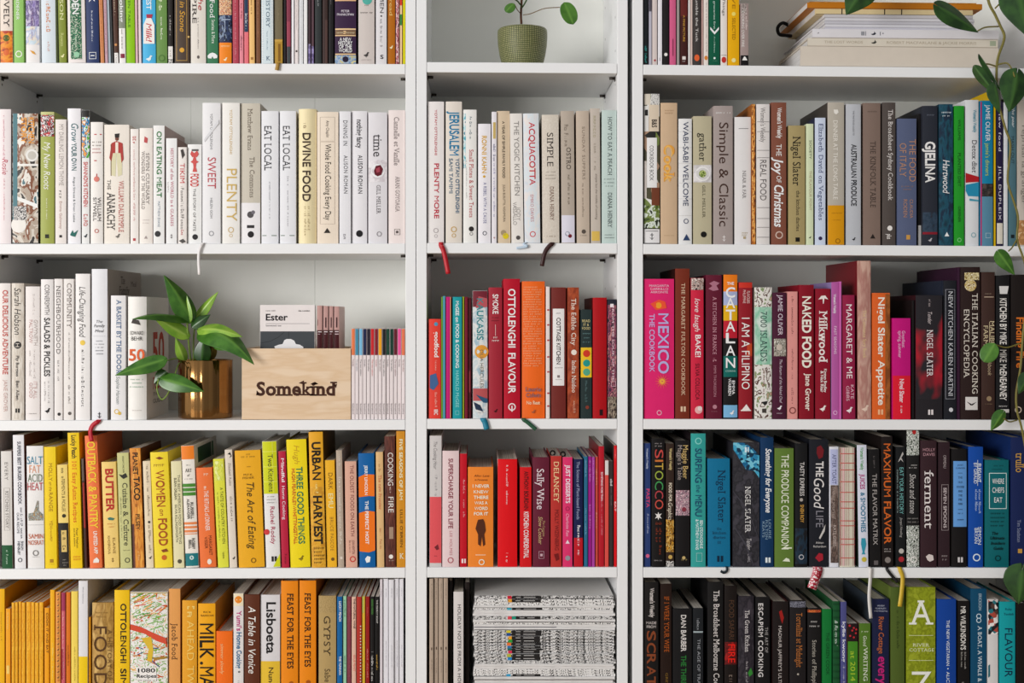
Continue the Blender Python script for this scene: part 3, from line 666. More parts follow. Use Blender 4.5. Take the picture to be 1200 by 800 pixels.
book(397.4, 411.4, 130.5, 'e5e4e7', 'narrow white book with spaced black capitals', T('DINING IN', 135, 262, .36, '4e4c50', .02, 'w'), T('ALISON ROMAN', 312, 505, .34, '5a585c', .05, 'w'), Q(710, 735, .3, '9a989c'))
book(412, 430.4, 130, 'e6e4e7', 'white book with lower case title and black disc', T('nothing fancy', 130, 275, .34, '4a484c', .0, 'b'), T('ALISON ROMAN', 310, 505, .28, '4e4c50', .05, 'bw'), M('dot', 708, 8, '232123', .0))
book(431.2, 454, 131.5, 'dfdcdf', 'white book with square photo of dark red berries', T('time', 205, 318, .46, '4a4648', .0, 's'), A(335, 445, -.5, .5, art('plate_photo', ['e4dfe2', 'd0c8cc', 'ece8ea'], (50, 50, 50), 'noise', 'LINEAR')), E(390, .36, 'eeeaec'), P([(-.2, 390), (-.1, 365), (.15, 360), (.28, 380), (.2, 410), (.0, 418), (-.15, 410)], '6a1f2c', 'berries'), P([(-.1, 380), (.1, 370), (.12, 395), (-.05, 400)], 'a84a58', 'berry_light'), T('GILL MELLER', 462, 608, .2, '7a7678', .04, 's'), M('ring', 710, 6, '9a969a', .08))
book(455, 475, 129, 'ecdedb', 'pinkish white book with thin serif lettering', T('Cannelle et Vanille', 118, 362, .3, '7c6f6e', -.02, 's'), T('ARAN GOYOAGA', 418, 598, .24, '857876', .04, 's'), O(685, 715, -.15, .2, '6a605f', .0007), M('sq', 700, 3, '6a605f', .02))

# ================================================================== second shelf, middle bookcase
row('M', 2, 110, 3.904)
book(501, 520.6, 119, 'e8e3e1', 'tall white book with red capitals', T('YOTAM OTTOLENGHI', 72, 280, .14, 'c05a66', .0, 'b'), T('PLENTY MORE', 318, 570, .28, 'c03a4c', .04, 'b'), M('ring', 625, 6, 'b8b0b0'), M('ring', 650, 4, 'b8b0b0'), RB([(517, 288), (519.5, 293), (522.5, 305), (525.5, 321)], 'b81e2c', 5.5))
book(522, 541.6, 119, 'e0d8ce', 'tall cream book with big blue word', T('JERUSALEM', 80, 282, .56, '1f7fa8', .02, 'b'), T('YOTAM OTTOLENGHI', 295, 545, .22, '4a6a84', .22, 'b'), T('SAMI TAMIMI', 295, 455, .22, '5a7488', -.18, 'b'), M('ring', 620, 7, 'c8a868'), M('ring', 648, 5, 'c8a868'), dx=0)
book(542.6, 558.8, 128.5, 'ece8e4', 'white book with teal edge and red serif title', A(90, 340, -.5, -.32, art('teal_edge', ['4aa8b8', 'b8dce0', 'ece8e4', '2f8a9c'], (200, 200, 70))), T('Small Plates & Sweet Treats', 255, 565, .3, 'b84a4e', .1, 's'), Q(105, 210, .18, '7a8a90', .05), Q(300, 480, .08, 'a0a0a0', -.25), M('dot', 618, 6, '34302e', .1), M('ring', 640, 4, '8a8480', .1))
book(560, 575.4, 145, 'e9e6ef', 'short lavender white book with gold and blue lettering', T('RONNI KAHN', 192, 362, .36, 'd6a83a', -.02, 'b'), E(378, .1, 'd6a83a', -.02), T('A REBEL WITH A CAUSE', 405, 592, .24, '6a6a98', .04, 'w'), M('ring', 637, 5, '4a4a58', .02))
book(576, 582.4, 131, 'e6e2e6', 'thin white book with blue print and gold top', R(130, 205, -.25, .3, 'c8b070'), Q(230, 300, .45, '5a5a84'), Q(310, 560, .36, '9a98b8'), M('dot', 658, 2, 'b89898'))
book(583, 598.6, 130, 'd5c2a8', 'tan book with yellow dot at foot', T('A YEAR OF SIMPLE FAMILY FOOD', 125, 385, .19, '4a3f34', .0, 'b'), T('JULIA BUSUTTIL NISHIMURA', 415, 585, .17, '5a4e42', .02), M('dot', 635, 6.5, 'a89678', -.05), M('dot', 650, 7, 'dcc828', .12), dx=-1)
book(599.2, 614, 133, 'e6e1db', 'white book with thin grey spaced capitals', T('THE YOGIC KITCHEN', 125, 465, .4, '8f8a86', .02), T('JODY', 518, 580, .3, 'a09a96', .1), T('VASSALLO', 495, 600, .3, 'a09a96', -.2), M('dot', 658, 5, '5a5452', .05), dx=-2)
book(614.6, 633.6, 133, 'dfe3e8', 'pale blue white book with bold red capitals', A(90, 680, -.5, .5, art('pale_blue_wash', ['d4dde6', 'e6e4e4', 'dde6ec', 'ece6e2'], (50, 50, 25), 'noise', 'LINEAR')), T('ACQUACOTTA', 130, 418, .36, 'c4404a', .05, 'b'), T('EMIKO DAVIES', 462, 585, .2, 'c07a80'), M('ring', 642, 7, 'cf5a5c', .02), RB([(614, 287), (618, 289), (609, 290.5), (605, 291)], 'c4d4e2', 3), dx=-2)
book(635.6, 656, 134.5, 'd6cdc0', 'light stone book with dark serif capitals', A(100, 680, -.5, .5, art('linen_weave', ['cfc5b6', 'ddd4c8', 'd6ccbe', 'e0d8cc'], (300, 300, 300), 'noise', 'LINEAR')), T('SIMPLE', 178, 332, .36, '4a4440', -.02, 's'), Qh(358, .6, 1.4, '8a8074'), Qh(373, .6, 1.4, '8a8074'), Qh(388, .6, 1.4, '8a8074'), T('DIANA HENRY', 425, 580, .22, '7a5a4c', .06, 's'), Qh(652, .5, 1.2, '8a7460'), RB([(647, 286), (643, 289), (638, 297), (634.5, 312)], '40211f', 5), dx=-1)
book(657.8, 674, 130, 'b9ada0', 'warm grey book with white foot and dark red dot', Q(140, 230, .3, '8a7e72', -.1), T('OSTRO', 245, 345, .32, '5a5048', .06, 's'), Q(370, 500, .18, '857a6e', .08), B(555, 680, 'dcd9e4'), M('dot', 640, 6, 'a8aab8', -.05), M('dot', 650, 4.5, '7a2030', .14), dx=-1)
book(675.8, 691.6, 130, 'c4b5a5', 'taupe book with faint spaced capitals', T('SUNDAY SUPPERS', 150, 392, .2, '8f8072', .05, 'w'), Q(410, 560, .16, '98897a'), M('dot', 630, 5, '5e544c', .03), Qh(648, .5, .9, '7a6e64'), dx=-1)
book(692.2, 704.2, 127, 'c5bbb0', 'pale grey brown book with mustard square at foot', Q(100, 200, .4, 'b0a890'), Q(220, 350, .3, 'a89e90'), T('simple but the middle of cooking', 365, 575, .22, '857a70', .1, 'i'), R(628, 672, -.42, .4, 'd8b860'), dx=-1)
book(705, 723, 129, 'c2d1cc', 'pale duck egg blue book at the right end', T('HOW TO EAT A PEACH', 105, 372, .26, '4f5a5a', .04, 's'), Qh(390, .7, 1.2, '6a7676'), Qh(406, .7, 1.2, '6a7676'), Qh(422, .5, 1.2, '6a7676'), T('DIANA HENRY', 452, 612, .26, '4f5a5a', .04, 's'), Qh(645, .6, 1.2, '5a6666'), Qh(658, .6, 1.2, '5a6666'))

# ================================================================== second shelf, right bookcase
row('R', 2, 110, 4.325)
book(754.4, 773.4, 109.5, '3a3834', 'tall book with collage of book spines and white title label', A(0, 680, -.5, .5, COLL), R(0, 55, -.48, -.1, 'd8cfc0'), A(0, 55, -.08, .5, SPECK), R(60, 190, -.5, -.2, 'dcdad6'), R(55, 190, -.18, .45, 'dccdb8'), R(80, 110, -.45, -.25, '2a2826'), T('B&S', 130, 170, .3, '2f2b29', .15, 'b'), R(222, 475, -.32, .32, 'e9e7e6'), T('COOKBOOK BOOK', 262, 440, .24, '2c2a2a', -.02), R(475, 565, -.02, .5, '7a4630'), R(340, 530, -.5, -.34, 'd6cdc6'), A(565, 680, -.5, .5, art('garden_photo', ['4a5a2c', '7a8a48', 'd8e0d4', '2c3420'], (70, 70, 60))), R(685, 755, -.5, .5, 'e4e2e2'), R(693, 697, -.4, .4, '8a8888'), M('anchor', 722, 8, '4a484a'))
book(774, 794, 120.5, 'cdb294', 'tan cloth book with ornate orange title', Qh(85, .5, 1.6, 'b09070'), Qh(98, .5, 1.6, 'b09070'), T('Cook', 258, 445, .62, 'e2a34a', .0, 'bs'), T('Cook', 262, 449, .46, 'f0bc6a', -.02, 'i'), Qh(718, .6, 1, 'b09878'))
book(795, 811.2, 139, 'e4e3e2', 'white book with faint grid and navy capitals', *[R(yy, yy + 2.5, -.5, .5, 'd2d0ce') for yy in (190, 270, 350, 450, 530, 615)], T('WABI-SABI WELCOME', 142, 568, .38, '3c4764', .02), M('ring', 645, 6, '6a7080', .05), P([(-.18, 742), (.34, 742), (.08, 710)], '33466a', 'blue_triangle'))
book(812.2, 834.4, 136, 'bdb59a', 'khaki grey book with small round photo of greens', T('gather', 198, 342, .36, '37352c', .0, 's'), A(360, 448, -.5, .5, art('pale_plate', ['dcd8d8', 'c8c4c4', 'e4e0e0'], (60, 60, 60), 'noise', 'LINEAR')), E(405, .4, 'e9e7e6'), E(405, .32, 'd4d2d0'), E(405, .2, art('green_leaves_photo', ['5a7030', '8aa04a', 'c8d090', '34461c'], (260, 260, 260))), T('GILL MELLER', 462, 628, .14, '6a6654', .06, 's'), M('dot', 712, 7, '1d1b18', .06))
book(836, 859.2, 124, 'a99d99', 'mauve grey book with large thin brown title', T('Simple & Classic', 145, 672, .46, '4a332a', .02), Qh(97, .75, 1.8, 'efebe9'), M('anchor', 732, 7, 'e4dedc', .04))
book(860.6, 880.4, 137, 'e2dfde', 'white book with small grey spaced serif title', R(174, 177, -.25, .35, '8a8686'), T('NEAR & FAR', 388, 530, .2, '8a8484', .08, 's'), Qh(705, .3, 2, 'b8a88a', .1), Qh(716, .3, 2, 'b8a88a', .1), M('sq', 728, 3, 'b8a88a', .1))
book(881, 885.8, 122, 'a86a34', 'thin fiery orange and brown book', A(50, 765, -.5, .5, art('fire_photo', ['6a3818', 'c87a2c', 'f0b868', '8a4a1c'], (250, 250, 90))), dx=-.5)
book(886.2, 902.4, 122, 'dfdad7', 'white book with sketched grey outline lettering', T('Women’s Weekly'.replace('’', "'"), 70, 245, .36, '7a7472', -.02, ''), T('REAL FOOD', 335, 540, .46, '6f6a68', .0, ''), *[R(yy, yy + 3, -.45, .45, '9a9492') for yy in (140, 190, 285, 322, 575, 630, 675, 725)])
book(903.4, 922, 120, '875544', 'rust brown book with white festive script', T("Women's Weekly", 70, 225, .3, 'eee6e2', .05, 'b'), T('THE', 255, 315, .34, 'f0e8e4', .0, ''), T('Joy', 322, 410, .56, 'f4eeea', -.02, 'bi'), T('OF', 415, 450, .3, 'f0e8e4', 0, ''), T('Christmas', 462, 675, .58, 'f4eeea', .0, 'bi'), M('ring', 715, 9, 'cfb8ac', .02))
book(923.8, 944, 147, 'aa9a6e', 'shorter khaki book with black serif name', T('Nigel Slater', 215, 465, .44, '24201a', -.02, 's'), T('the kitchen diaries', 490, 695, .2, '4a4230', .06, 's'), M('sq', 738, 5, '1d1914', .04))
book(944.8, 953.6, 145, 'd3dcbb', 'narrow pale green book', T('SOCIETY', 235, 330, .3, '5a6048', .05), T('THE FLAVOUR POINT', 390, 590, .3, 'b0a080', .05), M('bird', 727, 3, '3a3c30'))
book(954.8, 967.8, 138, 'cdd6e6', 'pale blue book with navy serif title', T('Elizabeth David on Vegetables', 152, 640, .4, '46507a', .05, 's'), M('dot', 732, 4.5, '3a2c54'), side='2e3552')
book(969.8, 989.8, 120, 'b8b1a5', 'greige book with mustard lower band', T('DINNER AT THE LONG TABLE', 135, 535, .26, 'e6e2da', -.04, ''), B(565, 775, 'd6990f'), P([(-.15, 80), (.1, 80), (.15, 95), (0, 105), (-.12, 98)], 'e6e2da', 'bowl_mark'), Qh(605, .6, 1.5, 'a8740c', .04), Qh(640, .5, 1, 'a8740c', .04), M('ring', 755, 6, '9a680a', .1), side='4a443e')
book(991, 1009.4, 122, 'bdbfc4', 'silver grey book with heavy black title', T('THE FINE FOOD GUIDE TO', 85, 210, .1, '5a5a60'), T('AUSTRALIAN PRODUCE', 255, 568, .34, '26262a', .02, 'b'), M('bird', 735, 4.5, '3a3a3e', .02))
book(1011.4, 1032.4, 120.5, '867369', 'grey brown cloth book with dark stamped capitals', Qh(90, .5, 1.6, '5e4f48'), T('THE KINFOLK TABLE', 240, 575, .3, '4f423c', .05, 's'), M('tri', 722, 6, '2c2421', .04))
book(1034, 1050, 120, '58504c', 'dark grey book with white serif title and dot', T('The Broadsheet Sydney Cookbook', 80, 540, .34, 'dcd6d2', .1, 's'), M('dot', 680, 6, 'e6e2de', .05), T('plus', 710, 735, .34, 'dcd6d2', .0, 'b'))
book(1051.6, 1074.6, 139, '5d6682', 'slate blue book with thin copper capitals', T('THE FOOD', 230, 445, .34, 'b48a72', .28, ''), T('OF ITALY', 250, 420, .34, 'b48a72', -.22, ''), Qh(470, .6, 1.6, '9a7c70'), Qh(485, .4, 1.6, '9a7c70'), T('CLAUDIA', 535, 630, .16, 'b48a72', .22), T('RODEN', 535, 625, .2, 'b48a72', -.1), R(715, 738, -.05, .15, 'c89a50'), w=.19)
book(1075.4, 1079.8, 133, '1f1d1e', 'thin black booklet with white foot', B(665, 775, 'd4d2d0'), kind='booklet', y=.012)
book(1080.8, 1099.2, 124, '30333d', 'charcoal book with heavy white capitals', T('GJELINA', 242, 450, .62, 'e8e6e4', .0, 'B'), Qh(108, .4, 2, '6a6e7a'), B(700, 712, '8a2230'), M('bird', 740, 5, 'c0bcc0'), A(600, 700, -.5, .5, art('blue_smoke', ['30333d', '2c4052', '3a4a5c'], (120, 120, 120), 'noise', 'LINEAR')))
book(1100, 1117.4, 122, '1b4050', 'dark teal book with white brush script', A(50, 765, -.5, .5, art('teal_cloud', ['1c2c40', '1a4a58', '22566a', '1d3246'], (90, 90, 35), 'noise', 'LINEAR')), Qh(95, .6, 2, 'd0d8dc'), Qh(112, .5, 1.6, 'd0d8dc'), T('Hartwood', 335, 505, .46, 'eef0f0', .0, 'i'), M('tri', 712, 5.5, 'e8eaea', .05))
book(1118.2, 1130.2, 124, '2a9a2e', 'bright green book', T('WILLIAMS', 130, 235, .26, '174a1c'), T('PLANTED DIET', 300, 470, .3, '174a1c'), T('GREENER', 570, 650, .26, '174a1c'), M('ring', 740, 5, '8ad08a'))
book(1131, 1147.4, 117, 'd9dadc', 'white book with red and blue painted bands', T("Women's Weekly", 80, 195, .24, '2f8aa0', .2, 'b'), T('Detox diet', 235, 400, .34, '3a3a40', .16, 's'), P([(-.5, 400), (.5, 420), (.5, 445), (-.5, 450)], 'b02028', 'red_band'), P([(-.5, 460), (.5, 448), (.5, 520), (-.3, 518), (-.5, 490)], '2a8fb0', 'blue_band'), P([(-.2, 530), (.5, 538), (.5, 545), (-.2, 542)], '4a9ab0', 'blue_line'), M('ring', 715, 6, '8ab0b8', .1))
book(1148.6, 1164.2, 118, '1a85a8', 'turquoise book fading to grey blue over dark band', B(480, 775, '5d8ba2'), A(455, 520, -.5, .5, art('dark_shore', ['26221f', '3a3634', '5a4f4a'], (120, 120, 200))), R(40, 770, -.5, -.38, 'a8306a'), T('JAMIE OLIVER', 55, 240, .34, 'f0f2f2', .08, ''), T("jamie's dinners", 250, 415, .32, 'b8c860', .05), O(705, 730, -.1, .3, 'c0d0d8', .0006))
book(1164.6, 1167.2, 104, 'd8b414', 'thin tall yellow booklet behind vine leaf', kind='booklet', w=.2, hb=0)
book(1167.8, 1175.6, 119, '2a2244', 'narrow dark violet book with cream foot', T('new food', 90, 290, .4, 'e0dce4', .0, 'w'), T('JILL DUPLEIX', 365, 640, .4, 'e0dce4', .0, 'w'), B(655, 760, 'd8d2c4'))
book(1176.2, 1181.2, 120, 'd6d8da', 'thin white book left of the grey teal one', kind='book')
book(1181.8, 1191.4, 119, '53757f', 'narrow grey teal book behind hanging stem', T('the pear', 70, 170, .36, 'e4e8ea', .1, 'i'), T('MASH OUT', 215, 355, .36, '2c3c42', .0), M('sq', 722, 4, '20282c'))
book(1192, 1206, 117, 'c7beb4', 'pale grey book cut off at the right frame edge', T('reprisal la granger', 160, 560, .34, '8a827a', .06), A(640, 765, -.5, .5, art('tan_photo', ['c89a6a', 'b08050', 'd8b890'], (90, 90, 90))))
# ================================================================== third shelf, left bookcase
FLOWERS = art('orange_flowers', ['e02870', 'e02870', 'f07830', 'e02870', 'f0a040'], (220, 220, 220), 'noise')
ISL = art('leaf_sketch', ['e4e0d8', '6a5048', 'e8e4de', 'e8e4de', '8a9a70', 'c8a090'], (75, 75, 55))
MINT = art('mint_fade', ['9fd0b4', 'c0dccb', '8cc4a8', 'd4e2d8'], (30, 30, 20), 'noise', 'LINEAR')
KAUK = art('painted_sea', ['dfe4e4', 'c8d4d8', 'e8e6e2', 'a8c0cc'], (60, 60, 40), 'noise', 'LINEAR')
SEAP = art('pink_port', ['7a3a54', '4a2c44', 'a85a70', '2a2030', 'c8888a', '5a4a58'], (200, 200, 50))
CRYST = art('blue_crystals', ['1c6a94', '4aa8c8', '0f3a54', '7fc8dc', '2a86b0'], (170, 170, 170), 'voronoi')
SMOKEP = art('dark_slate', ['2f2d33', '3c3a40', '26252b', '45424a'], (70, 70, 50), 'noise', 'LINEAR')
FOODP = art('golden_food_photo', ['2a1c12', '8a5a20', 'e0a83a', '4a3018', 'f4d080', 'c8902c'], (260, 260, 150))
PINKP = art('pink_grey_photo', ['8a6a78', 'c8a0ac', '5a4a58', 'e0c8cc', 'b07888'], (200, 200, 200))
WFLOW = art('white_flower_photo', ['1c201c', 'd8dcd4', '3c4a38', 'f0f0ec', '8a9484', '222a20'], (210, 210, 180))
SCRIB = art('felt_pen_scribble', ['c8602a', 'e8e6e2', 'ebe8e6', '8ab060', 'ece9e6', 'ece9e6', 'e0b060', 'ece9e6'], (45, 45, 60), 'noise', dist=1.5)
COMIC = art('comic_print', ['20242a', 'd8d0cc', '2a7a84', 'b05040', 'ece8e4', '5a4038'], (130, 130, 130), 'voronoi')
GOLDF = art('dull_gold_foil', ['b08a44', 'c49c56', 'a07a38', 'd0ac68'], (60, 60, 20), 'noise', 'LINEAR')

row('L', 3, 310, 4.0)
book(-4, 12.4, 332, 'e6e0dc', 'white book with bold dusty red capitals at the left end', T('OUR DELICIOUS ADVENTURE', 120, 515, .36, 'c45a50', .12, 'b'), T('JANE GROVER', 540, 690, .26, 'c8a8a0', .14))
book(13, 28.2, 332, 'd8cfc4', 'cream wood grain book with black script and black disc', A(88, 725, -.5, .5, art('pale_timber', ['cfc5b8', 'ded6cb', 'c4b9ab', 'e4ddd3'], (300, 300, 25), 'noise', 'LINEAR')), T('Sarah Hobson', 110, 330, .5, '2c2826', .0, 'i'), E(378, .3, '2a2725'), T('H', 370, 387, .3, 'd8cfc4'), T('Pip Burgess', 428, 525, .24, '4a4440', 0, 'b'), T('Ben Allen', 545, 635, .24, '4a4440', 0, 'b'), M('book', 685, 5, '2a2725'))
book(29.2, 46.6, 336, 'e5dfdc', 'white book with very faint grey and pink lettering', Q(140, 235, .14, 'c8c0bc', .1), T('GWYNETH', 260, 380, .24, 'b8aeaa', .22), T('PALTROW', 260, 370, .24, 'c8a8a4', -.1), Q(400, 530, .14, 'c0b8b4', .15), Q(405, 520, .14, 'c0b8b4', -.15), T("IT'S ALL", 550, 630, .22, 'c8a8a4', .2), T('GOOD', 555, 625, .22, 'c8a8a4', -.1), Qh(700, .6, 1.2, '8a827e'))
book(47.4, 62.6, 327.5, 'e6e2e0', 'white book with heavy black lower title', T('CORNERSMITH', 95, 235, .36, '55504e', .0, ''), T('SALADS & PICKLES', 250, 525, .44, '2a2727', .0, 'b'), Q(545, 650, .14, 'a09a98', .15), Q(550, 640, .14, 'a09a98', -.15), M('bird', 685, 7, '1f1d1d', .05))
book(63.2, 73.4, 327, 'e5e0dd', 'narrow white book with tall thin serif capitals', T('NEIGHBOURHOOD', 100, 420, .48, '6a6462', .0, 's'), Q(450, 540, .2, '8a8482'), M('dot', 702, 3.8, '3a3636', .1))
book(74.2, 86.8, 327, 'e6e1dd', 'white book with thin serif capitals over tiny print', T('COMMUNITY', 88, 298, .42, '7a6e6a', .05, 's'), Q(320, 535, .16, '9a928e', .05), Q(565, 650, .2, '8a827e', .05), M('dot', 698, 4, '6a6460', .1))
book(88, 105.6, 321, 'e9e6e4', 'tall white book with script title and yellow spot', T('Life-Changing Food', 105, 342, .42, '5a5654', -.02, 'i'), E(367, .18, 'e8c85a', .0), Q(400, 665, .2, '5a5654', .02))
_fm = book(107, 126, 315.5, 'e3e3e6', 'tallest white book, its grey brown cover showing at right', Hh('The', 268, .4, 3.2, '4a4a50', 0, 'i'), Hh('Family', 288, .68, 3.4, '4a4a50', 0, 'i'), Hh('Meal', 312, .56, 3.2, '4a4a50', 0, 'i'), Qh(337, .75, .7, 'b0b0b4'), Qh(360, .4, 1.4, '6a6a70'), Qh(375, .6, 1.4, '6a6a70'), Qh(390, .5, 1.4, '6a6a70'), Qh(405, .5, 1.4, '6a6a70'), Qh(420, .4, 1.4, '6a6a70'), M('anchor', 707, 7, '3a3c44'), RB([(117, 493.5), (110.5, 498), (107.5, 506), (109.5, 517)], 'b81e30', 5), side='a89e96', w=.235)
book(129.4, 147.4, 346.5, 'e6e4e4', 'white book with blue serif capitals', T('A BASKET BY THE DOOR', 165, 515, .3, '5a7496', .05, 'sb'), T('Sophie Hansen', 525, 655, .24, '7a8484', .0, 'i'), M('ring', 690, 6, 'd8b85a', -.1), M('dot', 698, 4, 'd8b85a', .1))
_bk50 = book(149, 171.6, 348, 'e9e6e1', 'thick white book with orange numerals beside the brass pot', P([(-.3, 275), (.2, 285), (.1, 262), (-.2, 255)], '4a4440', 'bowl_sketch'), Hh('EDWARD', 322, .7, 4.4, '55504c', 0), Hh('BEHR', 348, .6, 4.4, '55504c', 0), Hh('50', 425, .84, 13, 'dd6a3a', .0, 'b'), Qh(540, .8, 1.4, '6aa080'), Qh(557, .5, 1.4, '6aa080'), Qh(575, .8, 1.4, '6aa080'), Qh(685, .5, 1.2, 'b8b0a8'), w=.17, bulge=.004)

side_text(_fm, 'The', .088, .118, 331, 9, '4a403a', 's'); side_text(_fm, 'Family', .078, .15, 344, 10, '4a403a', 's'); side_text(_fm, 'Meal', .16, .2, 333, 6, '5a5048', 's')
side_text(_bk50, '50', .046, .135, 435, 44, 'c24a34', 'b'); side_text(_bk50, 'FOODS', .05, .13, 458, 14, 'c24a34', 'b'); side_text(_bk50, 'THE', .05, .09, 466, 4, '5a5450'); side_text(_bk50, 'GUIDE', .05, .12, 475, 5, '5a5450')

# ---- brass pot and its plant
LEAF_A = None
def leaf_material(name, dark, light, vein, gloss=0.32):
    m = bpy.data.materials.new(name); m.use_nodes = True
    nt = m.node_tree; b = nt.nodes['Principled BSDF']
    b.inputs['Roughness'].default_value = gloss; b.inputs['Specular IOR Level'].default_value = 0.45
    tc = nt.nodes.new('ShaderNodeTexCoord'); n = nt.nodes.new('ShaderNodeTexNoise'); n.inputs['Scale'].default_value = 45; n.inputs['Detail'].default_value = 5
    nt.links.new(tc.outputs['Object'], n.inputs['Vector'])
    r = nt.nodes.new('ShaderNodeValToRGB'); e = r.color_ramp.elements
    e[0].position = .36; e[0].color = (*rgb(dark), 1); e[1].position = .66; e[1].color = (*rgb(light), 1)
    nt.links.new(n.outputs['Fac'], r.inputs[0])
    uv = nt.nodes.new('ShaderNodeAttribute'); uv.attribute_name = 'midrib'
    mx = nt.nodes.new('ShaderNodeMix'); mx.data_type = 'RGBA'
    nt.links.new(uv.outputs['Fac'], mx.inputs[0]); nt.links.new(r.outputs[0], mx.inputs[6]); mx.inputs[7].default_value = (*rgb(vein), 1)
    nt.links.new(mx.outputs[2], b.inputs['Base Color'])
    b.inputs['Transmission Weight'].default_value = 0.0
    return m
LM_MID = leaf_material('leaf_mid_green', '2f5c18', '4c7e28', '629038')
LM_LIGHT = leaf_material('leaf_lime', '6c9a2e', '93b840', 'a4c458')
LM_DARK = leaf_material('leaf_dark_green', '1c3a16', '2f5420', '41682c', 0.3)
STEM = mat('7a9440', 0.5, 0.3, 0, 0.1)
STEMB = mat('7a6238', 0.55, 0.3, 0, 0.15)
def leaf(parent, base, tip, width, m, nrm=(0, -1, 0.25), fold=0.35, droop=0.12, heart=0.25, round_=False, name='leaf', wave=0.0):
    """a leaf blade from base to tip in the parent's space: heart-shaped outline, folded along its midrib"""
    base = Vector(base); tip = Vector(tip); ax = tip - base; L = ax.length; ax.normalize()
    nv = Vector(nrm); nv = (nv - ax * nv.dot(ax)).normalized(); sd = ax.cross(nv)
    nu, nw = 14, 8; vs = []; att = []
    for i in range(nu + 1):
        u = i / nu
        if round_: wv = math.sqrt(max(0, 1 - (2 * u - 1) ** 2))
        else: wv = (math.sin(math.pi * min(1, u ** 0.62)) ** 0.85) * (1 - 0.25 * u) * 1.08
        for j in range(nw + 1):
            v = (2 * j / nw - 1)
            x = v * wv * width / 2
            back = -heart * L * 0.5 * (abs(v) ** 1.6) * max(0, 1 - 3.2 * u) if not round_ else 0
            y = u * L + back
            zz = -fold * abs(x) * 0.8 - droop * L * (u ** 2) + droop * L * u * 0.6 + wave * width * math.sin(u * 9 + v * 2) * abs(v)
            p = base + ax * y + sd * x + nv * zz
            vs.append(p); att.append(1.0 if j == nw // 2 else (0.15 if round_ else 0.0))
    fs = []
    for i in range(nu):
        for j in range(nw):
            a = i * (nw + 1) + j; fs.append((a, a + 1, a + nw + 2, a + nw + 1))
    me = bpy.data.meshes.new(name); me.from_pydata([tuple(v) for v in vs], [], fs); me.materials.append(m)
    at = me.attributes.new('midrib', 'FLOAT', 'POINT'); at.data.foreach_set('value', att)
    me.polygons.foreach_set('use_smooth', [True] * len(fs)); me.update()
    o = link(name, me, parent)
    sdm = o.modifiers.new('blade', 'SOLIDIFY'); sdm.thickness = 0.0005; sdm.offset = -1
    ss = o.modifiers.new('smooth', 'SUBSURF'); ss.levels = 1; ss.render_levels = 1
    return o

def ppt(root):
    r = Vector(root.location)
    return lambda px, py, y: Vector((wx(px, y), y, wz(py, y))) - r
BRASS = mat('9c764a', 0.13, 0.5, 1.0, 0.05)
_nt = BRASS.node_tree; _tc = _nt.nodes.new('ShaderNodeTexCoord'); _mp = _nt.nodes.new('ShaderNodeMapping'); _mp.inputs['Scale'].default_value = (75, 75, 0.5)
_no = _nt.nodes.new('ShaderNodeTexNoise'); _no.inputs['Scale'].default_value = 1; _no.inputs['Detail'].default_value = 1
_bp = _nt.nodes.new('ShaderNodeBump'); _bp.inputs['Strength'].default_value = 0.55; _bp.inputs['Distance'].default_value = 0.006
_nt.links.new(_tc.outputs['Object'], _mp.inputs[0]); _nt.links.new(_mp.outputs[0], _no.inputs['Vector']); _nt.links.new(_no.outputs['Fac'], _bp.inputs['Height']); _nt.links.new(_bp.outputs[0], _nt.nodes['Principled BSDF'].inputs['Normal'])
SOIL = mat('3a2c20', 0.95, 0.1, 0, 0.3)
yP = 0.062; zP = wz(492.2) + 0.0003
pot = tag(empty('potted_pothos', (wx(241, yP), yP, zP)), 'green leafy vine plant in shiny brass cylinder pot on the third shelf', 'plant')
R_ = 31.6 * PX * (D + yP) / D * 0.995; HP = (491 - 421.5) * PX * 1.0
m = MB(); m.lathe([(0.0, 0.0), (R_ - .003, 0.0), (R_ - .0008, .0012), (R_, .004), (R_, HP - .001), (R_ - .0006, HP), (R_ - .0022, HP), (R_ - .0028, HP - .001), (R_ - .003, .004), (0, .004)], BRASS, 72)
m.build('brass_pot', pot)
m = MB(); m.lathe([(0, HP - .012), (R_ * .5, HP - .0105), (R_ - .0032, HP - .013), (R_ - .0032, HP - .03), (0, HP - .03)], SOIL, 32); m.build('soil', pot)
q = ppt(pot)
def stem(root, pts, r, m_, name='stem', r1=None):
    mm = MB(); mm.tube(smooth_path(pts, 6), r, m_, 8, r1); return mm.build(name, root)
stem(pot, [q(224, 425, .06), q(221, 400, .055), q(219, 373, .05)], .0018, STEM)
stem(pot, [q(227, 425, .07), q(227, 395, .065), q(230, 372, .065)], .0016, STEM)
stem(pot, [q(233, 425, .055), q(235, 402, .045), q(242, 386, .035), q(250, 382, .03)], .0016, STEM)
stem(pot, [q(218, 424, .06), q(211, 410, .05), q(206, 402, .05)], .0013, STEM)
stem(pot, [q(243, 425, .06), q(250, 410, .06), q(253, 405, .06)], .0013, STEM)
stem(pot, [q(216, 424, .045), q(209, 427, .01), q(200, 455, -.012), q(190, 468, -.016), q(184, 456, -.014), q(186, 444, -.014)], .0013, STEM)
stem(pot, [q(214, 424, .04), q(207, 420, .01), q(197, 422, -.01), q(193, 424, -.02)], .0012, STEM)
leaf(pot, q(225, 374, .052), q(194, 321, .03), .046, LM_MID, (0.75, -1, .1), .5, .25, .2)
leaf(pot, q(222, 375, .05), q(218, 346, .046), .016, LM_LIGHT, (-.6, -1, 0), .4, .1)
leaf(pot, q(217, 372, .055), q(157, 366, -.035), .040, LM_MID, (-.1, -.7, .8), .5, .3)
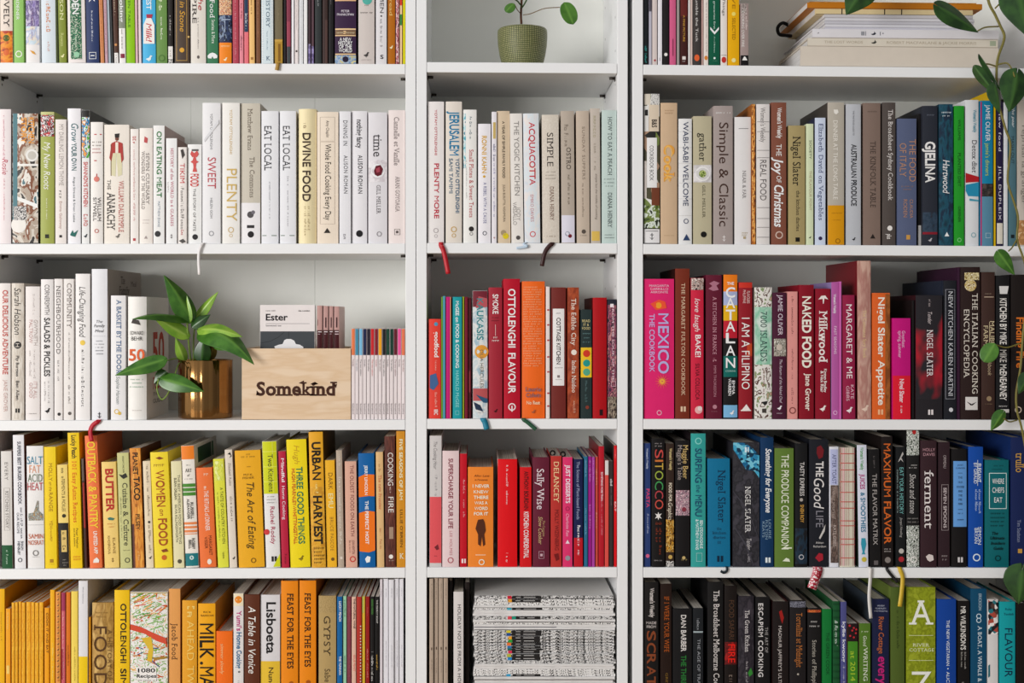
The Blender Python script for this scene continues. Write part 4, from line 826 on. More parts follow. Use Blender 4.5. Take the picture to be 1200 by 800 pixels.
leaf(pot, q(219, 393, .05), q(179, 370, .02), .030, LM_LIGHT, (-.1, -1, .35), .35, .15)
leaf(pot, q(229, 373, .07), q(255, 341, .06), .024, LM_LIGHT, (-.5, -1, .1), .6, .1)
leaf(pot, q(240, 388, .036), q(293, 407, -.04), .060, LM_MID, (.25, -.75, .7), .5, .75, .3)
leaf(pot, q(236, 386, .034), q(279, 388, -.01), .036, LM_LIGHT, (0, -.9, .6), .5, .5, .3)
leaf(pot, q(226, 382, .05), q(246, 368, .045), .024, LM_DARK, (0, -1, .3), .4, .2)
leaf(pot, q(236, 423, .04), q(239, 393, .035), .034, LM_DARK, (.1, -1, .1), .4, .1)
leaf(pot, q(246, 420, .06), q(252, 398, .05), .02, leaf_material('leaf_brown', '6a5a24', '8a7434', 'a89050'), (.1, -1, .1), .4, .1)
leaf(pot, q(216, 422, .035), q(206, 396, .02), .022, LM_LIGHT, (.3, -1, .1), .5, .15)
leaf(pot, q(252, 404, .055), q(278, 409, .03), .020, LM_MID, (.2, -.8, .6), .4, .3)
leaf(pot, q(193, 421, -.02), q(134, 439, -.045), .034, LM_MID, (0, -1, .35), .3, .12, .15)
leaf(pot, q(190, 444, -.014), q(238, 457, -.03), .036, LM_MID, (0, -1, .4), .35, .25, .3)
leaf(pot, q(194, 437, -.012), q(180, 450, -.012), .026, LM_DARK, (.5, -1, .1), .7, .1, .3)

# ---- wooden box, the paperbacks in it, and the row of thin booklets
PLY = art('birch_plywood', ['e2c6a6', 'e5cbad', 'dfc2a0', 'e8d0b4'], (7, 7, 40), 'noise', 'LINEAR')
PLYE = art('plywood_edge', ['b08a60', 'd8b890', 'a07a50', 'd8b890'], (6, 400, 6), 'noise', 'LINEAR')
bx0, bx1 = wx(283.4, .004), wx(411.2, .004); bz = wz(491.8) + .0003; bh = (491.6 - 408.2) * PX; bd = .17; bt = .006
boxr = tag(empty('wooden_box', ((bx0 + bx1) / 2, .004, bz)), 'pale birch plywood box with dark engraved lettering on its front', 'box')
hw = (bx1 - bx0) / 2
for nm, a, b in (('front_panel', (-hw, 0, 0), (hw, bt, bh)), ('rear_panel', (-hw, bd - bt, 0), (hw, bd, bh)), ('side_panel', (-hw, bt, 0), (-hw + bt, bd - bt, bh)),
                 ('side_panel', (hw - bt, bt, 0), (hw, bd - bt, bh)), ('base_panel', (-hw + bt, bt, 0), (hw - bt, bd - bt, bt))):
    m = MB(); m.box(a, b, PLY); bevel_obj(m.build(nm, boxr), .0007)
vs_, fs_, w_ = text_mesh('Somekind', 'BS')
sx0 = (300.5 - 347.3) * PX; sw = (395 - 300.5) * PX; sc = 15.0 * PX
m = MB(); m.add(on_plane([(sx0 + a * sw / w_, (491.8 - 463.2) * PX + b * sc) for a, b in vs_], fs_, -.0003), fs_, ink('4a2a1c'))
def kx(px): return (px - 347.3) * PX
def kz(py): return (491.8 - py) * PX
for pl in ([(350, 449), (356, 446), (357, 451)], [(363, 450.5), (369, 447.5), (368, 451.5), (373, 450)], [(300, 463.5), (301, 459), (304, 463)], [(391, 451), (395, 450), (394, 455)]):
    m.add([(kx(a), -.0003, kz(b)) for a, b in pl], [tuple(range(len(pl)))], ink('4a2a1c'))
m.build('engraved_lettering', boxr)

row('L', 3, 310, 4.0)
DKMAR = '4a161c'
def floor_in_box(o): o.location.z = bz + bt + .0004; return o
# the paperback facing forwards
ez = bz + bt + .0004; eh = (wz(357) - ez); ew = (369.8 - 303.8) * PX * .985; et = .011
er = tag(empty('book', (wx(336.8, .03), .03, ez)), 'paperback facing forwards in the plywood box, white and charcoal cover', 'book', 'paperbacks in the plywood box')
m = MB(); m.box((-ew / 2, 0, 0), (ew / 2, .0006, eh), cov('e6dfdd')); m.box((-ew / 2, et - .0006, 0), (ew / 2, et, eh), cov('e6dfdd')); m.box((-ew / 2, .0006, 0), (-ew / 2 + .0006, et - .0006, eh), cov('e6dfdd'))
m.build('cover', er)
m = MB(); m.box((-ew / 2 + .0007, .0007, .0004), (ew / 2 - .0006, et - .0007, eh - .0005), PAPER); m.build('page_block', er)
def fx(px): return (px - 336.8) * PX * .985
def fz(py): return eh - (py - 357) * PX * .985
m = MB(); m.add([(fx(304.2), -.0003, fz(430)), (fx(369.4), -.0003, fz(430)), (fx(369.4), -.0003, fz(388.8)), (fx(304.2), -.0003, fz(388.8))], [(0, 1, 2, 3)], cov('4a4e52'))
m.build('cover_picture', er)
pl = [(fx(a), -.0004, fz(b)) for a, b in ((322, 409), (321, 407), (326, 405), (331, 404), (333, 399.5), (336, 398), (341, 398), (345, 400), (347, 404), (352, 405), (356, 407.5), (356, 409), (358, 425), (320, 425))]
m = MB(); m.add(pl, [tuple(range(len(pl)))], cov('ece8e8')); m.build('cloud_shape', er)
m = MB()
for a, b, cc, dd in ((338, 388.8, 338.4, 398), ): m.add([(fx(a), -.00045, fz(dd)), (fx(cc), -.00045, fz(dd)), (fx(cc), -.00045, fz(b)), (fx(a), -.00045, fz(b))], [(0, 1, 2, 3)], ink('2a2c30'))
pts = [(305, 403), (316, 401), (326, 396), (333, 390)]
for (a, b), (cc, dd) in zip(pts, pts[1:]): m.add([(fx(a), -.00045, fz(b)), (fx(cc), -.00045, fz(dd)), (fx(cc), -.00045, fz(dd - .5)), (fx(a), -.00045, fz(b - .5))], [(0, 1, 2, 3)], ink('2a2c30'))
m.build('thin_lines', er)
def flat_text(s_, px0, px1, pyb, cap, c_, st_=''):
    vs_, fs_, w_ = text_mesh(s_, st_); ww = (px1 - px0) * PX * .985
    mm = MB(); mm.add([(fx(px0) + a * ww / w_, -.0004, fz(pyb) + b * cap * PX) for a, b in vs_], fs_, ink(c_)); mm.build('lettering', er)
flat_text('Ester', 310.8, 337.2, 375.6, 7.6, '2a2426', 'b'); flat_text('new edn', 310.8, 322.5, 364.6, 1.6, '6a6264'); flat_text('the cooking', 350, 364, 364.8, 1.6, '4a4446', 'b'); flat_text("Someone's eat", 310.8, 329.5, 382.8, 1.8, '5a5254')
m = MB(); m.add([(fx(310.8), -.0004, fz(379.7)), (fx(363.6), -.0004, fz(379.7)), (fx(363.6), -.0004, fz(379.3)), (fx(310.8), -.0004, fz(379.3))], [(0, 1, 2, 3)], ink('7a7274')); m.build('rule_line', er)
for i, (a, b, dd, nm) in enumerate(((370.6, 377.4, .6, 'leftmost'), (378.0, 384.4, .5, 'second'), (385.0, 390.4, .3, 'third'), (391.0, 397.8, 0, 'rightmost'))):
    o = book(a, b, 358 + i * .4, 'c09a94', '', B(312, 900, DKMAR), R(250, 300, -.1, .15, '4a2a2c') if i > 0 else R(260, 290, -.4, -.3, '7a5a58'), R(318, 322, -.3, .4, 'e8dcdc'), R(330, 334, -.3, .4, 'd8c4c4') if i == 3 else R(330, 332, -.3, .1, 'd8c4c4'), hb=0, w=.1, y=.03 + .002 * i,
             full='%s of four pink and maroon paperback spines in the plywood box' % nm, group='paperbacks in the plywood box', side='c8aca4', dx=dd)
    # stands on the bottom of the box: the hidden foot is shorter
    o.location.z += bt + .0002; o.scale.z = ((wz(358 + i * .4, .03) - o.location.z) / ((ybase(384) - 358 - i * .4) * PX * (D + .03) / D))
# booklets with coloured heads
CB = [('df7f52', 'orange', '7a3a20'), ('4a8ea8', 'teal blue', '7a8a90'), ('7fbcdc', 'sky blue', '3a3a40'), ('1f2a50', 'navy', '2a2a40'), ('2a2434', 'violet black', '3a3036'), ('c8262e', 'bright red', 'c85a50'), ('8a2030', 'dark red', 'b05a5a'), ('e8a41c', 'amber', '5a4a30'),
      ('1f1c1e', 'black', '2a2628'), ('1c4a38', 'deep green', '3a4a40'), ('0c4030', 'bottle green', '2a3a34'), ('6a1a2c', 'maroon', '7a3a48'), ('e05a9a', 'pink', '5a3a48'), ('df7d58', 'salmon', '8a5a48')]
row('L', 3, 380, 6.667)
for i, (c_, nm, tc_) in enumerate(CB):
    a = 411.6 + i * (474.8 - 411.6) / 14
    book(a, a + 4.45, 385.4, 'e4dada', '', B(25, 242, c_), T('The new edition', 275, 330 + (i * 37) % 110, .42, tc_), T('Somekind', 620, 702, .42, '5a5052'), hb=0, w=.13, inset=.22,
         full='thin white booklet with %s head in the row beside plywood box' % nm, kind='booklet', group='colour headed booklets beside the plywood box')

# ================================================================== third shelf, middle bookcase
row('M', 3, 310, 4.0)
book(502, 517, 374, 'e0483a', 'short coral red book with white lettering and blue drawing', E(280, .16, '5a9ab8', .1), T('goodfood', 315, 435, .36, 'f4e8e4', .15, 'b'), Q(450, 500, .16, 'f0c0b4', .1), P([(-.4, 520), (.1, 510), (.3, 560), (-.1, 590), (-.4, 580)], '4a6a98', 'blue_drawing'), Q(600, 670, .18, 'f0b0a4', .1), T('BBC', 680, 705, .3, 'f4e0dc', .1, 'b'))
book(517.2, 518.8, 348, '7fae3a', 'thin lime green booklet right of the short coral book', kind='booklet', inset=.1)
book(519, 522, 347, '5a9eb0', 'thin dusty teal booklet left of the magenta one', kind='booklet', inset=.15)
book(522.4, 529, 348, 'c21c74', 'thin magenta booklet with gilt edge line', R(152, 720, .3, .45, 'd8a870'), kind='booklet')
book(530.2, 541.6, 348, '1f9ea4', 'turquoise book with white capitals between thin spines', T('McGEE on FOOD & COOKING', 172, 485, .36, 'e8f2f0', .0, 'b'), T('HAROLD McGEE', 498, 670, .36, '9ad8d4', .0, ''), O(685, 705, -.2, .2, '9ad8d4', .0006))
book(541.9, 543.9, 348, 'b4c43a', 'thin lime booklet right of the turquoise book', kind='booklet', inset=.1)
book(544.4, 548.6, 348, '7a1c30', 'thin crimson booklet left of the dark maroon one', kind='booklet')
book(549, 552.4, 349, '561420', 'thin dark maroon booklet left of the sea picture book', R(500, 600, -.4, .2, '8a3a40'), kind='booklet')
book(553.8, 571.8, 341, 'd8dcdc', 'book with sea picture, teal letters and dark red head', A(200, 720, -.5, .5, KAUK), B(125, 200, '7a2a38'), P([(-.1, 150), (.5, 160), (.5, 200), (-.3, 205)], 'b85a60', 'pink_cloud'), E(410, .46, 'e0a040', .1), T('KAUKASIS', 160, 355, .42, '3a8a90', .0, 'b'), T('OLIA HERCULES', 400, 580, .22, '7a7060', .1, ''), B(582, 640, 'b85a5c'), P([(-.3, 610), (.5, 630), (.5, 650), (.2, 648)], '2f5a7a', 'blue_roof'), P([(-.45, 645), (.0, 660), (.2, 690), (-.3, 680)], '2c3c54', 'dark_bird'), Qh(695, .6, 1.2, '8a8a8e'), RB([(566, 491.5), (568, 494), (570.5, 503)], '1f7f98', 6.5), dx=-.3)
book(572.6, 589.2, 337, 'a52c3c', 'brick red cloth book with small white title near top', T('SMOKE', 140, 232, .4, 'f0e4e2', .0, 'b'), Qh(250, .5, 1.3, '5a1a24'), Qh(264, .6, 1.3, '5a1a24'), R(282, 335, -.02, .01, 'e8d0cc'), Qh(343, .3, 2, 'f0dcd8'), Qh(358, .5, 2, 'f0dcd8'), M('bird', 686, 5, '4a1018'), dx=-.3)
book(590, 610, 327, 'b8122f', 'tall crimson book with bold white capitals', T('OTTOLENGHI', 115, 390, .42, 'f2e6e6', .0, 'b'), T('FLAVOUR', 415, 605, .42, 'f2e6e6', .0, 'b'), M('ring', 668, 9, 'f0dcdc'), R(662, 690, -.04, .04, 'f0dcdc'), dx=-.3)
book(611, 638.8, 330, 'ec6e22', 'thick orange book with dense lines of small pale print', *[Qh(108 + 11.5 * i, .78 if i % 4 else .6, 1.6, 'f6b48a', -.04 if i % 4 else -.1) for i in range(33)], T('', 0, 1, .1, 'f6b48a') if False else Hh('Laurie', 585, .66, 5, '8a6a70', 0, 'b'), Hh('Colwin', 613, .64, 5, '8a6a70', 0, 'b'), Hh('No Rest', 648, .58, 4, 'f6d0b0', 0, 'b'), M('bird', 690, 5, 'a86040'), RB([(613, 491.5), (617, 494), (623, 499), (628, 503)], '2a5a40', 4.5), bulge=.0025)
book(639.6, 644.6, 336, 'e6dad6', 'thin white book with small red marks', *[R(yy, yy + 7, -.2, .35, 'b84048') for yy in (210, 280, 352, 430, 500, 600, 660)])
book(645.4, 663.6, 337, '78302a', 'red brown book with white title label', R(208, 568, -.38, .38, 'ece6e4'), Qh(230, .3, 1.5, '4a4040'), T('COTTAGE KITCHEN', 250, 468, .26, '3a3434', .0, 'b'), Qh(485, .5, 1, '6a6060'), M('sq', 525, 3, '8a8080'), Qh(540, .4, .8, '8a8080'))
book(664.8, 678.8, 337, 'a64a2a', 'rust orange book with white serif title and blossom mark', A(108, 720, -.5, .5, art('rust_wash', ['9a4226', 'b4562f', 'a64a2a', '8c3a20'], (90, 90, 50), 'noise', 'LINEAR')), T('The Edible City', 160, 380, .4, 'f0e0d4', .04, 's'), E(412, .24, 'f0e0d4', .06), T('Indira Naidoo', 450, 600, .36, 'f0e0d4', .06, 's'), Q(640, 690, .2, 'd8a890', .1))
book(680, 693.8, 363, '2c3a3a', 'short black green book with yellow square and coloured discs', Hh('READ', 265, .7, 3, 'd8c890'), Hh('IT &', 283, .5, 3, 'd8c890'), Hh('FOOD', 300, .7, 3, 'd8c890'), Qh(325, .6, 1.6, '6a8a8a'), Qh(345, .6, 1.6, '6a8a8a'), Qh(365, .6, 1.6, '6a8a8a'), R(390, 530, -.48, .48, 'e8c02c'), E(418, .32, 'd0402a', .04), E(463, .32, '2a9a90', .04), E(505, .32, '5aa88a', .04), Q(545, 640, .2, '5a7474'), E(670, .16, '8a4030', .1))
book(694.4, 711.4, 349, 'b00e1a', 'glossy plain red book with black square at foot', R(680, 708, -.02, .22, '2a0a10'), side='6a0c14', y=.004)
book(711.9, 723, 351, '3a2a36', 'dark plum book with pink harbour photo', A(160, 720, -.5, .5, SEAP), B(160, 190, '2a2a38'), T('FROM THE SOUK OF THE', 195, 545, .24, 'e8ccd4', .12, ''), M('sq', 193, 4, 'e8e0e4'), O(548, 572, -.1, .4, 'e8c8d0', .0006), A(620, 720, -.5, .5, art('bottle_photo', ['2a2420', '6a5a50', 'a89a88', '1c1a18'], (250, 250, 100))), dx=-.4)

# ================================================================== third shelf, right bookcase
_b1 = []; _b2 = []
for _i in range(14):
    _a = _i * math.pi / 7; _ca, _sa = math.cos(_a), math.sin(_a)
    for _lst, _r0, _r1, _w in ((_b1, .05, .26, .018), (_b2, .02, .14, .022)):
        _lst.append([(.1 + _ca * _r0 + _sa * _w, 588 + 144 * (_sa * _r0 - _ca * _w)), (.1 + _ca * _r1, 588 + 144 * _sa * _r1), (.1 + _ca * _r0 - _sa * _w, 588 + 144 * (_sa * _r0 + _ca * _w))])
PP_BURST = ('PP', _b1, 'f0704a', 'orange_flower'); PP_BURST2 = ('PP', _b2, 'f0b048', 'orange_flower')
row('R', 3, 300, 4.0)
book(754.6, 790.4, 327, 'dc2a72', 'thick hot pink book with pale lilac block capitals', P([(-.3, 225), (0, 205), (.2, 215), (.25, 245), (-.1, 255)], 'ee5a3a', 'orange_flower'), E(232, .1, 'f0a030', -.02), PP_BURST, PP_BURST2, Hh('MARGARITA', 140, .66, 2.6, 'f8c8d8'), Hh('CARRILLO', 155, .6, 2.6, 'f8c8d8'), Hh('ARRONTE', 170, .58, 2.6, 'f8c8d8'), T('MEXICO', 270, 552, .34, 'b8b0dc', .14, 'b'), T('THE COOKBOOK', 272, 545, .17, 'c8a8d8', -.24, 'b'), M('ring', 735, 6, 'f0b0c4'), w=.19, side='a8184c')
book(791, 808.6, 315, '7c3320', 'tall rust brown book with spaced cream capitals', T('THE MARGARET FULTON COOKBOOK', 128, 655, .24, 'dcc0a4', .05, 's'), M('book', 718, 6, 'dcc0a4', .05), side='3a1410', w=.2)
book(809.4, 825, 326, 'cc2a48', 'raspberry red book with photo at top and white script', A(104, 160, -.5, .5, art('cake_photo', ['3a2a2c', 'c8b0a8', '8a6a64', 'e8dcd4', '2a2022'], (200, 200, 150))), T('love laugh', 200, 355, .4, 'f4e0e0', .0, 'i'), T('BAKE!', 370, 475, .4, 'f4e0e0', .05, 'b'), T('SILVIA COLLOCA', 505, 675, .3, '5a1424', .0, ''), E(722, .3, 'e8b0b0', .1), E(715, .18, 'f4dcd8', .2))
book(827, 846.4, 322.6, '681c34', 'wine red book with pink sprig ornament', P([(-.3, 130), (0, 118), (.35, 128), (.15, 140), (.3, 160), (-.05, 165), (-.35, 155), (-.1, 142)], 'b0788a', 'sprig'), T('A KITCHEN IN FRANCE', 192, 462, .22, 'cf9aa6', .04, 'ws'), Q(480, 490, .2, 'cf9aa6', .04), T('MIMI THORISSON', 515, 660, .16, 'b88490', .06), M('dot', 708, 5, 'b88490', .05), Qh(730, .4, 1, 'a87480'))
book(847.4, 864.6, 322, '1c1a1c', 'book of coloured blocks with stacked white capitals', R(88, 168, -.5, .5, 'e8821c'), R(168, 232, -.5, .5, 'aab4d4'), R(232, 304, -.5, .5, 'e0b018'), R(304, 386, -.5, .5, 'bf2438'), R(470, 568, -.5, .5, '0f6a62'), R(700, 758, -.5, .5, '7fb4d8'), Hh('THE', 130, .5, 3.2, 'f0f0f0', 0, 'b'), *[Hh(ch, yy, .66, 11.5, 'f4f2f0', 0, 'b') for ch, yy in zip('CATALAN', (172, 222, 277, 332, 386, 445, 502))], Hh('COOKING', 540, .7, 2, 'b0d8d0'), T('EMMA', 585, 650, .2, 'ece8e8', .2, 'b'), T('WARREN', 575, 655, .2, 'ece8e8', -.06, 'b'), M('bird', 735, 6, 'f4f4f4', .1))
book(865.6, 882, 331, '96202c', 'dark red book with very tall white condensed title', R(124, 150, -.5, .5, 'c83a2c'), R(410, 470, .1, .5, 'c8502c'), T('FLAVOURS', 165, 222, .22, 'e8c8c4', .2, ''), T('PHILIPPINE', 160, 222, .2, 'e8c8c4', -.1, ''), T('I AM A FILIPINO', 290, 625, .58, 'f2e6e2', .0, ''), P([(-.3, 722), (.35, 722), (.05, 695)], 'f0e0dc', 'triangle_mark'), R(722, 727, -.36, .4, 'f0e0dc'))
book(884, 905, 337, 'dfdbd2', 'white book with leaf drawings and mint green middle', A(148, 760, -.5, .5, ISL), A(240, 510, -.5, .5, MINT), T('7000 ISLANDS', 262, 495, .36, '2c4a48', .02, 's'), Q(535, 650, .14, '8a5a58', .05), P([(-.1, 685), (.25, 680), (.2, 695), (.05, 700)], '2a2a2a', 'bird_mark'), M('sq', 726, 5, '4a4440', .05))
book(905.4, 921.6, 343, '4f1f38', 'plum book with white capitals and small face photo', T('JAMIE OLIVER', 182, 372, .34, 'dccfd8', .06, ''), A(388, 470, -.42, .5, art('portrait_photo', ['d8d4c8', '8a8478', 'b8b0a4', '5a544c', 'e4e0d6'], (160, 160, 160))), E(428, .22, 'c8bcb0', -.02), T('The Return of the Naked Chef', 485, 690, .2, 'cfc0c8', .1, 'i'), M('bird', 712, 6, 'f0e8ec', .0), Qh(738, .4, 1.2, 'd0c0c8'))
book(922, 935, 342, 'dd9a94', 'salmon pink book with small brown lettering', Q(190, 385, .2, '8a4a48', .02), Q(420, 580, .18, '9a5a58', .02), Q(615, 690, .2, '8a4a48', .02), M('ring', 725, 8, '8a4844', .02))
book(936.4, 954.2, 334, '8a1428', 'deep red book with heavy white block capitals', T('NAKED FOOD', 190, 525, .58, 'ece4d8', .0, 'B'), T('Jane Grover', 550, 725, .36, 'e8dcd0', .1, 'b'))
book(955, 973.6, 338.6, '8f142c', 'deep red book with white palm icon', P([(-.3, 205), (-.1, 188), (.15, 186), (.35, 205), (.1, 200), (.05, 225), (0, 225), (-.02, 202)], 'ece0dc', 'palm_icon'), T('Milkwood', 258, 500, .52, 'ece0dc', .02, 'bs'), T('Kirsten Bradley', 530, 640, .18, 'ece0dc', .16, 'b'), T('& Nick Ritar', 540, 640, .18, 'ece0dc', -.06, 'b'), M('bird', 715, 8, 'ece0dc', .0))
book(974.2, 983.4, 331, 'b460a0', 'lilac pink book with white lettering', T("Women's Weekly", 180, 270, .36, 'f0e4f0', -.05, 'b'), T('FAST SEASONS', 330, 460, .34, 'e8d4e4', .0, ''), M('ring', 735, 5, 'e0b8d8'), side='9a86b8')
book(983.8, 986.2, 330, 'c86aae', 'thin pink booklet right of the lilac book', kind='booklet', inset=.1)
book(987.4, 1003, 346, '98244c', 'magenta red book with tall white title', T('MARGARET & ME', 228, 575, .44, 'ece0e0', .04, ''), T('KATE', 605, 670, .24, 'e0b8c4', .25), T('GIBBS', 610, 680, .24, 'e0b8c4', -.1), M('bird', 722, 8, 'f0e0e4', .02), dx=-1)
book(1005, 1021.4, 306, 'be9184', 'tallest faded pink book leaning above its neighbours', A(25, 760, -.5, .5, art('faded_cloth', ['b88a80', 'c8a294', 'b07e74', 'd0ac9c'], (40, 300, 12), 'noise', 'LINEAR')), T('The Constance Spry Book', 255, 480, .24, 'd8c090', .02, 's'), M('bird', 715, 9, 'e0c8b8', .05), side='7a1c26', w=.215, dx=-.5)
book(1022.2, 1043.6, 343.5, 'd8682c', 'orange book with brown right edge and white title', A(180, 765, .22, .5, art('brown_edge', ['9a5a28', 'b06a30', '8a4e22'], (80, 80, 30), 'noise', 'LINEAR')), T('Nigel Slater Appetite', 195, 700, .36, 'f0e4d8', .0, 'b'), M('book', 732, 6, 'e8b890', -.05))
row('R', 3, 300, 3.8125)
book(1045.8, 1067.6, 373, 'c2147c', 'short hot pink book with red lower half', B(535, 730, 'd81f36'), T('Greenfeast:', 335, 410, .18, 'f0b8d8', .1), T('spring, summer', 335, 455, .18, 'f0b8d8', -.1), T('Nigel Slater', 550, 655, .24, 'f4d8dc', .0, 'b'), Q(670, 700, .14, 'f4d8dc', .0), w=.15)
book(1068.4, 1071.8, 352, '1d1718', 'thin black booklet right of the hot pink book', kind='booklet', y=.004)
_red = art('red_brush_stroke', ['29252a', '29252a', 'b01c30', '29252a', '8a1828'], (13, 13, 7), 'noise', 'LINEAR', pos=[0, .47, .56, .66, .95])
book(1073, 1105, 346, '2b272b', 'thick black book with blurred red brush stroke', A(170, 640, -.5, .5, _red), T('NIGEL SLATER', 330, 540, .22, 'e4dcdc', .02, 's'), T('Tender', 250, 305, .15, 'c8bcbc', .02, 'i'), Q(195, 240, .1, 'a89c9c', .02), M('book', 698, 6, 'e0d8d8', .05), w=.2, side='3a1a20')
book(1105.6, 1121.6, 329, '22232a', 'black book with title inside thin white outline', O(150, 640, -.36, .36, 'a8a8b0', .0006), T('NEW KITCHEN', 160, 375, .34, 'c8c8cc', .02, ''), T('KAREN MARTINI', 390, 625, .34, 'c8c8cc', .02, ''), M('dot', 688, 5, 'd0d0d4', .05), side='2a3040', w=.23)
book(1122.2, 1125, 314, '3a1c34', 'thin dark purple booklet left of the brown encyclopedia', kind='booklet', inset=.05, w=.22)
book(1125.4, 1149.2, 313, '31211f', 'thick dark brown book with round food photos at top', A(75, 108, -.3, .44, art('pasta_photo', ['c8b070', 'e8dcb0', '9a8040', 'f0e8d0'], (200, 200, 200))), E(132, .3, art('tart_photo', ['d8c890', 'b89850', 'ece0c0', '8a6a30'], (200, 200, 200)), .0), T('THE ITALIAN COOKING', 168, 615, .27, 'd8d0c4', .22, 's'), T('ENCYCLOPEDIA', 240, 545, .27, 'd8d0c4', -.2, 's'), R(630, 688, -.26, .36, 'd8d4d0'), P([(-.2, 650), (.05, 662), (.3, 652), (.1, 668), (0, 668)], '3a3434', 'label_mark'), side='4a2034', w=.22)
book(1150, 1166.4, 319, '45302a', 'dark brown book with pale title under a rule', R(182, 186, -.3, .42, 'b8a490'), Qh(170, .5, 1, 'a89482'), T('MALIBU', 292, 405, .32, 'cfbf9c', .28), T('FARM', 312, 400, .32, 'cfbf9c', -.2), R(295, 430, .06, .1, 'cfbf9c'), T('cookbook', 440, 535, .28, 'b8a488', .1, 'i'), M('dot', 638, 6, '9a8468', .05), Qh(662, .5, .9, '9a8468'))
book(1167.4, 1183.8, 323, '1c1b1d', 'black book with bold white condensed capitals', P([(-.3, 135), (.4, 135), (.3, 170), (-.25, 170)], 'd8d6d4', 'white_stamp'), T('KITCHEN BY MIKE', 190, 395, .48, 'e4e0da', .0, 'b'), T('MIKE McENEARNEY', 420, 645, .48, 'e4e0da', .0, 'b'), Qh(672, .6, 1.6, 'c8c4c0'), R(685, 700, -.2, .45, 'd0ccc8'))
book(1184.6, 1206, 322, '231b19', 'black book with orange title at the right end', T('Finding Fire', 275, 500, .4, 'd8782a', .0, 'b'), M('ring', 688, 8, 'c8b8a8', -.1))
# ================================================================== fourth shelf, left bookcase
row('L', 4, 490, 4.327)
book(2, 15.2, 529, 'd9d5d0', 'light grey book with green foot and thin outlined title', T('EVERY', 225, 315, .3, '8a8480', .0, 'w'), O(355, 570, -.25, .3, '9a948e', .0005), T('KITCHEN STORY', 370, 560, .26, '8a8480', .03, 's'), B(645, 765, '1c5a34'), Q(670, 735, .2, 'b0c8b4'), dx=-1.5, side='b8b0a8')
book(17, 30.6, 510, 'e3e2e4', 'tall white book with dark navy heavy lettering', T('SURFERS BEST BURGER COOKBOOK', 120, 438, .3, '23283e', .06, 'b'), Q(455, 610, .2, '3a3c4c', .18), T('OUR RECIPE', 480, 585, .2, '3a3c4c', -.14, ''), T('SHAUN', 625, 670, .2, '23283e', .2, 'b'), T('HENSLEY', 625, 695, .2, '23283e', -.1, 'b'), M('ring', 720, 5, '3a3c4c'), dx=-2.5, side='6a3c30', w=.22)
book(32, 52.2, 523, 'e3e1df', 'white book with four stacked hand lettered coloured words', Hh('SALT', 215, .92, 9, '4a8ea8', .0), Hh('FAT', 260, .66, 9, 'd89a7a', .0), Hh('ACID', 305, .86, 9, '77806a', .0), Hh('HEAT', 348, .92, 9, 'b8484c', .0), P([(-.4, 520), (-.42, 485), (-.1, 480), (.0, 455), (.12, 420), (.2, 420), (.2, 470), (.42, 490), (.42, 520)], art('jar_drawing', ['9aa8a0', '8a6a58', 'b0b8b0', '5a6a64', 'c89a60'], (220, 220, 220)), 'jar_drawing'), R(541, 544, -.5, .5, 'c4c2c0'), Hh('SAMIN', 600, .86, 5.4, 'c8683c', .02), Hh('NOSRAT', 632, .92, 5.4, 'c8683c', .02), M('ring', 685, 7, '8a8684'), Qh(705, .4, 1, '9a9694'), dx=-1.6, side='d4d0ca')
book(52.6, 67, 524, 'f2cb1e', 'yellow book with thin brownish capitals right of stacked words', T('MOLLY', 230, 320, .3, 'a8801c', .04), T('on the', 325, 372, .26, 'a8801c', .04, 'i'), T('RANGE', 378, 475, .3, 'a8801c', .04), T('YEH', 520, 560, .26, 'b88c20', .04), Q(565, 640, .16, 'b88c20', .04), M('sq', 725, 4, 'b08420', .06), Qh(742, .5, .8, 'b08420', .06), dx=-1.6)
book(69, 81.6, 545, 'e8cf7c', 'short pale yellow book with black lower half', Q(255, 300, .3, '6a5a30', .06), T('FERMENTS & PICKLES', 310, 475, .3, '6a5a30', .06, ''), M('dot', 497, 4.5, '3a3424', .08), B(533, 770, '25211e'), R(570, 680, -.22, .3, 'd8bc74'), Q(580, 670, .3, '5a4a24', .04), Qh(720, .4, 1.4, 'a09a90', .1), Qh(735, .5, 1.4, 'a09a90', .1), Qh(748, .3, 1.4, 'a09a90', .1), dx=-2.6)
book(82.6, 96.8, 507.5, 'f3c715', 'tall yellow book with red orange title', T('Lucky Peach', 88, 205, .4, '3a3020', .04, 'b'), T('101 Easy Asian Recipes', 220, 530, .34, 'd8622a', .02, 's'), T('Peter Meehan', 560, 660, .16, '6a5418', .12, ''), T('and the editors', 560, 650, .14, '6a5418', -.1, ''), Qh(705, .6, 2, 'd8822a', .05), Qh(718, .6, 2, 'd8822a', .05), dx=-4)
book(99.0, 102.8, 538, '4a2c22', 'thin dark brown booklet left of the coral book', R(330, 560, -.3, .3, 'a03028'), R(200, 320, -.4, .4, '6a5a50'), kind='booklet', y=.006, dx=-4.2)
book(104.8, 120, 511, 'e67a48', 'coral orange book with large yellow lettering', T('OUTBACK & PANTRY', 120, 560, .62, 'f4c83a', .0, 'b'), T('UNITED APP', 575, 690, .3, 'f2e4dc', .06, 'b'), P([(-.2, 735), (.25, 735), (.3, 722), (.1, 708), (-.15, 720)], 'f2e4dc', 'house_mark'), dx=-6.2)
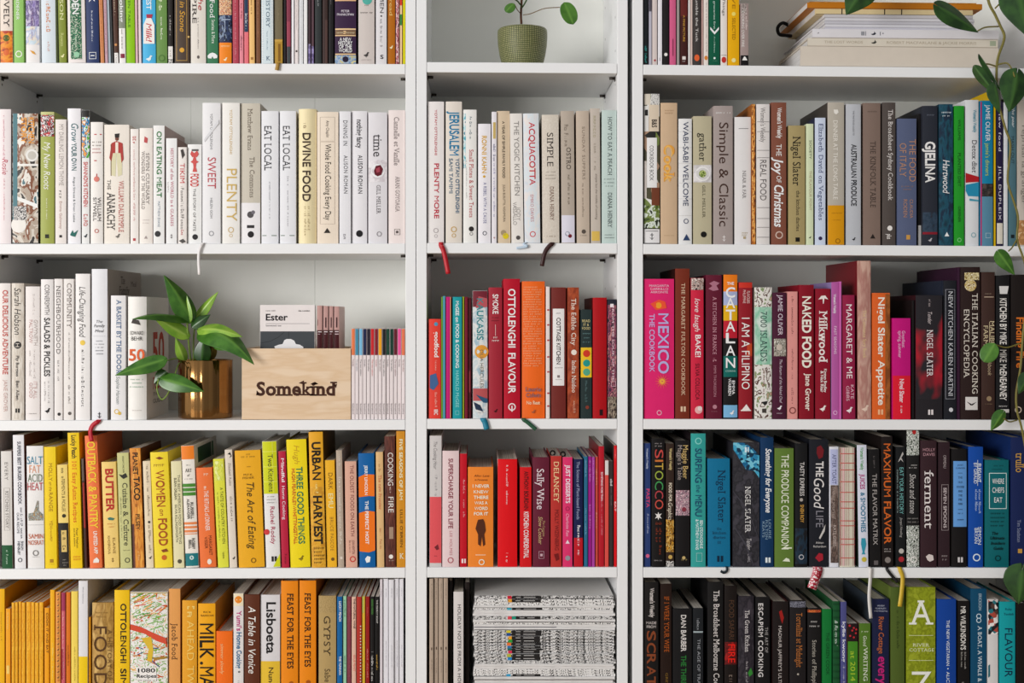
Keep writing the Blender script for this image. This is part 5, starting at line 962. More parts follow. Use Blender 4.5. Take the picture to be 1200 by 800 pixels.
book(122.2, 139.8, 542, 'e8ca7c', 'pale yellow book with heavy red title', T('BUTTER', 260, 478, .5, 'b8392c', .02, 'B'), P([(-.2, 510), (.0, 505), (.3, 512), (.2, 522), (-.1, 520)], '4a7a6a', 'green_doodle'), Qh(540, .5, 1.4, 'c8803c', .04), Qh(555, .4, 1.4, 'c8803c', .04), T('ELAINE', 610, 690, .16, '8a6a30', .2), T('KHOSROVA', 600, 692, .16, '8a6a30', -.14), M('anchor', 722, 5, '8a6a30', .08), dx=-4)
book(140.8, 155, 531, 'c6c48a', 'khaki green book with dark serif title and sketch', Q(195, 270, .2, '6a6a4a', .06), P([(-.4, 285), (-.1, 290), (.2, 280), (.35, 300), (.0, 310), (-.2, 300)], '33332a', 'vine_sketch'), T('Cuisine & Culture', 330, 648, .42, '38382c', .1, 's'), Q(400, 610, .1, '7a7a58', -.3), Qh(672, .6, .9, '6a6a4a', .1), M('ring', 722, 6, '5a5a40', .12), dx=-4.2)
book(155.8, 169.4, 526, 'de942e', 'orange timber print book with bold black hand lettered title', A(160, 765, -.5, .5, OWOOD), T('PLANET', 178, 292, .42, '32261a', .0, 'B'), T('TACO', 300, 420, .5, '32261a', .06, 'B'), Q(440, 455, .2, '5a3c1c'), T('PILSEY', 490, 570, .34, '4a3018', .05, 'b'), Q(680, 730, .2, 'e8c080', .05), A(540, 765, -.5, -.3, WOODP), side='6a3a1c', dx=-4.6)
book(171, 180.4, 541, 'e2d3b8', 'narrow cream book with fine print down its spine', Q(240, 500, .3, '8a7a64', .1), M('dot', 530, 3, '4a4438', .1), Q(545, 690, .3, '9a8a70', .1), M('bird', 710, 4, '4a4438', .1), dx=-4.2)
book(181, 202.4, 530.5, 'f1d238', 'lemon yellow book with dark orange title and red eye', P([(-.2, 205), (.02, 198), (.26, 208), (.02, 214)], '8a4a24', 'eye_drawing'), T('Cherbeen', 232, 250, .1, 'b08a2a') if False else Qh(242, .6, 3, 'a8842c', -.02), T('WOMEN', 268, 452, .46, 'a85224', .0, 'b'), T('on', 465, 498, .26, 'a85224', .04, 'i'), T('FOOD', 512, 650, .46, 'a85224', .04, 'b'), P([(-.1, 672), (.2, 665), (.3, 680), (.0, 684)], '8a4a24', 'fish_drawing'), M('dot', 710, 6, 'c86a2c', .06), dx=-5.6)
book(203.4, 216.2, 541, 'dfd8b0', 'narrow ivory book with two lines of thin capitals', T('THE BEST AMERICAN FOOD WRITING', 290, 640, .22, '6a6650', .2, ''), T('SUSAN ORLEAN', 305, 415, .22, '4a4636', -.12, 'b'), T('SILVIA KILLINGSWORTH', 440, 630, .22, '4a4636', -.12, ''), M('dot', 728, 5, '5a5644', .08), dx=-3.6)
_striped = book(217.4, 233.2, 523, 'e6e0d6', 'white book with orange head, green stripes and teal foot', B(130, 212, 'e8862a'), Qh(242, .3, 1.4, '5a5650'), Hh('ART', 268, .5, 4, '4a4640', 0, 's'), Hh('of', 292, .2, 3, '6a665e', 0, 'i'), Qh(312, .6, 1.4, '8a867e'), *[R(a, b, -.5, .5, '4f8a34') for a, b in ((335, 352), (357, 374), (379, 396))], T('RUSSELL', 430, 515, .2, '4a4640', .16, 'b'), T('ALEXANDER', 412, 515, .18, '4a4640', -.12, 'b'), *[R(a, b, -.5, .5, 'e08a54') for a, b in ((530, 542), (550, 562), (570, 582))], R(588, 592, -.5, .5, 'e08a54'), T('ROBBY', 612, 668, .2, '4a4640', .16, 'b'), T('BELL', 620, 665, .2, '4a4640', -.1, 'b'), B(688, 752, '1f7a80'), M('dot', 710, 5, 'c8d8d4'), dx=-5.8, w=.2)
side_print(_striped, .03, .15, 527, 545, '1f4a2c'); side_print(_striped, .155, .17, 527, 545, '2a6a44')
book(234.2, 253.6, 549, 'e5783e', 'short salmon orange book with white title', Qh(290, .3, 3, 'f0c8b0', .0), Q(350, 372, .24, 'f0d8c8', .06), T('THE RITUALS of DINNER', 372, 575, .28, 'f2e4dc', .08, ''), T('MARGARET', 600, 700, .18, '6a3018', .2, ''), T('VISSER', 605, 665, .18, '6a3018', -.06, ''), M('oval', 732, 5, 'f2e0d4', .1), dx=-5)
book(255.2, 268.2, 538.5, 'd9d848', 'narrow lime yellow book with small dark title', A(220, 320, -.4, .4, art('lime_photo', ['d0d848', 'e4e46c', 'c4cc3c', 'eceea0'], (120, 120, 80), 'noise', 'LINEAR')), T('A TASTE OF COUNTRY KITCHEN', 355, 640, .26, '6a6a24', .16, ''), Q(380, 620, .14, '8a8a34', -.2), Q(680, 725, .22, '6a6a24', .1), dx=-6)
book(268.8, 278.2, 527.5, 'ddd2c4', 'narrow stone white book with black curl at top', P([(-.3, 190), (.2, 175), (.4, 195), (.1, 205), (.3, 190), (-.1, 185)], '2f2c28', 'black_curl'), T('Elizabeth Robin', 230, 345, .3, '8a8076', .06, 'i'), Q(400, 520, .3, '8a8076', .1), M('bird', 712, 4, '4a443c', .1), dx=-6)
book(279.6, 310.4, 528.5, 'e5ac24', 'wide golden yellow book with dark script title', Qh(188, .2, 2, '9a7420', .0), Qh(200, .5, 2, '9a7420', .0), Qh(250, .2, 1.4, '9a7420', .02), Hh('M.F.K.', 290, .36, 2.4, '8a661c', .0, ''), Hh('FISHER', 306, .44, 2.4, '8a661c', .0, ''), T('The Art of Eating', 330, 668, .28, '4a3a18', .06, 'i'), M('ring', 725, 6, '7a5a18', .08), w=.19, dx=-5.2, side='8a6420')
book(311.6, 329, 517.5, 'e2e0de', 'white book with lime tiled head and pink red author', B(118, 385, 'ccd01c'), *[R(yy, yy + 2.5, -.5, .5, 'e4e670') for yy in (170, 247, 322)], R(118, 385, .2, .23, 'e4e670'), T('Two Kitchens', 185, 375, .34, '4a4a28', .04, ''), Qh(400, .5, 1.4, '9a9894'), Qh(415, .6, 1.4, '9a9894'), Qh(430, .7, 1.4, '9a9894'), T('Rachel Roddy', 450, 640, .28, 'b03a5a', .06, ''), E(578, .2, 'c8383a', -.38), M('book', 715, 6, '2a2a2a', .08), P([(.0, 755), (.49, 690), (.49, 755)], 'ccd01c', 'lime_corner'), dx=-5)
book(330, 339.2, 529, 'b82444', 'narrow crimson book with white rounded title', T('Mindful', 205, 325, .4, 'f0e0e4', .06, 'b'), T('Home Cooking', 345, 515, .4, 'f0e0e4', .06, ''), Q(690, 740, .3, '7a1428', .06), dx=-4.4)
book(340.2, 364.2, 515.5, 'f4d41c', 'bright yellow book with green and red titles', T('Hugh', 140, 235, .26, 'c8a424', .0, 'i'), T('THREE GOOD THINGS', 250, 640, .3, '2f7a58', .1, 'b'), T('HUGH FEARNLEY-WHITTINGSTALL', 258, 640, .17, 'c8602a', -.2, 'b'), M('bird', 712, 7, '8a7a1c', .05), dx=-5.2, side='8a7a20')
book(365, 382.2, 506.5, 'e2a92e', 'tall mustard book with chunky black title', A(350, 765, -.5, .5, art('mustard_rough', ['e2a92e', 'd89e28', 'e8b43c', 'cc942a'], (80, 80, 60), 'noise', 'LINEAR')), T('URBAN', 122, 315, .56, '2a2218', .0, 'B'), Q(330, 380, .2, 'f0d890', .0), T('HARVEST', 395, 640, .56, '2a2218', .02, 'B'), *[Qh(yy, .7, 2.2, '4a3c1c', .04) for yy in (662, 680, 698, 716, 734)], dx=-3.8, side='7a5a1c')
book(383, 395, 540, 'f1b42c', 'narrow golden book with thin brown capitals', T('DARK', 280, 365, .42, '8a6424', .04, ''), T('EMU', 385, 458, .5, 'f8e4b0', .04, ''), T('BRUCE PASCOE', 505, 675, .32, 'a87c2c', .06, 'w'), M('dot', 718, 4, '7a5a24', .1), dx=-2.8)
book(396, 403.6, 528, 'b8a898', 'narrow beige grey book with fine white print', Q(300, 640, .4, 'e0d6ca', .06), Q(180, 240, .3, 'd8ccc0', .06), M('sq', 710, 3, 'd8ccc0', .06), dx=-2.6)
book(405, 419.2, 541, 'd9ac98', 'dusty pink book with thin maroon capitals', T('THE OLDEST FOODS ON EARTH', 240, 600, .3, '8a4a44', .1, ''), T('JOHN NEWTON', 620, 690, .2, '7a4440', .16, ''), Q(622, 680, .14, '7a4440', -.12), M('ring', 716, 7, 'c83a34', .1), dx=-1.4)
book(421, 440.4, 531.5, '0f66a4', 'bright blue book with two orange bands', P([(-.5, 300), (-.1, 285), (.5, 288), (.5, 398), (.1, 396), (-.5, 402)], 'ea7a1e', 'orange_band'), P([(-.5, 482), (.0, 470), (.5, 476), (.5, 672), (.1, 682), (-.5, 676)], 'ea7a1e', 'orange_band'), T('JERRY LINCOLN', 240, 390, .18, 'e8eef2', -.02, 'b'), T('THE PERFECT HOST', 420, 640, .2, 'e8eef2', .0, 'b'), P([(-.15, 715), (.0, 700), (.2, 705), (.15, 730), (-.05, 735)], 'e8eef2', 'bird_mark'), dx=-1.6)
book(441.6, 450.6, 530, 'dcb884', 'narrow tan book with red orange title', Q(220, 280, .3, 'b88a58', .0), T('The new Frontier', 290, 465, .4, 'c86a40', .04, 's'), Q(560, 665, .3, 'b8784c', .06), dx=-1.6)
book(451.2, 464, 512, '6a3a2e', 'dark brown timber print book with white title', A(95, 750, -.5, .5, WOODP), T('COOKING', 178, 345, .5, 'efe4dc', .06, ''), Q(352, 380, .2, 'cfb8ac', .06), T('FIRE', 402, 482, .5, 'efe4dc', .08, ''), R(555, 615, -.1, .3, 'a8907c'), M('dot', 705, 5, 'efe4dc', .06), Qh(725, .5, 1, 'd0c0b4', .06), dx=-1)
book(464.6, 475.2, 505.5, 'd0922a', 'tall mustard brown book with white capitals at right end', T('FIVE SEASONS OF JAM', 108, 415, .36, 'f4e8c8', .04, 'b'), T("LILLIE O'BRIEN", 465, 655, .3, '5a3c14', .06, ''), Hh('K', 700, .5, 6, 'f4e8d0', .1, 's'), dx=-.5)

# ================================================================== fourth shelf, middle bookcase
row('M', 4, 490, 4.324)
book(503, 517.6, 511, 'cfcac8', 'tall light grey book with coral pink lower half', B(400, 735, 'de5c62'), T('The Cooking Hour', 120, 260, .28, '8a8484', -.02, 'i'), Q(280, 400, .2, '9a9494', .04), P([(-.1, 655), (.2, 640), (.3, 665), (.1, 670)], '7a2c34', 'cat_mark'), Qh(700, .2, 1, '7a2c34'), dx=.2)
book(518, 538, 528.5, 'e2cccc', 'pale pink book with dark red title', T('SUPERCHARGE YOUR LIFE', 205, 560, .26, '8a3848', .0, 'b'), T('LEE HOLMES', 572, 695, .16, 'b87078', .02, 'w'), M('ring', 720, 7, 'b05a64', .0), dx=.2)
book(538.6, 547.4, 532, 'c4142a', 'narrow red book right of the pale pink one', Q(310, 385, .28, 'e8a0a4', .1), Q(410, 510, .28, 'e8a0a4', .1), M('book', 725, 5, 'f0d8d8', .05))
book(548, 578.4, 547.5, 'ef8a34', 'wide orange book with white stacked capitals and brown figure', Hh('Allen Lane', 293, .6, 2.6, '7a3c1c', .04, 'i'), Hh('in Penzance', 313, .5, 2.2, '7a3c1c', .02, 'i'), *[Hh(tx, yy, ww, 3.6, 'f6ecd8', .02, 'b') for tx, yy, ww in (('I NEVER', 345, .66), ('KNEW', 374, .58), ('THERE', 402, .58), ('WAS A', 430, .52), ('WORD', 458, .52), ('FOR IT', 485, .56))], P([(-.1, 515), (.1, 512), (.16, 530), (.2, 570), (.14, 590), (.18, 640), (.1, 650), (.05, 600), (.0, 650), (-.1, 640), (-.1, 590), (-.2, 560), (-.14, 530)], '5a2f1c', 'figure_drawing'), R(692, 695, -.2, .2, 'f6dcc0'), M('ring', 730, 7, 'f6ecd8', .04), w=.18)
book(583, 606.4, 538.5, 'dc101c', 'wide plain red book with tiny white print', Q(240, 350, .1, 'f2d0d0', -.02), Q(370, 440, .1, 'f2d0d0', -.02), Q(685, 735, .12, 'f2d0d0', -.02), side='d8c8c0', w=.2)
book(609, 623.2, 547.5, 'd2181f', 'red book with black capitals above white condensed title', T('ANTHONY BOURDAIN', 270, 465, .36, '3a1418', .04, 'b'), T('KITCHEN CONFIDENTIAL', 475, 710, .4, 'f0e0e0', .04, 'b'))
book(624, 644.2, 536, '6a2238', 'wine purple book with white serif name', T('Sally Wise', 258, 462, .42, 'e6d8dc', -.04, 's'), T('The Complete', 520, 600, .14, 'b89870', .16, 'i'), T('Slow Cooker', 500, 640, .24, 'c8b080', -.04, 'i'), O(675, 712, -.14, .18, 'c8a8b0', .0006), M('sq', 694, 3, 'c8a8b0', .02))
_k1 = book(645, 658.4, 534.5, 'ba3a34', 'brick red book with cream yellow capitals', T('DELANCEY', 222, 428, .46, 'e8d0a0', .02, 's'), T('MOLLY WIZENBERG', 465, 670, .34, '6a1a1c', .06, ''), P([(-.2, 690), (.2, 685), (.3, 715), (.0, 725)], '7a1e1e', 'crab_mark'))
_k2 = book(659, 671.2, 536, 'db3a72', 'pink book with white capitals and grey disc', T('JUST DESSERTS', 238, 432, .42, 'f2e4ea', .04, 'b'), M('ring', 460, 5, 'a02450', .0), T('Charlotte Ree', 485, 600, .3, 'f0b8cc', .0, 'i'), M('tri', 628, 5, 'f0d8e0', .0), M('dot', 710, 6, '9a98a0', .02))
top_knot(_k1, -.006); top_knot(_k2, -.008)
book(672, 683.4, 538.5, '1d2350', 'navy book with red foot', T('The Science of Plant-based Foods', 222, 515, .32, 'aab0cc', -.02, ''), Q(545, 600, .34, 'e8e8f0', .06), B(608, 755, 'bf1a2a'), Q(612, 650, .34, 'f0d0d4', .06), Q(670, 700, .3, 'f0d0d4', .06))
book(684.2, 689, 535.5, '2f7090', 'thin steel blue booklet right of the navy book', Q(215, 300, .4, '8ab8cc'), Q(460, 590, .4, '8ab8cc'), kind='booklet')
book(689.4, 693.6, 535.5, '9a1e86', 'thin purple booklet right of the blue one', Q(215, 320, .4, 'd098c8'), Q(440, 560, .4, 'd098c8'), kind='booklet', inset=.15)
book(693.8, 697.2, 536, 'b04aa4', 'thin violet booklet left of the salmon one', Q(215, 320, .4, 'dca8d4'), kind='booklet', inset=.15)
book(697.4, 700.8, 536, 'd2584a', 'thin salmon booklet left of the tall red one', Q(260, 340, .4, 'f0b8a8'), Q(480, 560, .4, 'f0b8a8'), kind='booklet', inset=.15)
book(701.2, 708.2, 523.5, 'b81c2e', 'tall narrow red book rising above thin booklets', T('SOMETHING MORE THAN', 275, 420, .36, 'f0d4d8', .1, 'b'), Q(420, 590, .3, 'd8808a', .1), side='7a1820', w=.21)
book(708.6, 713.6, 540, 'd9564e', 'thin coral booklet with white head', B(215, 290, 'd8d4d2'), kind='booklet')
book(714, 718.8, 541, '3f3433', 'thin charcoal booklet near right end of red books', T('cbd', 310, 345, .6, 'd8d0d0', .0, 'b'), Q(350, 440, .3, '8a7c7c'), kind='booklet')
book(719.2, 723.0, 522.5, 'd0101c', 'narrow bright red book at right end', T('EAT', 425, 475, .6, 'f0c8c8', .0, 'b'), Q(160, 210, .4, 'e89090', .0), side='4a4440', w=.2)

# ================================================================== fourth shelf, right bookcase
row('R', 4, 490, 4.325)
book(754.6, 762.6, 520, '2f4478', 'narrow navy blue book with pink word', T("Women's Weekly", 155, 260, .3, 'c8d0e0', .0, 'b'), T('PASTA', 360, 455, .5, 'd84a78', .1, 'b'), Q(485, 585, .3, 'b8c0d8', .1), M('dot', 700, 4.5, 'd86a90', .05))
book(763.4, 779.4, 514, '191617', 'black book with rainbow outline capitals and white star', Qh(130, .5, 1.4, 'b0a8a8'), Qh(143, .5, 1.4, 'b0a8a8'), *[T(ch, y0, y1, .62, c_, .06, '') for ch, y0, y1, c_ in (('S', 160, 205, 'c8504a'), ('I', 212, 222, 'c8763a'), ('T', 228, 262, 'c8a84a'), ('O', 268, 314, 'a0b04a'), ('C', 320, 364, '4a9a5a'), ('C', 368, 408, 'b84a50'), ('O', 414, 462, 'c8564a'))], P([(0, 475), (.06, 488), (.26, 484), (.12, 496), (.26, 510), (.06, 504), (0, 518), (-.06, 504), (-.26, 510), (-.12, 496), (-.26, 484), (-.06, 488)], 'e4e0dc', 'white_star'), Q(525, 690, .2, '8a3c24', .16), Q(525, 640, .2, '8a3c24', -.1), Qh(722, .6, 1.4, 'a8a0a0'))
book(780, 790.2, 520, '3a2a22', 'narrow dark brown book with golden food photo', T("Women's Weekly", 155, 265, .34, 'dcc890', .1, 'b'), T('FOOD FOR', 330, 425, .36, 'e8dcc8', .04, 'b'), T('Graphics', 430, 520, .5, 'e8dcc8', .04, 'i'), A(515, 680, -.5, .5, FOODP), E(705, .25, 'c8a860', .05), A(725, 755, -.5, .5, CHECK))
book(791, 808.8, 517, '1a1719', 'black book with cream lettering and pinkish photo', T('Maggie Beer', 140, 310, .34, 'd0b478', .2, ''), T("Maggie's Table", 140, 315, .3, 'a89c98', -.18, ''), A(368, 496, -.46, .46, PINKP), E(465, .16, '8a3a4a', .1), M('dot', 710, 4, 'c8b078', .08), Qh(720, .3, 2, 'a89868', .08))
book(809.4, 827.4, 508.5, '3aa29c', 'tall aqua book with navy title', M('ring', 118, 8, '8ad0c8', -.0), T('SURFING', 155, 330, .42, '22506e', .0, 'b'), T('the', 340, 378, .3, '22506e', .0, 'i'), T('MENU', 392, 500, .42, '22506e', .0, 'b'), T('BEN O’DONOGHUE'.replace('’', "'"), 520, 662, .2, 'd8ecec', .2, 'b'), T('& MATTHEW EVANS', 515, 668, .2, 'd8ecec', -.08, 'b'), O(685, 728, -.14, .26, 'b8dcd8', .0006), side='2a2226')
book(829.4, 856.2, 538, '127499', 'short wide blue teal book with navy serif name', T('Nigel Slater', 265, 530, .32, '123450', .12, 's'), Hh('the', 562, .2, 3.4, '1a4a68', .0, 's'), Hh('kitchen', 583, .6, 3.4, '1a4a68', .0, 's'), Hh('diaries', 606, .54, 3.4, '1a4a68', .0, 's'), Hh('II', 632, .16, 3, '1a4a68', .0, 's'), M('book', 715, 7, '0f2c44', .04), RB([(851, 667), (850, 669), (847, 670.5), (843.5, 668.5)], '1a2a34', 3), w=.18, dx=-.5)
book(858.6, 890.4, 519, '343238', 'wide dark slate book with blue crystals at top', A(125, 755, -.5, .5, SMOKEP), P([(-.49, 125), (-.1, 122), (.2, 150), (.49, 190), (.49, 305), (.3, 270), (.0, 265), (-.3, 200), (-.49, 160)], CRYST, 'crystal_photo'), M('book', 162, 6, 'd8e4ec', .04), T('NIGEL SLATER', 348, 582, .2, 'dcdad8', .06, 's'), T('Tender', 612, 670, .17, 'c8c4c4', .1, 'i'), Q(690, 730, .1, '9a969a', .1), P([(-.49, 370), (.1, 470), (.49, 620), (.49, 628), (.08, 478), (-.49, 378)], '4a4850', 'pale_vein'), P([(-.49, 540), (.0, 640), (.3, 750), (.26, 750), (-.04, 648), (-.49, 548)], '4a4850', 'pale_vein'), w=.2)
book(891, 907, 513, '123a60', 'navy blue book with white brush script', T('Something for Everyone', 155, 480, .42, 'ecf0f2', .1, 'ib'), T('LOUISE', 515, 612, .18, '8aa4b8', .2, ''), T('FULTON', 518, 615, .18, '8aa4b8', -.05, ''), T('KEATS', 525, 605, .18, '8aa4b8', -.28, ''), M('book', 720, 6, 'e0e8ec', .06), w=.2)
book(907.6, 930.6, 525.5, '66803a', 'moss green book with white hand drawn capitals', T('THE PRODUCE COMPANION', 185, 665, .38, 'e8ead8', .04, ''), P([(-.1, 725), (.1, 708), (.26, 715), (.3, 728)], 'e0e4d0', 'leaf_mark'), R(655, 662, -.05, .4, 'e0e4d0'), side='4a4a30')
book(931.4, 946.6, 520, '1a1a1c', 'black book with white title and yellow author', T('TASTY EXPRESS', 225, 395, .34, 'e0dcd8', .06, ''), M('dot', 415, 4, 'b0a8a0', .0), T('SNEH ROY', 440, 530, .28, 'c89a4a', .06, 'b'), A(560, 740, -.5, .5, art('blue_black', ['1a1a1c', '1c2c3c', '20384a', '18181c'], (90, 90, 40), 'noise', 'LINEAR')), M('ring', 705, 6, 'b8b8bc', .0))
book(948, 971.2, 515.5, '20222a', 'wide black book with flowing white title and red drawings', P([(-.1, 150), (.1, 140), (.26, 165), (.2, 200), (.0, 210), (-.12, 180)], '7a2028', 'red_drawing'), T('THE', 222, 300, .38, 'dcd8d6', .04, 'b'), T('Good', 308, 462, .52, 'dcd8d6', .0, 'i'), T('LIFE', 472, 555, .38, '8a8890', .04, ''), P([(.0, 610), (.34, 540), (.3, 575), (.06, 616)], 'c8c4c0', 'fork_drawing'), Hh('Adrian', 633, .4, 2.4, 'd0ccca', .04), Hh('Richardson', 652, .66, 2.4, 'd0ccca', .04), P([(-.2, 710), (.0, 685), (.2, 690), (.22, 720), (.0, 730)], 'a82838', 'red_pot'), RB([(957, 667), (956, 671), (954, 677), (949.5, 689)], 'b82c3c', 11, art('red_gingham', ['b02238', 'd88a94', 'f0e8e8', 'b02238'], (420, 420, 420), 'voronoi')), w=.2)
book(972, 983, 524, 'dcdce2', 'narrow white book with grey brown photo strip and lilac head', R(160, 340, -.46, .4, 'b8bcdc'), T('AFTER TOAST', 185, 335, .44, '4a5078', .0, ''), A(342, 735, -.4, .46, art('brown_photo', ['5a4a44', '7a665c', '4a3c38', '8a7870'], (120, 120, 60), 'noise', 'LINEAR')), T('finding yourself', 350, 515, .4, 'a89890', .0, 'i'), T('KATE GIBBS', 545, 650, .36, 'c8b8b0', .06, ''))
book(984, 1002.4, 525, 'd8d2c0', 'open spined book showing cream page folds and red stitching', *[R(145, 750, a, b, c_) for a, b, c_ in ((-.5, -.42, '8a3a44'), (-.36, -.33, 'a87a78'), (-.2, -.17, '9a6a68'), (-.08, -.05, 'a87a78'), (.06, .09, 'b08a84'), (.34, .37, 'b8948c'), (.44, .5, '7a3440'))], R(145, 750, -.33, -.2, 'd8b8b4'), *[R(yy, yy + 4, -.5, .5, 'c05a50') for yy in (180, 228, 262, 322, 376, 424, 456, 520, 545, 612, 640, 708)])
book(1006.2, 1018, 522, 'd6d8e4', 'pale lilac white book with magenta and teal words', T("Women's Weekly", 150, 265, .34, '4a9a4a', .0, 'b'), T('JUICES', 285, 362, .46, 'b02a7a', .0, 'b'), T('&', 378, 398, .4, '2f7a9a', .0, 'b'), T('SMOOTHIES', 405, 580, .46, '2f7a9a', .02, 'b'), P([(-.2, 610), (.2, 610), (.3, 640), (.1, 680), (.2, 692), (-.2, 692), (-.1, 680), (-.25, 640)], '3a9ab0', 'juice_glass'), E(718, .26, 'c8b84a', .05), RB([(1019, 667), (1018, 680), (1016.5, 700), (1018, 724)], 'd8d4d0', 4), side='3a4a3a', dx=-2.2)
book(1019.2, 1032.8, 527, '1b191a', 'black book with thin tall grey title', Q(195, 260, .2, '6a6464', .04), T('THE FLAVOR MATRIX', 285, 645, .4, 'b0aaa6', .02, ''), M('sq', 735, 5, '6a6464', .05), dx=-2)
row('R', 4, 490, 3.6375)
book(1033.6, 1047.2, 512, '211918', 'black book with large orange condensed title', T('MAXIMUM FLAVOR', 110, 538, .6, 'cf6a2a', .0, 'b'), Qh(560, .6, 1.4, 'c0b8b4'), Qh(570, .6, 1.4, 'c0b8b4'), M('dot', 606, 7, '8a827e', .0), RB([(1038, 667), (1041, 671), (1045, 676), (1050, 682)], '1f1d1e', 3.5), dx=-1)
book(1049.6, 1061.4, 524, '1b1d1f', 'black book with pale teal title and cutlery drawing', P([(-.3, 190), (.2, 145), (.3, 155), (.05, 170), (.3, 190), (.0, 178)], 'b8b4b0', 'cutlery_drawing'), T('EAT YOUR HISTORY', 212, 410, .4, '7ab8b4', .08, ''), Q(215, 405, .2, '8a9a98', -.3), T('Jacqui Newling', 425, 510, .24, 'b0aca8', .06, 'i'), M('dot', 568, 6, 'c0bab4', .06), M('dot', 603, 6.5, 'b03038', .06), RB([(1053, 667), (1056, 676), (1055, 692), (1052.5, 710)], 'd2b23a', 5))
book(1062, 1077.6, 505, '201f1f', 'black book with white flower photos and red bloom at top', A(55, 160, -.5, .5, WFLOW), E(62, .16, 'b83030', .1), Qh(203, .6, 1.4, 'd0ccc8'), Qh(214, .6, 1.4, 'd0ccc8'), T('Shoot and stone', 240, 408, .46, 'c0bcb8', -.02, 'i'), Qh(430, .8, 1.4, 'a8a4a0'), Qh(445, .8, 1.4, 'a8a4a0'), A(460, 640, -.5, .5, WFLOW), M('ring', 605, 8, 'e0dcd8', .05))
book(1079, 1098.2, 516.5, '3c262c', 'dark plum brown book with large white lower case title', Hh('HOLLY', 135, .76, 3.4, 'c0949c', .0), Hh('DAVIS', 155, .72, 3.4, 'c0949c', .0), T('ferment', 222, 472, .56, 'e6dedc', .0, 's'), P([(-.2, 590), (.0, 580), (.25, 585), (.3, 605), (.05, 612), (-.1, 605)], 'd8ccc8', 'bird_mark'))
book(1099.2, 1113.4, 518.5, '36242a', 'dark plum book with small title in thin outline', T('ORMEAU', 160, 215, .24, 'b0a4a4', .06, ''), O(285, 480, -.22, .38, 'b0a4a4', .0006), T('SEVEN SPOONS', 298, 470, .26, 'c8bcbc', .08, 'b'), Qh(590, .5, 2, 'a89c9c', .06), Qh(605, .4, 2, 'a89c9c', .06))
book(1115.2, 1133.4, 527, '1a1718', 'black book with light blue spine label', R(185, 465, -.4, .5, '6a9fd8'), Hh('JANET', 202, .4, 1.8, '2a3c5a', .05), Hh('CLARKSON', 215, .6, 1.8, '2a3c5a', .05), R(235, 237, -.1, .2, '2a3c5a'), *[Hh(tx, yy, ww, 2.4, '22344c', .05, 's') for tx, yy, ww in (('THE', 255, .28), ('OLD', 275, .28), ('FOODIE', 295, .5), ('AND', 313, .3), ('THE', 331, .26), ('PIE', 349, .24), ('MAN', 367, .28))], R(390, 392, -.1, .2, '2a3c5a'), Qh(408, .3, 1.6, '2a3c5a', .05), Qh(435, .5, 1.8, '2a3c5a', .05), M('book', 605, 6, 'd0cccc', .05), side='2a2624')
book(1134.8, 1152.6, 524, '1650a4', 'cobalt blue book with white lettering', T('ELEGANT', 195, 275, .24, 'e4eaf4', .22, 'b'), T('BY GIRAUD', 192, 280, .22, 'e4eaf4', -.04, ''), R(180, 290, .1, .13, 'e4eaf4'), Q(305, 400, .16, 'b0c4e4', .26), Q(305, 395, .16, 'b0c4e4', .02), T('SIMON', 465, 540, .22, 'e4eaf4', .24, ''), T('BRYAN', 470, 535, .22, 'e4eaf4', .0, ''), M('ring', 595, 9, 'd8e2f2', .04), side='0f2c5a')
book(1154.4, 1182.8, 539.5, '0e6a70', 'wide teal book with white title in outlined box', Qh(205, .5, 1.6, '063c40'), Qh(220, .5, 1.4, '063c40'), O(235, 388, -.34, .4, 'dce8e6', .0011), Hh('WHERE', 270, .5, 6, 'eef4f2', .04, ''), Hh('CHEFS', 308, .5, 6, 'eef4f2', .04, ''), Hh('EAT', 350, .34, 6, 'eef4f2', .04, ''), *[Qh(yy, .6, 2, '06363a', .02) for yy in (408, 426, 443, 460)], Hh('The', 492, .26, 3.4, '06282c', -.1, 'bi'), Hh('Ultimate', 512, .6, 3.4, '06282c', .0, 'bi'), Hh('Insiders', 534, .6, 3.4, '06282c', .02, 'bi'), Hh('Guide', 556, .4, 3.4, '06282c', .04, 'bi'), M('ring', 598, 7, '06363a', .02), w=.17)
book(1184.6, 1206, 513, '1c2a58', 'tall navy book with yellow lower case title', T('trullo', 150, 232, .44, 'd0a24a', -.02, 's'), T('Tim Siadatan', 435, 530, .2, '8a90a8', -.06, ''), M('sq', 568, 5, 'c89a48', .0), side='1c3468', w=.22)
# ================================================================== fifth shelf, left bookcase
AMB = art('amber_cover', ['e8a818', 'f0b424', 'e4a012', 'f2bc34'], (200, 200, 60), 'noise', 'LINEAR')
row('L', 5, 670, 6.152)
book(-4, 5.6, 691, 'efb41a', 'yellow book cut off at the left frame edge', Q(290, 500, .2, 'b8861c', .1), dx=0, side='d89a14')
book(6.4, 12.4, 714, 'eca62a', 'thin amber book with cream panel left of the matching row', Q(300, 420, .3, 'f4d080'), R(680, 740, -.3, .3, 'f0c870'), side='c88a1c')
_rs = random.Random(11); STROKES = []
for _c, _n, _ya, _yb in (('4f9a3a', 12, 160, 330), ('e0a030', 12, 170, 300), ('d04a34', 9, 180, 360), ('7ab04a', 10, 260, 420), ('c87838', 8, 470, 660), ('3a4a8a', 5, 520, 680)):
    _q = []
    for _i in range(_n):
        _x = _rs.uniform(-.46, .3); _y = _rs.uniform(_ya, _yb); _l = _rs.uniform(.12, .3); _s = _rs.uniform(-110, -20) if _yb < 450 else _rs.uniform(-60, 120); _w = _rs.uniform(4, 8)
        _q.append([(_x, _y), (min(.47, _x + _l), _y + _s * _l * 2), (min(.47, _x + _l), _y + _s * _l * 2 + _w), (_x, _y + _w)])
    STROKES.append(('PP', _q, _c, 'pen_strokes'))
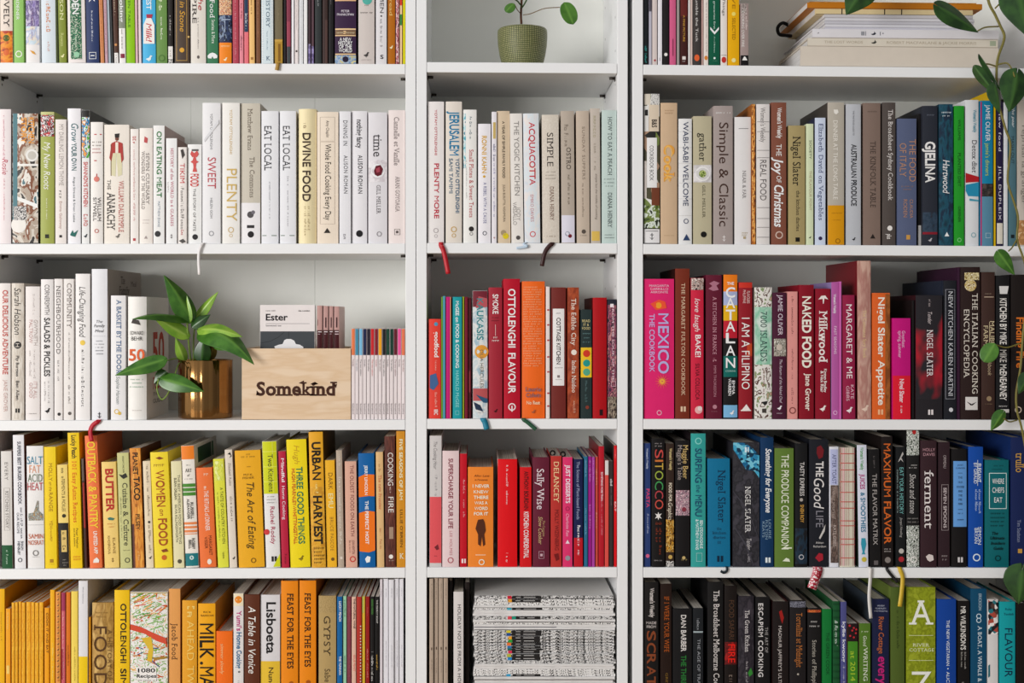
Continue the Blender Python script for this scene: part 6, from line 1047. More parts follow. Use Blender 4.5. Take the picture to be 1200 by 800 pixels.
_am = [(13.4, 17.2), (17.4, 21), (21.2, 25), (25.2, 29.6), (30.4, 36), (36.2, 40.6), (40.8, 45.4), (45.6, 50.8)]
for i, (a, b) in enumerate(_am):
    book(a, b, 706.4 - (i % 3) * .3, 'e9a71e', '', A(222, 1100, -.5, .5, AMB), Q(290, 640, .26, 'c88418'), hb=0, inset=.15, w=.185, kind='magazine', side='d89818',
         full='thin amber magazine in the tight matching row, fifth shelf, left bookcase', group='matching amber magazines on the fifth shelf')
book(51.6, 57.8, 713, 'eaa31c', 'thin amber book with brown capitals right of the matching row', T('COOK IT AND EAT', 300, 590, .4, '7a4a1c', .1, 'b'), dx=0)
book(58.4, 64.2, 692, 'efb01c', 'tall thin amber book with pale lower print', Q(520, 780, .3, 'f6d680', .1))
book(64.8, 71, 694, 'e0a050', 'thin tan book patterned with small brown marks', *[M('bird', yy, 3, '7a5038', .02) for yy in range(165, 800, 40)], *[M('ring', yy, 2.2, 'b84a30', .1) for yy in range(185, 800, 40)])
book(71.6, 76.6, 695, 'c8606c', 'thin rose pink book with magenta head', B(150, 285, 'a03a5c'), Q(290, 780, .34, 'f0c0c0', .0), R(560, 780, -.5, -.1, 'a02840'))
book(77, 82.6, 695, 'd97a1c', 'thin burnt orange book with dark words', Q(535, 690, .36, '8a3c18', .05))
book(83, 91, 694, 'e8cf62', 'narrow pale yellow book left of the tall white one', Q(540, 790, .2, 'a89430', .1))
book(91.6, 103, 681, 'dcdadc', '', T('Wild Delicious', 110, 230, .12, '8a8a90', .0), B(612, 1100, 'e8c614'), hb=0, full='tall white book with yellow lower part and tiny title, fifth shelf, left bookcase')
book(103.4, 106.4, 724, 'e8a41c', 'thin amber booklet right of the tall white book', kind='booklet')
book(107.2, 133, 707, 'b8924e', 'wide dull gold book with huge brown capitals', A(225, 1100, -.5, .5, GOLDF), Hh('Suzanne', 297, .6, 1.8, '8a6a2c', -.06), Hh('Straus', 327, .44, 1.8, '8a6a2c', -.08), T('FOOD', 385, 830, .58, '5a3c1c', -.1, 's'), T('A HISTORY OF TASTE', 420, 960, .17, '7a5a2c', .32, ''), w=.19, bulge=.003, side='9a7a40')
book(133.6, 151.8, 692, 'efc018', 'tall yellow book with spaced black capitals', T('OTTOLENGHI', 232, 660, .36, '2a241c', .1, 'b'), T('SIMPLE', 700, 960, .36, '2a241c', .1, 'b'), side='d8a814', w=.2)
book(152.2, 196.8, 694, 'e6e0da', 'very wide white book covered with coloured felt pen scribbles', A(150, 1090, -.49, .49, SCRIB), R(150, 160, -.5, .5, 'b8a880'), *STROKES, P([(-.49, 380), (-.2, 400), (.1, 440), (.45, 480), (.48, 525), (.2, 500), (-.1, 450), (-.49, 420)], 'd0543a', 'red_pepper'), P([(-.2, 480), (.06, 470), (.12, 560), (.08, 650), (-.05, 640), (.0, 560)], 'd8b83a', 'yellow_stroke'), P([(.1, 620), (.48, 610), (.48, 625), (.15, 640)], 'a8843c', 'brown_stroke'), R(690, 790, -.32, .2, 'e8e4e0'), Hh('1080', 712, .46, 4.6, '2a2826', -.06, 'b'), Hh('Recipes', 752, .52, 4, '2a2826', -.06, 'b'), Qh(785, .5, 1.4, '4a4846', -.04), w=.2)
book(197.4, 211.6, 691, 'dd9f5a', 'tan orange book with dark serif title', T('Jacob Food', 378, 640, .46, '4a2c1c', .0, 's'), side='a86a2c', w=.2)
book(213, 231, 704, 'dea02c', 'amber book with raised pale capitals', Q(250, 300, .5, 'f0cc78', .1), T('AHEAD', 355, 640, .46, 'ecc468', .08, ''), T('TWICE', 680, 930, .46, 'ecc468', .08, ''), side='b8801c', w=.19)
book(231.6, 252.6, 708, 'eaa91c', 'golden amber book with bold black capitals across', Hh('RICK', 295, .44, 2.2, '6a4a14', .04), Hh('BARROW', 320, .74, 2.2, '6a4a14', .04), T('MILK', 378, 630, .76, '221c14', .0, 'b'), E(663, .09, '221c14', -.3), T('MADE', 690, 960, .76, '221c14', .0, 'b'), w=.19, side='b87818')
book(253, 272.6, 740, 'f0711a', 'short bright orange book with small pale script', T('simmer slowly', 520, 740, .2, 'f8c08a', -.12, 'i'), w=.18)
book(273.2, 285.6, 696, 'dedad8', 'white book with orange bloom above magenta and blue title', B(160, 250, 'e8dcc0'), E(205, .36, 'e08a2a'), T("Yumi's", 285, 430, .46, 'b8287a', .06, 'b'), T('Home', 440, 560, .46, '1f6a94', .06, 'b'), T('Cooking', 570, 700, .46, '1f6a94', .06, 'b'), M('dot', 725, 2.4, '7a7876', .06), Q(760, 850, .3, '7a7876', .06), side='cfc4bc')
book(286, 304.6, 697, '63341f', 'chocolate brown book with white looping script', T('A Table in Venice', 250, 735, .46, 'efe6e0', .0, 'i'), w=.19)
book(305, 328.4, 698, 'd8d5d6', 'light grey book with yellow lower half and bold black title', T('Lisboeta', 225, 595, .46, '221f1f', .04, 'b'), B(650, 1100, 'e0bc3c'), T('Nuno Mendes', 695, 1050, .24, '3a3220', .04, 'b'), w=.2)
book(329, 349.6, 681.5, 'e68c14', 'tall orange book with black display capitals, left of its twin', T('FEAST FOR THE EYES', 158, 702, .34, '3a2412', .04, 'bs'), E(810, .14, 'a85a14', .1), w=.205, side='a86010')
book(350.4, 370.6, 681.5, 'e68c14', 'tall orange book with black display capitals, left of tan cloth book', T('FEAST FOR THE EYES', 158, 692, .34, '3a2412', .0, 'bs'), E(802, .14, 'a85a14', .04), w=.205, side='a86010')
book(373, 394.2, 699, 'b49a68', 'tan cloth book with dark spaced serif capitals', T('GYPSY', 325, 610, .36, '4a3c28', -.02, 'sw'), T('Sabe', 705, 800, .3, '4a3c28', .0, 's'), A(180, 300, -.5, .5, art('tan_cloth', ['ae9462', 'bca270', 'a88e5c'], (500, 500, 500), 'noise', 'LINEAR')), w=.19)
_th = [(394.8, 401.2, '1768a2', 'thin blue book with white capitals right of tan cloth book', [T('LUCKY PEACH', 215, 360, .42, 'e8eef4', .1, 'b'), T('THE YUNNAN', 610, 745, .4, 'e8eef4', .1, 'b')]),
       (401.6, 406.2, '9fcfae', 'thin mint green book right of the blue one', [Q(210, 330, .4, '3a5a4a', .1), Q(610, 740, .4, '3a5a4a', .1)]),
       (406.6, 411.6, '84424e', 'thin mauve red book right of the mint one', [Q(220, 360, .3, 'a86a74', .1), Q(560, 760, .3, 'a86a74', .1)]),
       (412, 417.4, 'ddb8a4', 'thin shell pink book with dark capitals', [T('THE NATURAL WINE', 195, 410, .42, '4a3834', .1, 'b'), T('ISSUE FEAST', 600, 720, .4, 'd8685a', .1)]),
       (417.8, 423.8, 'b43a2e', 'thin brick red book with white dotted edge', [*[R(y_, y_ + 8, .2, .42, 'e8dcd0') for y_ in range(390, 800, 22)]]),
       (424.2, 428, 'd8b53a', 'thin golden yellow book between two red ones', [R(180, 300, -.4, .1, 'b8c060')]),
       (428.4, 433.2, '9a241e', 'thin brownish red book left of the black pair', [Q(260, 320, .3, 'c8605a'), Q(560, 760, .36, 'd89088')]),
       (433.8, 438.8, '1e1c1c', 'thin black book with green and white words', [T('GOOD FOOD', 200, 310, .4, '5a9a4a', .0, 'b'), Q(580, 790, .5, 'd8d4d0', .0)]),
       (439.2, 444.6, '1a1818', 'thin black book with white and gold words', [T('THE PERFECT ROAST', 205, 375, .36, 'dcd8d4', .0), Q(600, 705, .4, 'd0a84a', .0)])]
for a, b, c_, lb, its in _th:
    book(a, b, 699.6, c_, lb, *its, hb=0, w=.19, inset=.2)
book(445, 448.6, 679.4, 'd8d0d4', 'thin pinkish white magazine left of the white ones', Q(125, 180, .3, '9a949a'), hb=0, kind='magazine')
for i, (a, b) in enumerate(((449, 455), (455.3, 461.7), (462, 467.6), (468, 472.8))):
    book(a, b, 679.2 + .3 * (i % 2), 'e0dee2', ('leftmost of four', 'second of four', 'third of four', 'rightmost of four')[i] + ' tall white magazines at right end', Q(120, 185, .16, '8a888e', .1), Q(500 + 30 * (i % 2), 690, .16, '8a888e', .1), hb=0, w=.2, kind='magazine', inset=.2)

# ================================================================== fifth shelf, middle bookcase
row('M', 5, 660, 4.8)
for i, (a, b) in enumerate(((503, 508), (508.4, 513.6), (514, 519.2), (519.6, 525))):
    book(a, b, 678.6, 'b5a392', ('leftmost of four', 'second of four', 'third of four', 'rightmost of four')[i] + ' plain beige journals', Q(115, 205, .16, '6a584a', .1), R(475, 490, -.05, .2, '5a4a3e'), Q(540, 620, .16, '6a584a', .1), hb=0, w=.2, kind='journal', cat='magazine', inset=.2)
book(526, 530.6, 684, '1c1614', 'narrow dark brown book left of the pale upright one', y=.02)
book(531.2, 543.4, 694, 'd8d2cf', 'pale grey book with black condensed capitals', T('HOLIDAY NOTES FROM A HOLIDAY', 235, 760, .32, '2f2a2a', .08, ''), w=.19, side='2a1c18')
book(544.6, 550.6, 688, '241a18', 'dark brown book between pale book and magazine stack', y=.03, w=.2)
# ---- the stack of magazines: each lies flat, spine to the front
yb5 = 846.0; ztop_shelf = wz(yb5)
PAGE_W = art('magazine_pages', ['e2e0de', 'd0cecc', 'e8e6e4'], (8, 8, 2500), 'noise', 'LINEAR')
LINED = art('lined_spine', ['e6e4e2', 'c8c4c2', 'eae8e6', 'dcd8d6'], (30, 30, 1500), 'noise', 'LINEAR')
INKY = art('inky_spine', ['1e1c1c', 'e8e6e4', 'e8e6e4', '6a6664', 'eceae8'], (230, 230, 330), 'noise', pos=[0, .47, .53, .58, .62], dist=1.2)
TICK = art('ticked_spine', ['3a3836', 'e6e4e2', 'eae8e6'], (420, 420, 300), 'noise', pos=[0, .43, .55])
from itertools import cycle
_tabs = {}   # photo row of a label -> square colours
LAB = [(700.5, ['c8283c']), (703.5, ['e0a03a']), (716.2, ['4ab0c4']), (724.4, ['d8505a', '2a9a80']), (741.2, ['d8c83a']), (744, ['2a5a9a']), (747, ['e8a83a']), (750.4, ['7ac83a']), (753.6, ['3aa048']), (756, ['e87a3a']), (759.4, ['3a7ab0']), (762.4, ['1f6a5a']), (765, ['d83a5a']), (768, ['b8b84a']), (771.6, ['2a8ac8']), (775, ['1c1c1e']), (793.4, ['3aa0c8'])]
rs = random.Random(3)
def magazine(px0, px1, zb, th, kind_, label, group, sq=None, yofs=0.0, ang=0.0):
    y0 = .006 + yofs; X0, X1 = wx(px0, y0), wx(px1, y0); w2 = (X1 - X0) / 2
    root = tag(empty('magazine', ((X0 + X1) / 2, y0, zb), (0, 0, ang)), label, 'magazine', group)
    d = .205; e = min(.0005, th * .2)
    m = MB(); sp = {'inky': INKY, 'tick': TICK, 'lined': LINED}[kind_]; wc = cov('e4e2e0')
    prof = [(d, 0), (e, 0), (0, e), (0, th - e), (e, th), (d, th), (d, th - .0003), (.0007, th - .0003), (.0007, .0003), (d, .0003)]
    k = len(prof)
    for i in range(k):
        (ya, za), (yb_, zb_) = prof[i], prof[(i + 1) % k]
        m.add([(-w2, ya, za), (w2, ya, za), (w2, yb_, zb_), (-w2, yb_, zb_)], [(3, 2, 1, 0)], sp if i in (1, 2, 3) else wc)
    m.build('cover', root)
    m = MB(); m.box((-w2 + .0004, .0009, .0004), (w2 - .0004, d - .0005, th - .0004), PAGE_W); m.build('page_block', root)
    k_ = PX * (D + y0) / D; xm = (px0 + px1) / 2
    def rect(a, b, mm, nm, z0=.12, z1=.88, lf=.0002):
        q = MB(); q.add([((a - xm) * k_, -lf, th * z0), ((b - xm) * k_, -lf, th * z0), ((b - xm) * k_, -lf, th * z1), ((a - xm) * k_, -lf, th * z1)], [(0, 1, 2, 3)], mm); q.build(nm, root)
    if rs.random() < .45:
        a = rs.choice((px0, px0 + rs.uniform(10, 60))); b = px1 if a > px0 or rs.random() < .5 else px1 - rs.uniform(10, 90)
        rect(a + .5, b - .5, cov(rs.choice(('1f1d1d', '3a3634', '5a5450', '3a3644'))), 'dark_gap_edge', 0, rs.uniform(.12, .26), .00012)  # dark strip painted low on the spine: shaded gap plus dark cover edge
    if sq:
        a = 594.5 + rs.uniform(-1.2, 1.2)
        for i, c_ in enumerate(sq): rect(a + i * 4.6, a + i * 4.6 + 5, cov(c_), 'colour_tab', .02, .98)
        b = 599.6 + rs.uniform(-.6, 1) + (5 if len(sq) > 1 else 0); e_ = 634 + rs.uniform(-1.5, 1.5)
        rect(b, e_, cov('2a2828'), 'spine_label', .03, .97)
        rect(b + 4.5, b + 10, ink('b8b6b4'), 'lettering', .4, .62, .0003); rect(b + 13.5, e_ - 7, ink('b8b6b4'), 'lettering', .4, .62, .0003)
    return root
# thickness of each layer in photo rows, bottom to top
layers = []; p = yb5
marks = sorted([l[0] for l in LAB], reverse=True)
while p > 700.2:
    nxt = [m_ for m_ in marks if m_ < p - .9]
    th = rs.choice((3.0, 3.4, 3.8, 2.8))
    if nxt and p - th < nxt[0] + 1.6:
        th = max(2.3, (p - (nxt[0] - 1.55)))
        th = min(th, 3.9)
    layers.append([p, th]); p -= th
z = ztop_shelf + .0003
_n = 0
for p_, th in layers:
    mid = p_ - th / 2
    hit = [l for l in LAB if abs(l[0] - mid) < 1.75]
    sq = hit[0][1] if hit else None
    if hit: LAB.remove(hit[0])
    if 740 < mid < 777 or mid < 705: kd = 'inky'
    elif sq: kd = 'inky' if rs.random() < .6 else 'tick'
    else: kd = rs.choice(('lined', 'lined', 'tick'))
    names = {'c8283c': 'red', 'e0a03a': 'orange', '4ab0c4': 'aqua', 'd8505a': 'pink and green', 'd8c83a': 'yellow', '2a5a9a': 'dark blue', 'e8a83a': 'golden', '7ac83a': 'lime', '3aa048': 'green', 'e87a3a': 'bright orange', '3a7ab0': 'steel blue', '1f6a5a': 'deep teal', 'd83a5a': 'crimson', 'b8b84a': 'olive', '2a8ac8': 'sky blue', '1c1c1e': 'black', '3aa0c8': 'cyan'}
    if sq:
        lb = 'white magazine with %s tab and black spine label in the tall stack' % names[sq[0]]; gp = 'stacked magazines on the fifth shelf'
    elif kd == 'inky':
        lb = 'white magazine with ink speckled spine and no label in the tall stack'; gp = 'unlabelled ink speckled magazines in the stack'
    elif kd == 'tick':
        lb = 'white magazine with finely ticked spine and no label in the tall stack'; gp = 'unlabelled ticked magazines in the stack'
    else:
        lb = 'plain white magazine with pale blank spine in the tall stack'; gp = 'plain white magazines in the stack'
    dxl = rs.uniform(-1.6, 1.4); dxr = rs.uniform(-1.8, 1.6)
    magazine(555.5 + dxl, 720 + dxr, z, th * PX - .00005, kd, lb, gp, sq, rs.uniform(-.001, .0025))
    z += th * PX + .00002
print('STACK', len(layers), LAB)

# ================================================================== fifth shelf, right bookcase
row('R', 5, 660, 5.7125)
book(754.4, 772, 683, '1e1b1b', 'black book with large rust coloured capitals turned across', T("Women's Weekly", 170, 365, .3, 'd8d0cc', .06, 'b'), Hh('MADE', 402, .7, 3, 'c0b8b4', .0, 'b'), Hh('FROM', 428, .64, 3, 'c0b8b4', .0, 'b'), *[T(ch, y0, y0 + 68, .58, '8a4a2c', .0, 'b') for ch, y0 in zip('SCRATCH', (455, 535, 610, 690, 760, 840, 920))], w=.2)
book(773.6, 787.4, 685, '2a1a14', 'dark brown book with orange serif capitals', T('IF I WERE YOUR WIFE', 228, 600, .42, 'b05a1c', .06, 's'), T('GRETA', 740, 850, .2, '8a6a2c', .06), w=.19)
book(788.2, 811.2, 714, '1b1a1c', 'black book with white name above green title', T('DAN BARBER', 350, 595, .26, 'dcd8d4', .06, 'b'), T('THE THIRD PLATE', 620, 950, .26, '2f7a3a', .06, 'b'), w=.17)
book(812, 824.4, 713, '222529', 'dark grey blue book with thin white rule', Q(365, 440, .26, '9a9ca0', .0), R(458, 468, -.5, .46, 'a8b4b8'), T('THE AGE OF TRADE', 510, 860, .28, '9a9ca0', .06, ''), w=.17)
book(829, 848, 682.5, '1c1b1c', 'tall black book with white serif title', T('The Broadsheet Melbourne Cookbook', 185, 950, .36, 'dcd6d2', .06, 's'), w=.19)
book(848.8, 864, 687, '1e1614', 'black book with glowing red word below brown title', T('FOOD SAFARI', 250, 510, .4, '5a4030', .06, ''), A(530, 680, -.48, .48, art('ember_glow', ['3a0c0c', '7a1414', '4a0e0e', 'a01c1a'], (120, 120, 60), 'noise', 'LINEAR')), T('FIRE', 545, 668, .56, 'e8281c', .06, ''), Q(750, 800, .4, '8a7a70', .06), w=.19)
book(865, 884, 699, '312c34', 'dark violet grey book with small white serif title', A(220, 1050, -.5, .5, art('dark_board', ['2c2830', '38323a', '242028', '443e46'], (70, 70, 40), 'noise', 'LINEAR')), T('The Green Kitchen', 315, 595, .28, 'd8d2d0', .06, 's'), Q(635, 800, .14, 'a8a2a4', .04), P([(.1, 735), (.3, 700), (.42, 740), (.2, 760)], '3a8a3a', 'green_leaf'), w=.19)
book(885, 902.6, 700, '19181a', 'black book with bold spaced white capitals', T('ESCAPISM COOKING', 270, 762, .32, 'd8d4d2', -.14, 'bw'), T('THE ART OF', 430, 600, .2, 'a8a4a2', .26, 'w'), w=.19)
book(905, 924.6, 706, '221a1a', 'black book with red chilli drawing', P([(-.1, 330), (.06, 318), (.2, 370), (.1, 410), (.0, 380)], 'a02420', 'red_chilli'), T("MADHUR JAFFREY'S ULTIMATE", 425, 900, .2, 'c8c0bc', -.04, ''), w=.18, side='4a2020')
book(925.4, 944.8, 704, '242022', 'black book with copper serif title and speckled head', A(258, 298, -.5, .5, art('salt_specks', ['2a2a34', '8a8a98', '1e1e26'], (500, 500, 500))), T('Tortellini at Midnight', 335, 700, .36, 'b0703a', .08, 's'), M('dot', 745, 2.4, 'b0a89c'), w=.18)
book(946, 962.6, 714, '1d1b1c', 'black book with red and orange head', A(318, 335, -.5, .5, art('red_flame', ['a83028', 'd8783a', '7a1c1c'], (300, 300, 300))), Qh(398, .5, 1.8, 'd0ccc8'), Qh(428, .7, 1.8, 'd0ccc8'), T('Stories of Philippine', 520, 850, .3, 'b0aaa0', .0, 's'), w=.18)
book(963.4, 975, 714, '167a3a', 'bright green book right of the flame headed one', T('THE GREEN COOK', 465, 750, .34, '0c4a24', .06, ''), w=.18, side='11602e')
book(975.8, 984.2, 705, '1f5a34', 'narrow dark green book with white script', T('& Raymond', 385, 555, .46, 'c8d8cc', .0, 'i'), *[R(y_, y_ + 12, -.5, .5, '17482a') for y_ in range(270, 800, 45)], w=.2)
book(984.8, 992.4, 706, '54568a', 'narrow slate violet book with white lower case title', T('kylie kwong', 395, 665, .5, 'e0e0ea', .06, 'b'), Q(685, 800, .3, 'c8c8d8', .06), w=.19)
book(993, 1005.6, 731, '2a1a1c', 'short book with red dots above lime green panel', *[E(y_, .1, 'c0303a', x_) for y_, x_ in ((420, -.3), (435, .1), (452, -.05), (470, .3), (488, -.25), (498, .1), (445, .34))], B(525, 1100, '4a8a2a'), T('at 2014', 590, 790, .46, 'b0c83a', .0, ''), w=.16, side='6a4a38')
book(1006.8, 1020.4, 731, '587a2c', 'short moss green book with white serif capitals', Qh(462, .6, 2, 'c8d0b0'), T('Good', 490, 560, .3, 'dce0cc', .0, 'i'), T('WRITING', 565, 790, .36, 'dce0cc', .04, 's'), w=.16, side='8a7260')
book(1022, 1042.4, 703, '1e2446', 'navy book with orange words above magenta word', Hh('HUGH', 290, .4, 1.8, 'c0c4d4'), Hh('FEARNLEY-', 308, .66, 1.6, 'c0c4d4'), Hh('WHITTINGSTALL', 326, .8, 1.6, 'c0c4d4'), T('River Cottage', 365, 610, .3, 'c8703a', .02, ''), T('every day', 630, 950, .5, 'c02a7a', .1, 'b'), w=.19, side='39414a')
book(1044, 1060.6, 689, '55662c', 'olive green book left of the wide lime one', Q(300, 570, .2, '3a481c', .0), w=.2, side='6a7a3a')
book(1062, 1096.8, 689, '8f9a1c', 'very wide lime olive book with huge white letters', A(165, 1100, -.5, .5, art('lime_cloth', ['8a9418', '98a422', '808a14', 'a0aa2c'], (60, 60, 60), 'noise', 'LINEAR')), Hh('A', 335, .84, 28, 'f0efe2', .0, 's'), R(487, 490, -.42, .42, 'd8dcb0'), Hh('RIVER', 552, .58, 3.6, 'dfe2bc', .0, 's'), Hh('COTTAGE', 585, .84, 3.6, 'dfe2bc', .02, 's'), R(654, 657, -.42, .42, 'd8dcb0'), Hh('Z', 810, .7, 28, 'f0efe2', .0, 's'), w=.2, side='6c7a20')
book(1098, 1121, 703, '15489a', 'royal blue book with thin white capitals', T('THE NEW VEGETARIAN', 385, 690, .16, 'dfe6f2', .06, ''), M('dot', 710, 1.6, 'dfe6f2', .06), T('ALICE HART', 730, 920, .16, 'dfe6f2', .06), w=.19)
book(1122, 1136.4, 705, '191617', 'black book with white condensed capitals', T("MR WILKINSON'S", 295, 585, .42, 'e0dcd6', -.04, 'b'), Q(600, 715, .14, 'b0aca6', .14), Q(600, 700, .14, 'b0aca6', -.16), Q(780, 860, .3, 'c8c4be', .0), w=.19)
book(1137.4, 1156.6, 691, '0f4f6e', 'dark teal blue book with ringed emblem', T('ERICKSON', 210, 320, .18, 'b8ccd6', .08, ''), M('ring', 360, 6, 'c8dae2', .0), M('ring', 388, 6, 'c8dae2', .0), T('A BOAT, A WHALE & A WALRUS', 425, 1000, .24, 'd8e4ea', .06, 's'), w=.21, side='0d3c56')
book(1157.6, 1170, 703, 'd8d4d2', 'white book with comic drawing head', A(248, 480, -.49, .49, COMIC), P([(-.5, 690), (-.3, 680), (-.3, 760), (-.5, 770)], '2a6a74', 'teal_patch'), w=.19)
book(1171, 1190.4, 706, '17a0a6', 'turquoise book with large navy capitals', Hh('Ruby', 312, .4, 2.6, '0e3a54', .06), Hh('Tandoh', 345, .6, 2.6, '0e3a54', .06), T('FLAVOUR', 440, 765, .46, '0f2c48', .06, ''), w=.18)
book(1191, 1206, 707, '191412', 'black book cut off at the right frame edge', w=.18)
# ================================================================== stack lying flat on the first shelf, right bookcase
def flat_book(px0, px1, py0, py1, y, d, color, label, zb, pages_left=True, hb=True, name='book', over=None, page_m=None, kindcat='book'):
    """a book lying on its side, spine to the front; py0 = top row, thickness from the rows"""
    k = PX * (D + y) / D; X0, X1 = wx(px0, y), wx(px1, y); w2 = (X1 - X0) / 2; th = (py1 - py0) * k
    root = tag(empty(name, ((X0 + X1) / 2, y, zb)), label, kindcat, 'books lying flat on the first shelf')
    cc = cov(color); c = .0024 if hb else .0006; c = min(c, th * .25)
    e = min(.0012, th * .2)
    prof = [(d, 0), (.009, 0), (.006, .0004 if hb else 0), (.003, 0), (e, 0), (e * .3, e * .3), (0, e), (0, th - e), (e * .3, th - e * .3), (e, th), (.003, th), (.006, th - (.0004 if hb else 0)), (.009, th), (d, th), (d, th - c), (c + .0006, th - c), (c + .0006, c), (d, c)]
    m = MB(); n = len(prof)
    for i in range(n):
        (ya, za), (yb_, zb_) = prof[i], prof[(i + 1) % n]
        m.add([(-w2, ya, za), (w2, ya, za), (w2, yb_, zb_), (-w2, yb_, zb_)], [(3, 2, 1, 0)], cc)
    for sx in (-1, 1):     # the two open ends of the cover
        vs = [(sx * w2, a, b) for a, b in prof]
        m.add(vs, [tuple(range(n)) if sx < 0 else tuple(range(n - 1, -1, -1))] if False else [], cc)
        for (a, b) in (((0, 0), (d, c)), ((0, th - c), (d, th))):
            q = [(sx * w2, a[0] + (e if 1 else 0), a[1]), (sx * w2, b[0], a[1]), (sx * w2, b[0], b[1]), (sx * w2, a[0] + e, b[1])]
            m.add(q, [(0, 1, 2, 3)], cc)
        q = [(sx * w2, e * .3, e * .6), (sx * w2, c + .0006, e * .6), (sx * w2, c + .0006, th - e * .6), (sx * w2, e * .3, th - e * .6)]
        m.add(q, [(0, 1, 2, 3)], cc)
    m.build('cover', root)
    g = .0032 if hb else .0003
    m = MB(); m.box((-w2 + g, c + .0009, c + .00005), (w2 - g, d - g, th - c - .00005), page_m or PAGE_W); m.build('page_block', root)
    xm = (px0 + px1) / 2
    def put(a, b, z0, z1, mm, nm, lf=.0002):
        q = MB(); q.add([((a - xm) * k, -lf, z0 * th), ((b - xm) * k, -lf, z0 * th), ((b - xm) * k, -lf, z1 * th), ((a - xm) * k, -lf, z1 * th)], [(0, 1, 2, 3)], mm); q.build(nm, root)
    def word(s_, a, b, zc_, cap, c_, st_=''):
        vs_, fs_, ww = text_mesh(s_, st_); W = (b - a) * k
        q = MB(); q.add([((a - xm) * k + u * W / ww, -.0002, zc_ * th - cap * k / 2 + v * cap * k) for u, v in vs_], fs_, ink(c_)); q.build('lettering', root)
    return root, th, put, word, k
ROWS_R1 = ROWS['R'][2][1]
def r1z(px): return wz(ROWS_R1[0] + (ROWS_R1[1] - ROWS_R1[0]) * (px - 753.5) / 481)
zb = r1z(1172) + .0; zb = max(r1z(935), r1z(1172)) + .0003
ang1 = math.atan2(wz(ROWS_R1[0]) - wz(ROWS_R1[1]), 481 * PX)
zs = r1z(1053) + .0004 + .0006
stack = []
def lay(px0, px1, th_px, y, d, color, label, **kw):
    global zs
    r, th, put, word, k = flat_book(px0, px1, 0, th_px, y, d, color, label, zs, **kw)
    r.rotation_euler = (0, ang1, 0); zs += th + .00025
    return r, put, word
r, put, word = lay(938, 1170, 23.4, .004, .232, 'd6ccbf', 'thick ecru cloth book at the bottom of the flat stack')
r, put, word = lay(946.6, 1169.4, 9.6, .004, .228, 'd8d0c2', 'cream book with pale capitals, second from bottom of flat stack')
word('THE LOST WORDS', 966, 1011, .5, 3.0, 'b4a894'); word('ROBERT MACFARLANE & JACKIE MORRIS', 1039, 1144, .5, 3.0, 'b4a894')
q = MB(); k = PX
def bird(parent, put_x, zc_, sc, mm, nm='bird_mark', xm=0):
    q = MB(); pts = [(-1, -.1), (-.3, -.45), (.4, -.4), (.9, .1), (.5, .5), (.3, .9), (.2, .3), (-.2, .05)]
    q.add([(put_x + a * sc, -.00025, zc_ + b * sc) for a, b in pts], [tuple(range(len(pts)))], mm); q.build(nm, parent)
bird(r, (1024 - 1058) * PX, 4.8 * PX, 3.6 * PX, ink('4a4a44')); put(1160, 1167, .2, .8, ink('a8b098'), 'publisher_mark')
r, put, word = lay(952, 1170.4, 10.4, .003, .226, 'dedbde', 'white book with three small grey emblems in the flat stack')
bird(r, (1023.5 - 1061.2) * PX, 4.9 * PX, 3.4 * PX, ink('3a3c48')); bird(r, (958.5 - 1061.2) * PX, 5.2 * PX, 1.4 * PX, ink('6a6a70'), 'small_mark'); put(1009, 1013, .28, .72, ink('9a9aa0'), 'publisher_mark', .0003); put(1014, 1014.8, .25, .75, ink('8a8a90'), 'publisher_mark'); put(1031, 1032, .3, .7, ink('8a8a90'), 'publisher_mark'); put(1034, 1035.4, .45, .6, ink('8a8a90'), 'publisher_mark')
_mags = [(966, 1141, 3.0, 'pale lilac grey magazine, lowest of the thin ones in flat stack'), (967, 1140, 3.6, 'white magazine, second lowest of the thin ones in flat stack'), (966.4, 1141, 3.4, 'pale grey magazine in the middle of the thin ones, flat stack'), (967, 1142, 3.6, 'white magazine, second highest of the thin ones in flat stack'), (966, 1140, 4.0, 'pale grey magazine directly under the tan covered folder')]
for i, (a, b, t_, lb) in enumerate(_mags):
    lay(a, b, t_, .012, .215, ('cfccd4', 'd8d6da', 'c8c6cc', 'd6d4d8', 'cac6c8')[i], lb, hb=False, name='magazine', kindcat='magazine')
# the two stitched journals on top, with a black elastic loop
TAN = art('tan_card', ['b87a24', 'd09234', 'a86c1c', 'c88a30'], (25, 25, 25), 'noise', 'LINEAR')
r, put, word = lay(955, 1140, 7.4, .018, .21, 'dcc89c', 'cream stitched journal under the tan covered one in flat stack', hb=False, name='journal', kindcat='notebook')
for a in (986, 1036, 1056, 1100): put(a, a + 1.2, .02, .98, ink('3a2c20'), 'binding_thread')
put(956, 1140, .06, .14, ink('4a3a28'), 'dark_fold')
r, put, word = lay(946, 1151, 6.6, .016, .215, 'c07a1e', 'tan brown card journal with black elastic loop topping the flat stack', hb=False, name='journal', kindcat='notebook')
xl = (946 - 1048.5) * PX
q = MB(); q.tube(smooth_path([(xl + .001, .15, .002), (xl - .012, .148, .006), (xl - .021, .15, -.003), (xl - .018, .15, -.016), (xl - .004, .152, -.018), (xl + .008, .153, -.019)], 6), .0034, mat('191716', .7, .2, 0, 0), 8); q.build('elastic_loop', r)
q = MB(); q.box((xl + .0005, .1, .0107), (xl + .012, .135, .012), mat('191716', .7, .2, 0, 0)); q.build('elastic_band', r)
q = MB(); q.box((-.16, .002, .0109), (.155, .21, .0125), TAN); q.build('cover_flap', r)

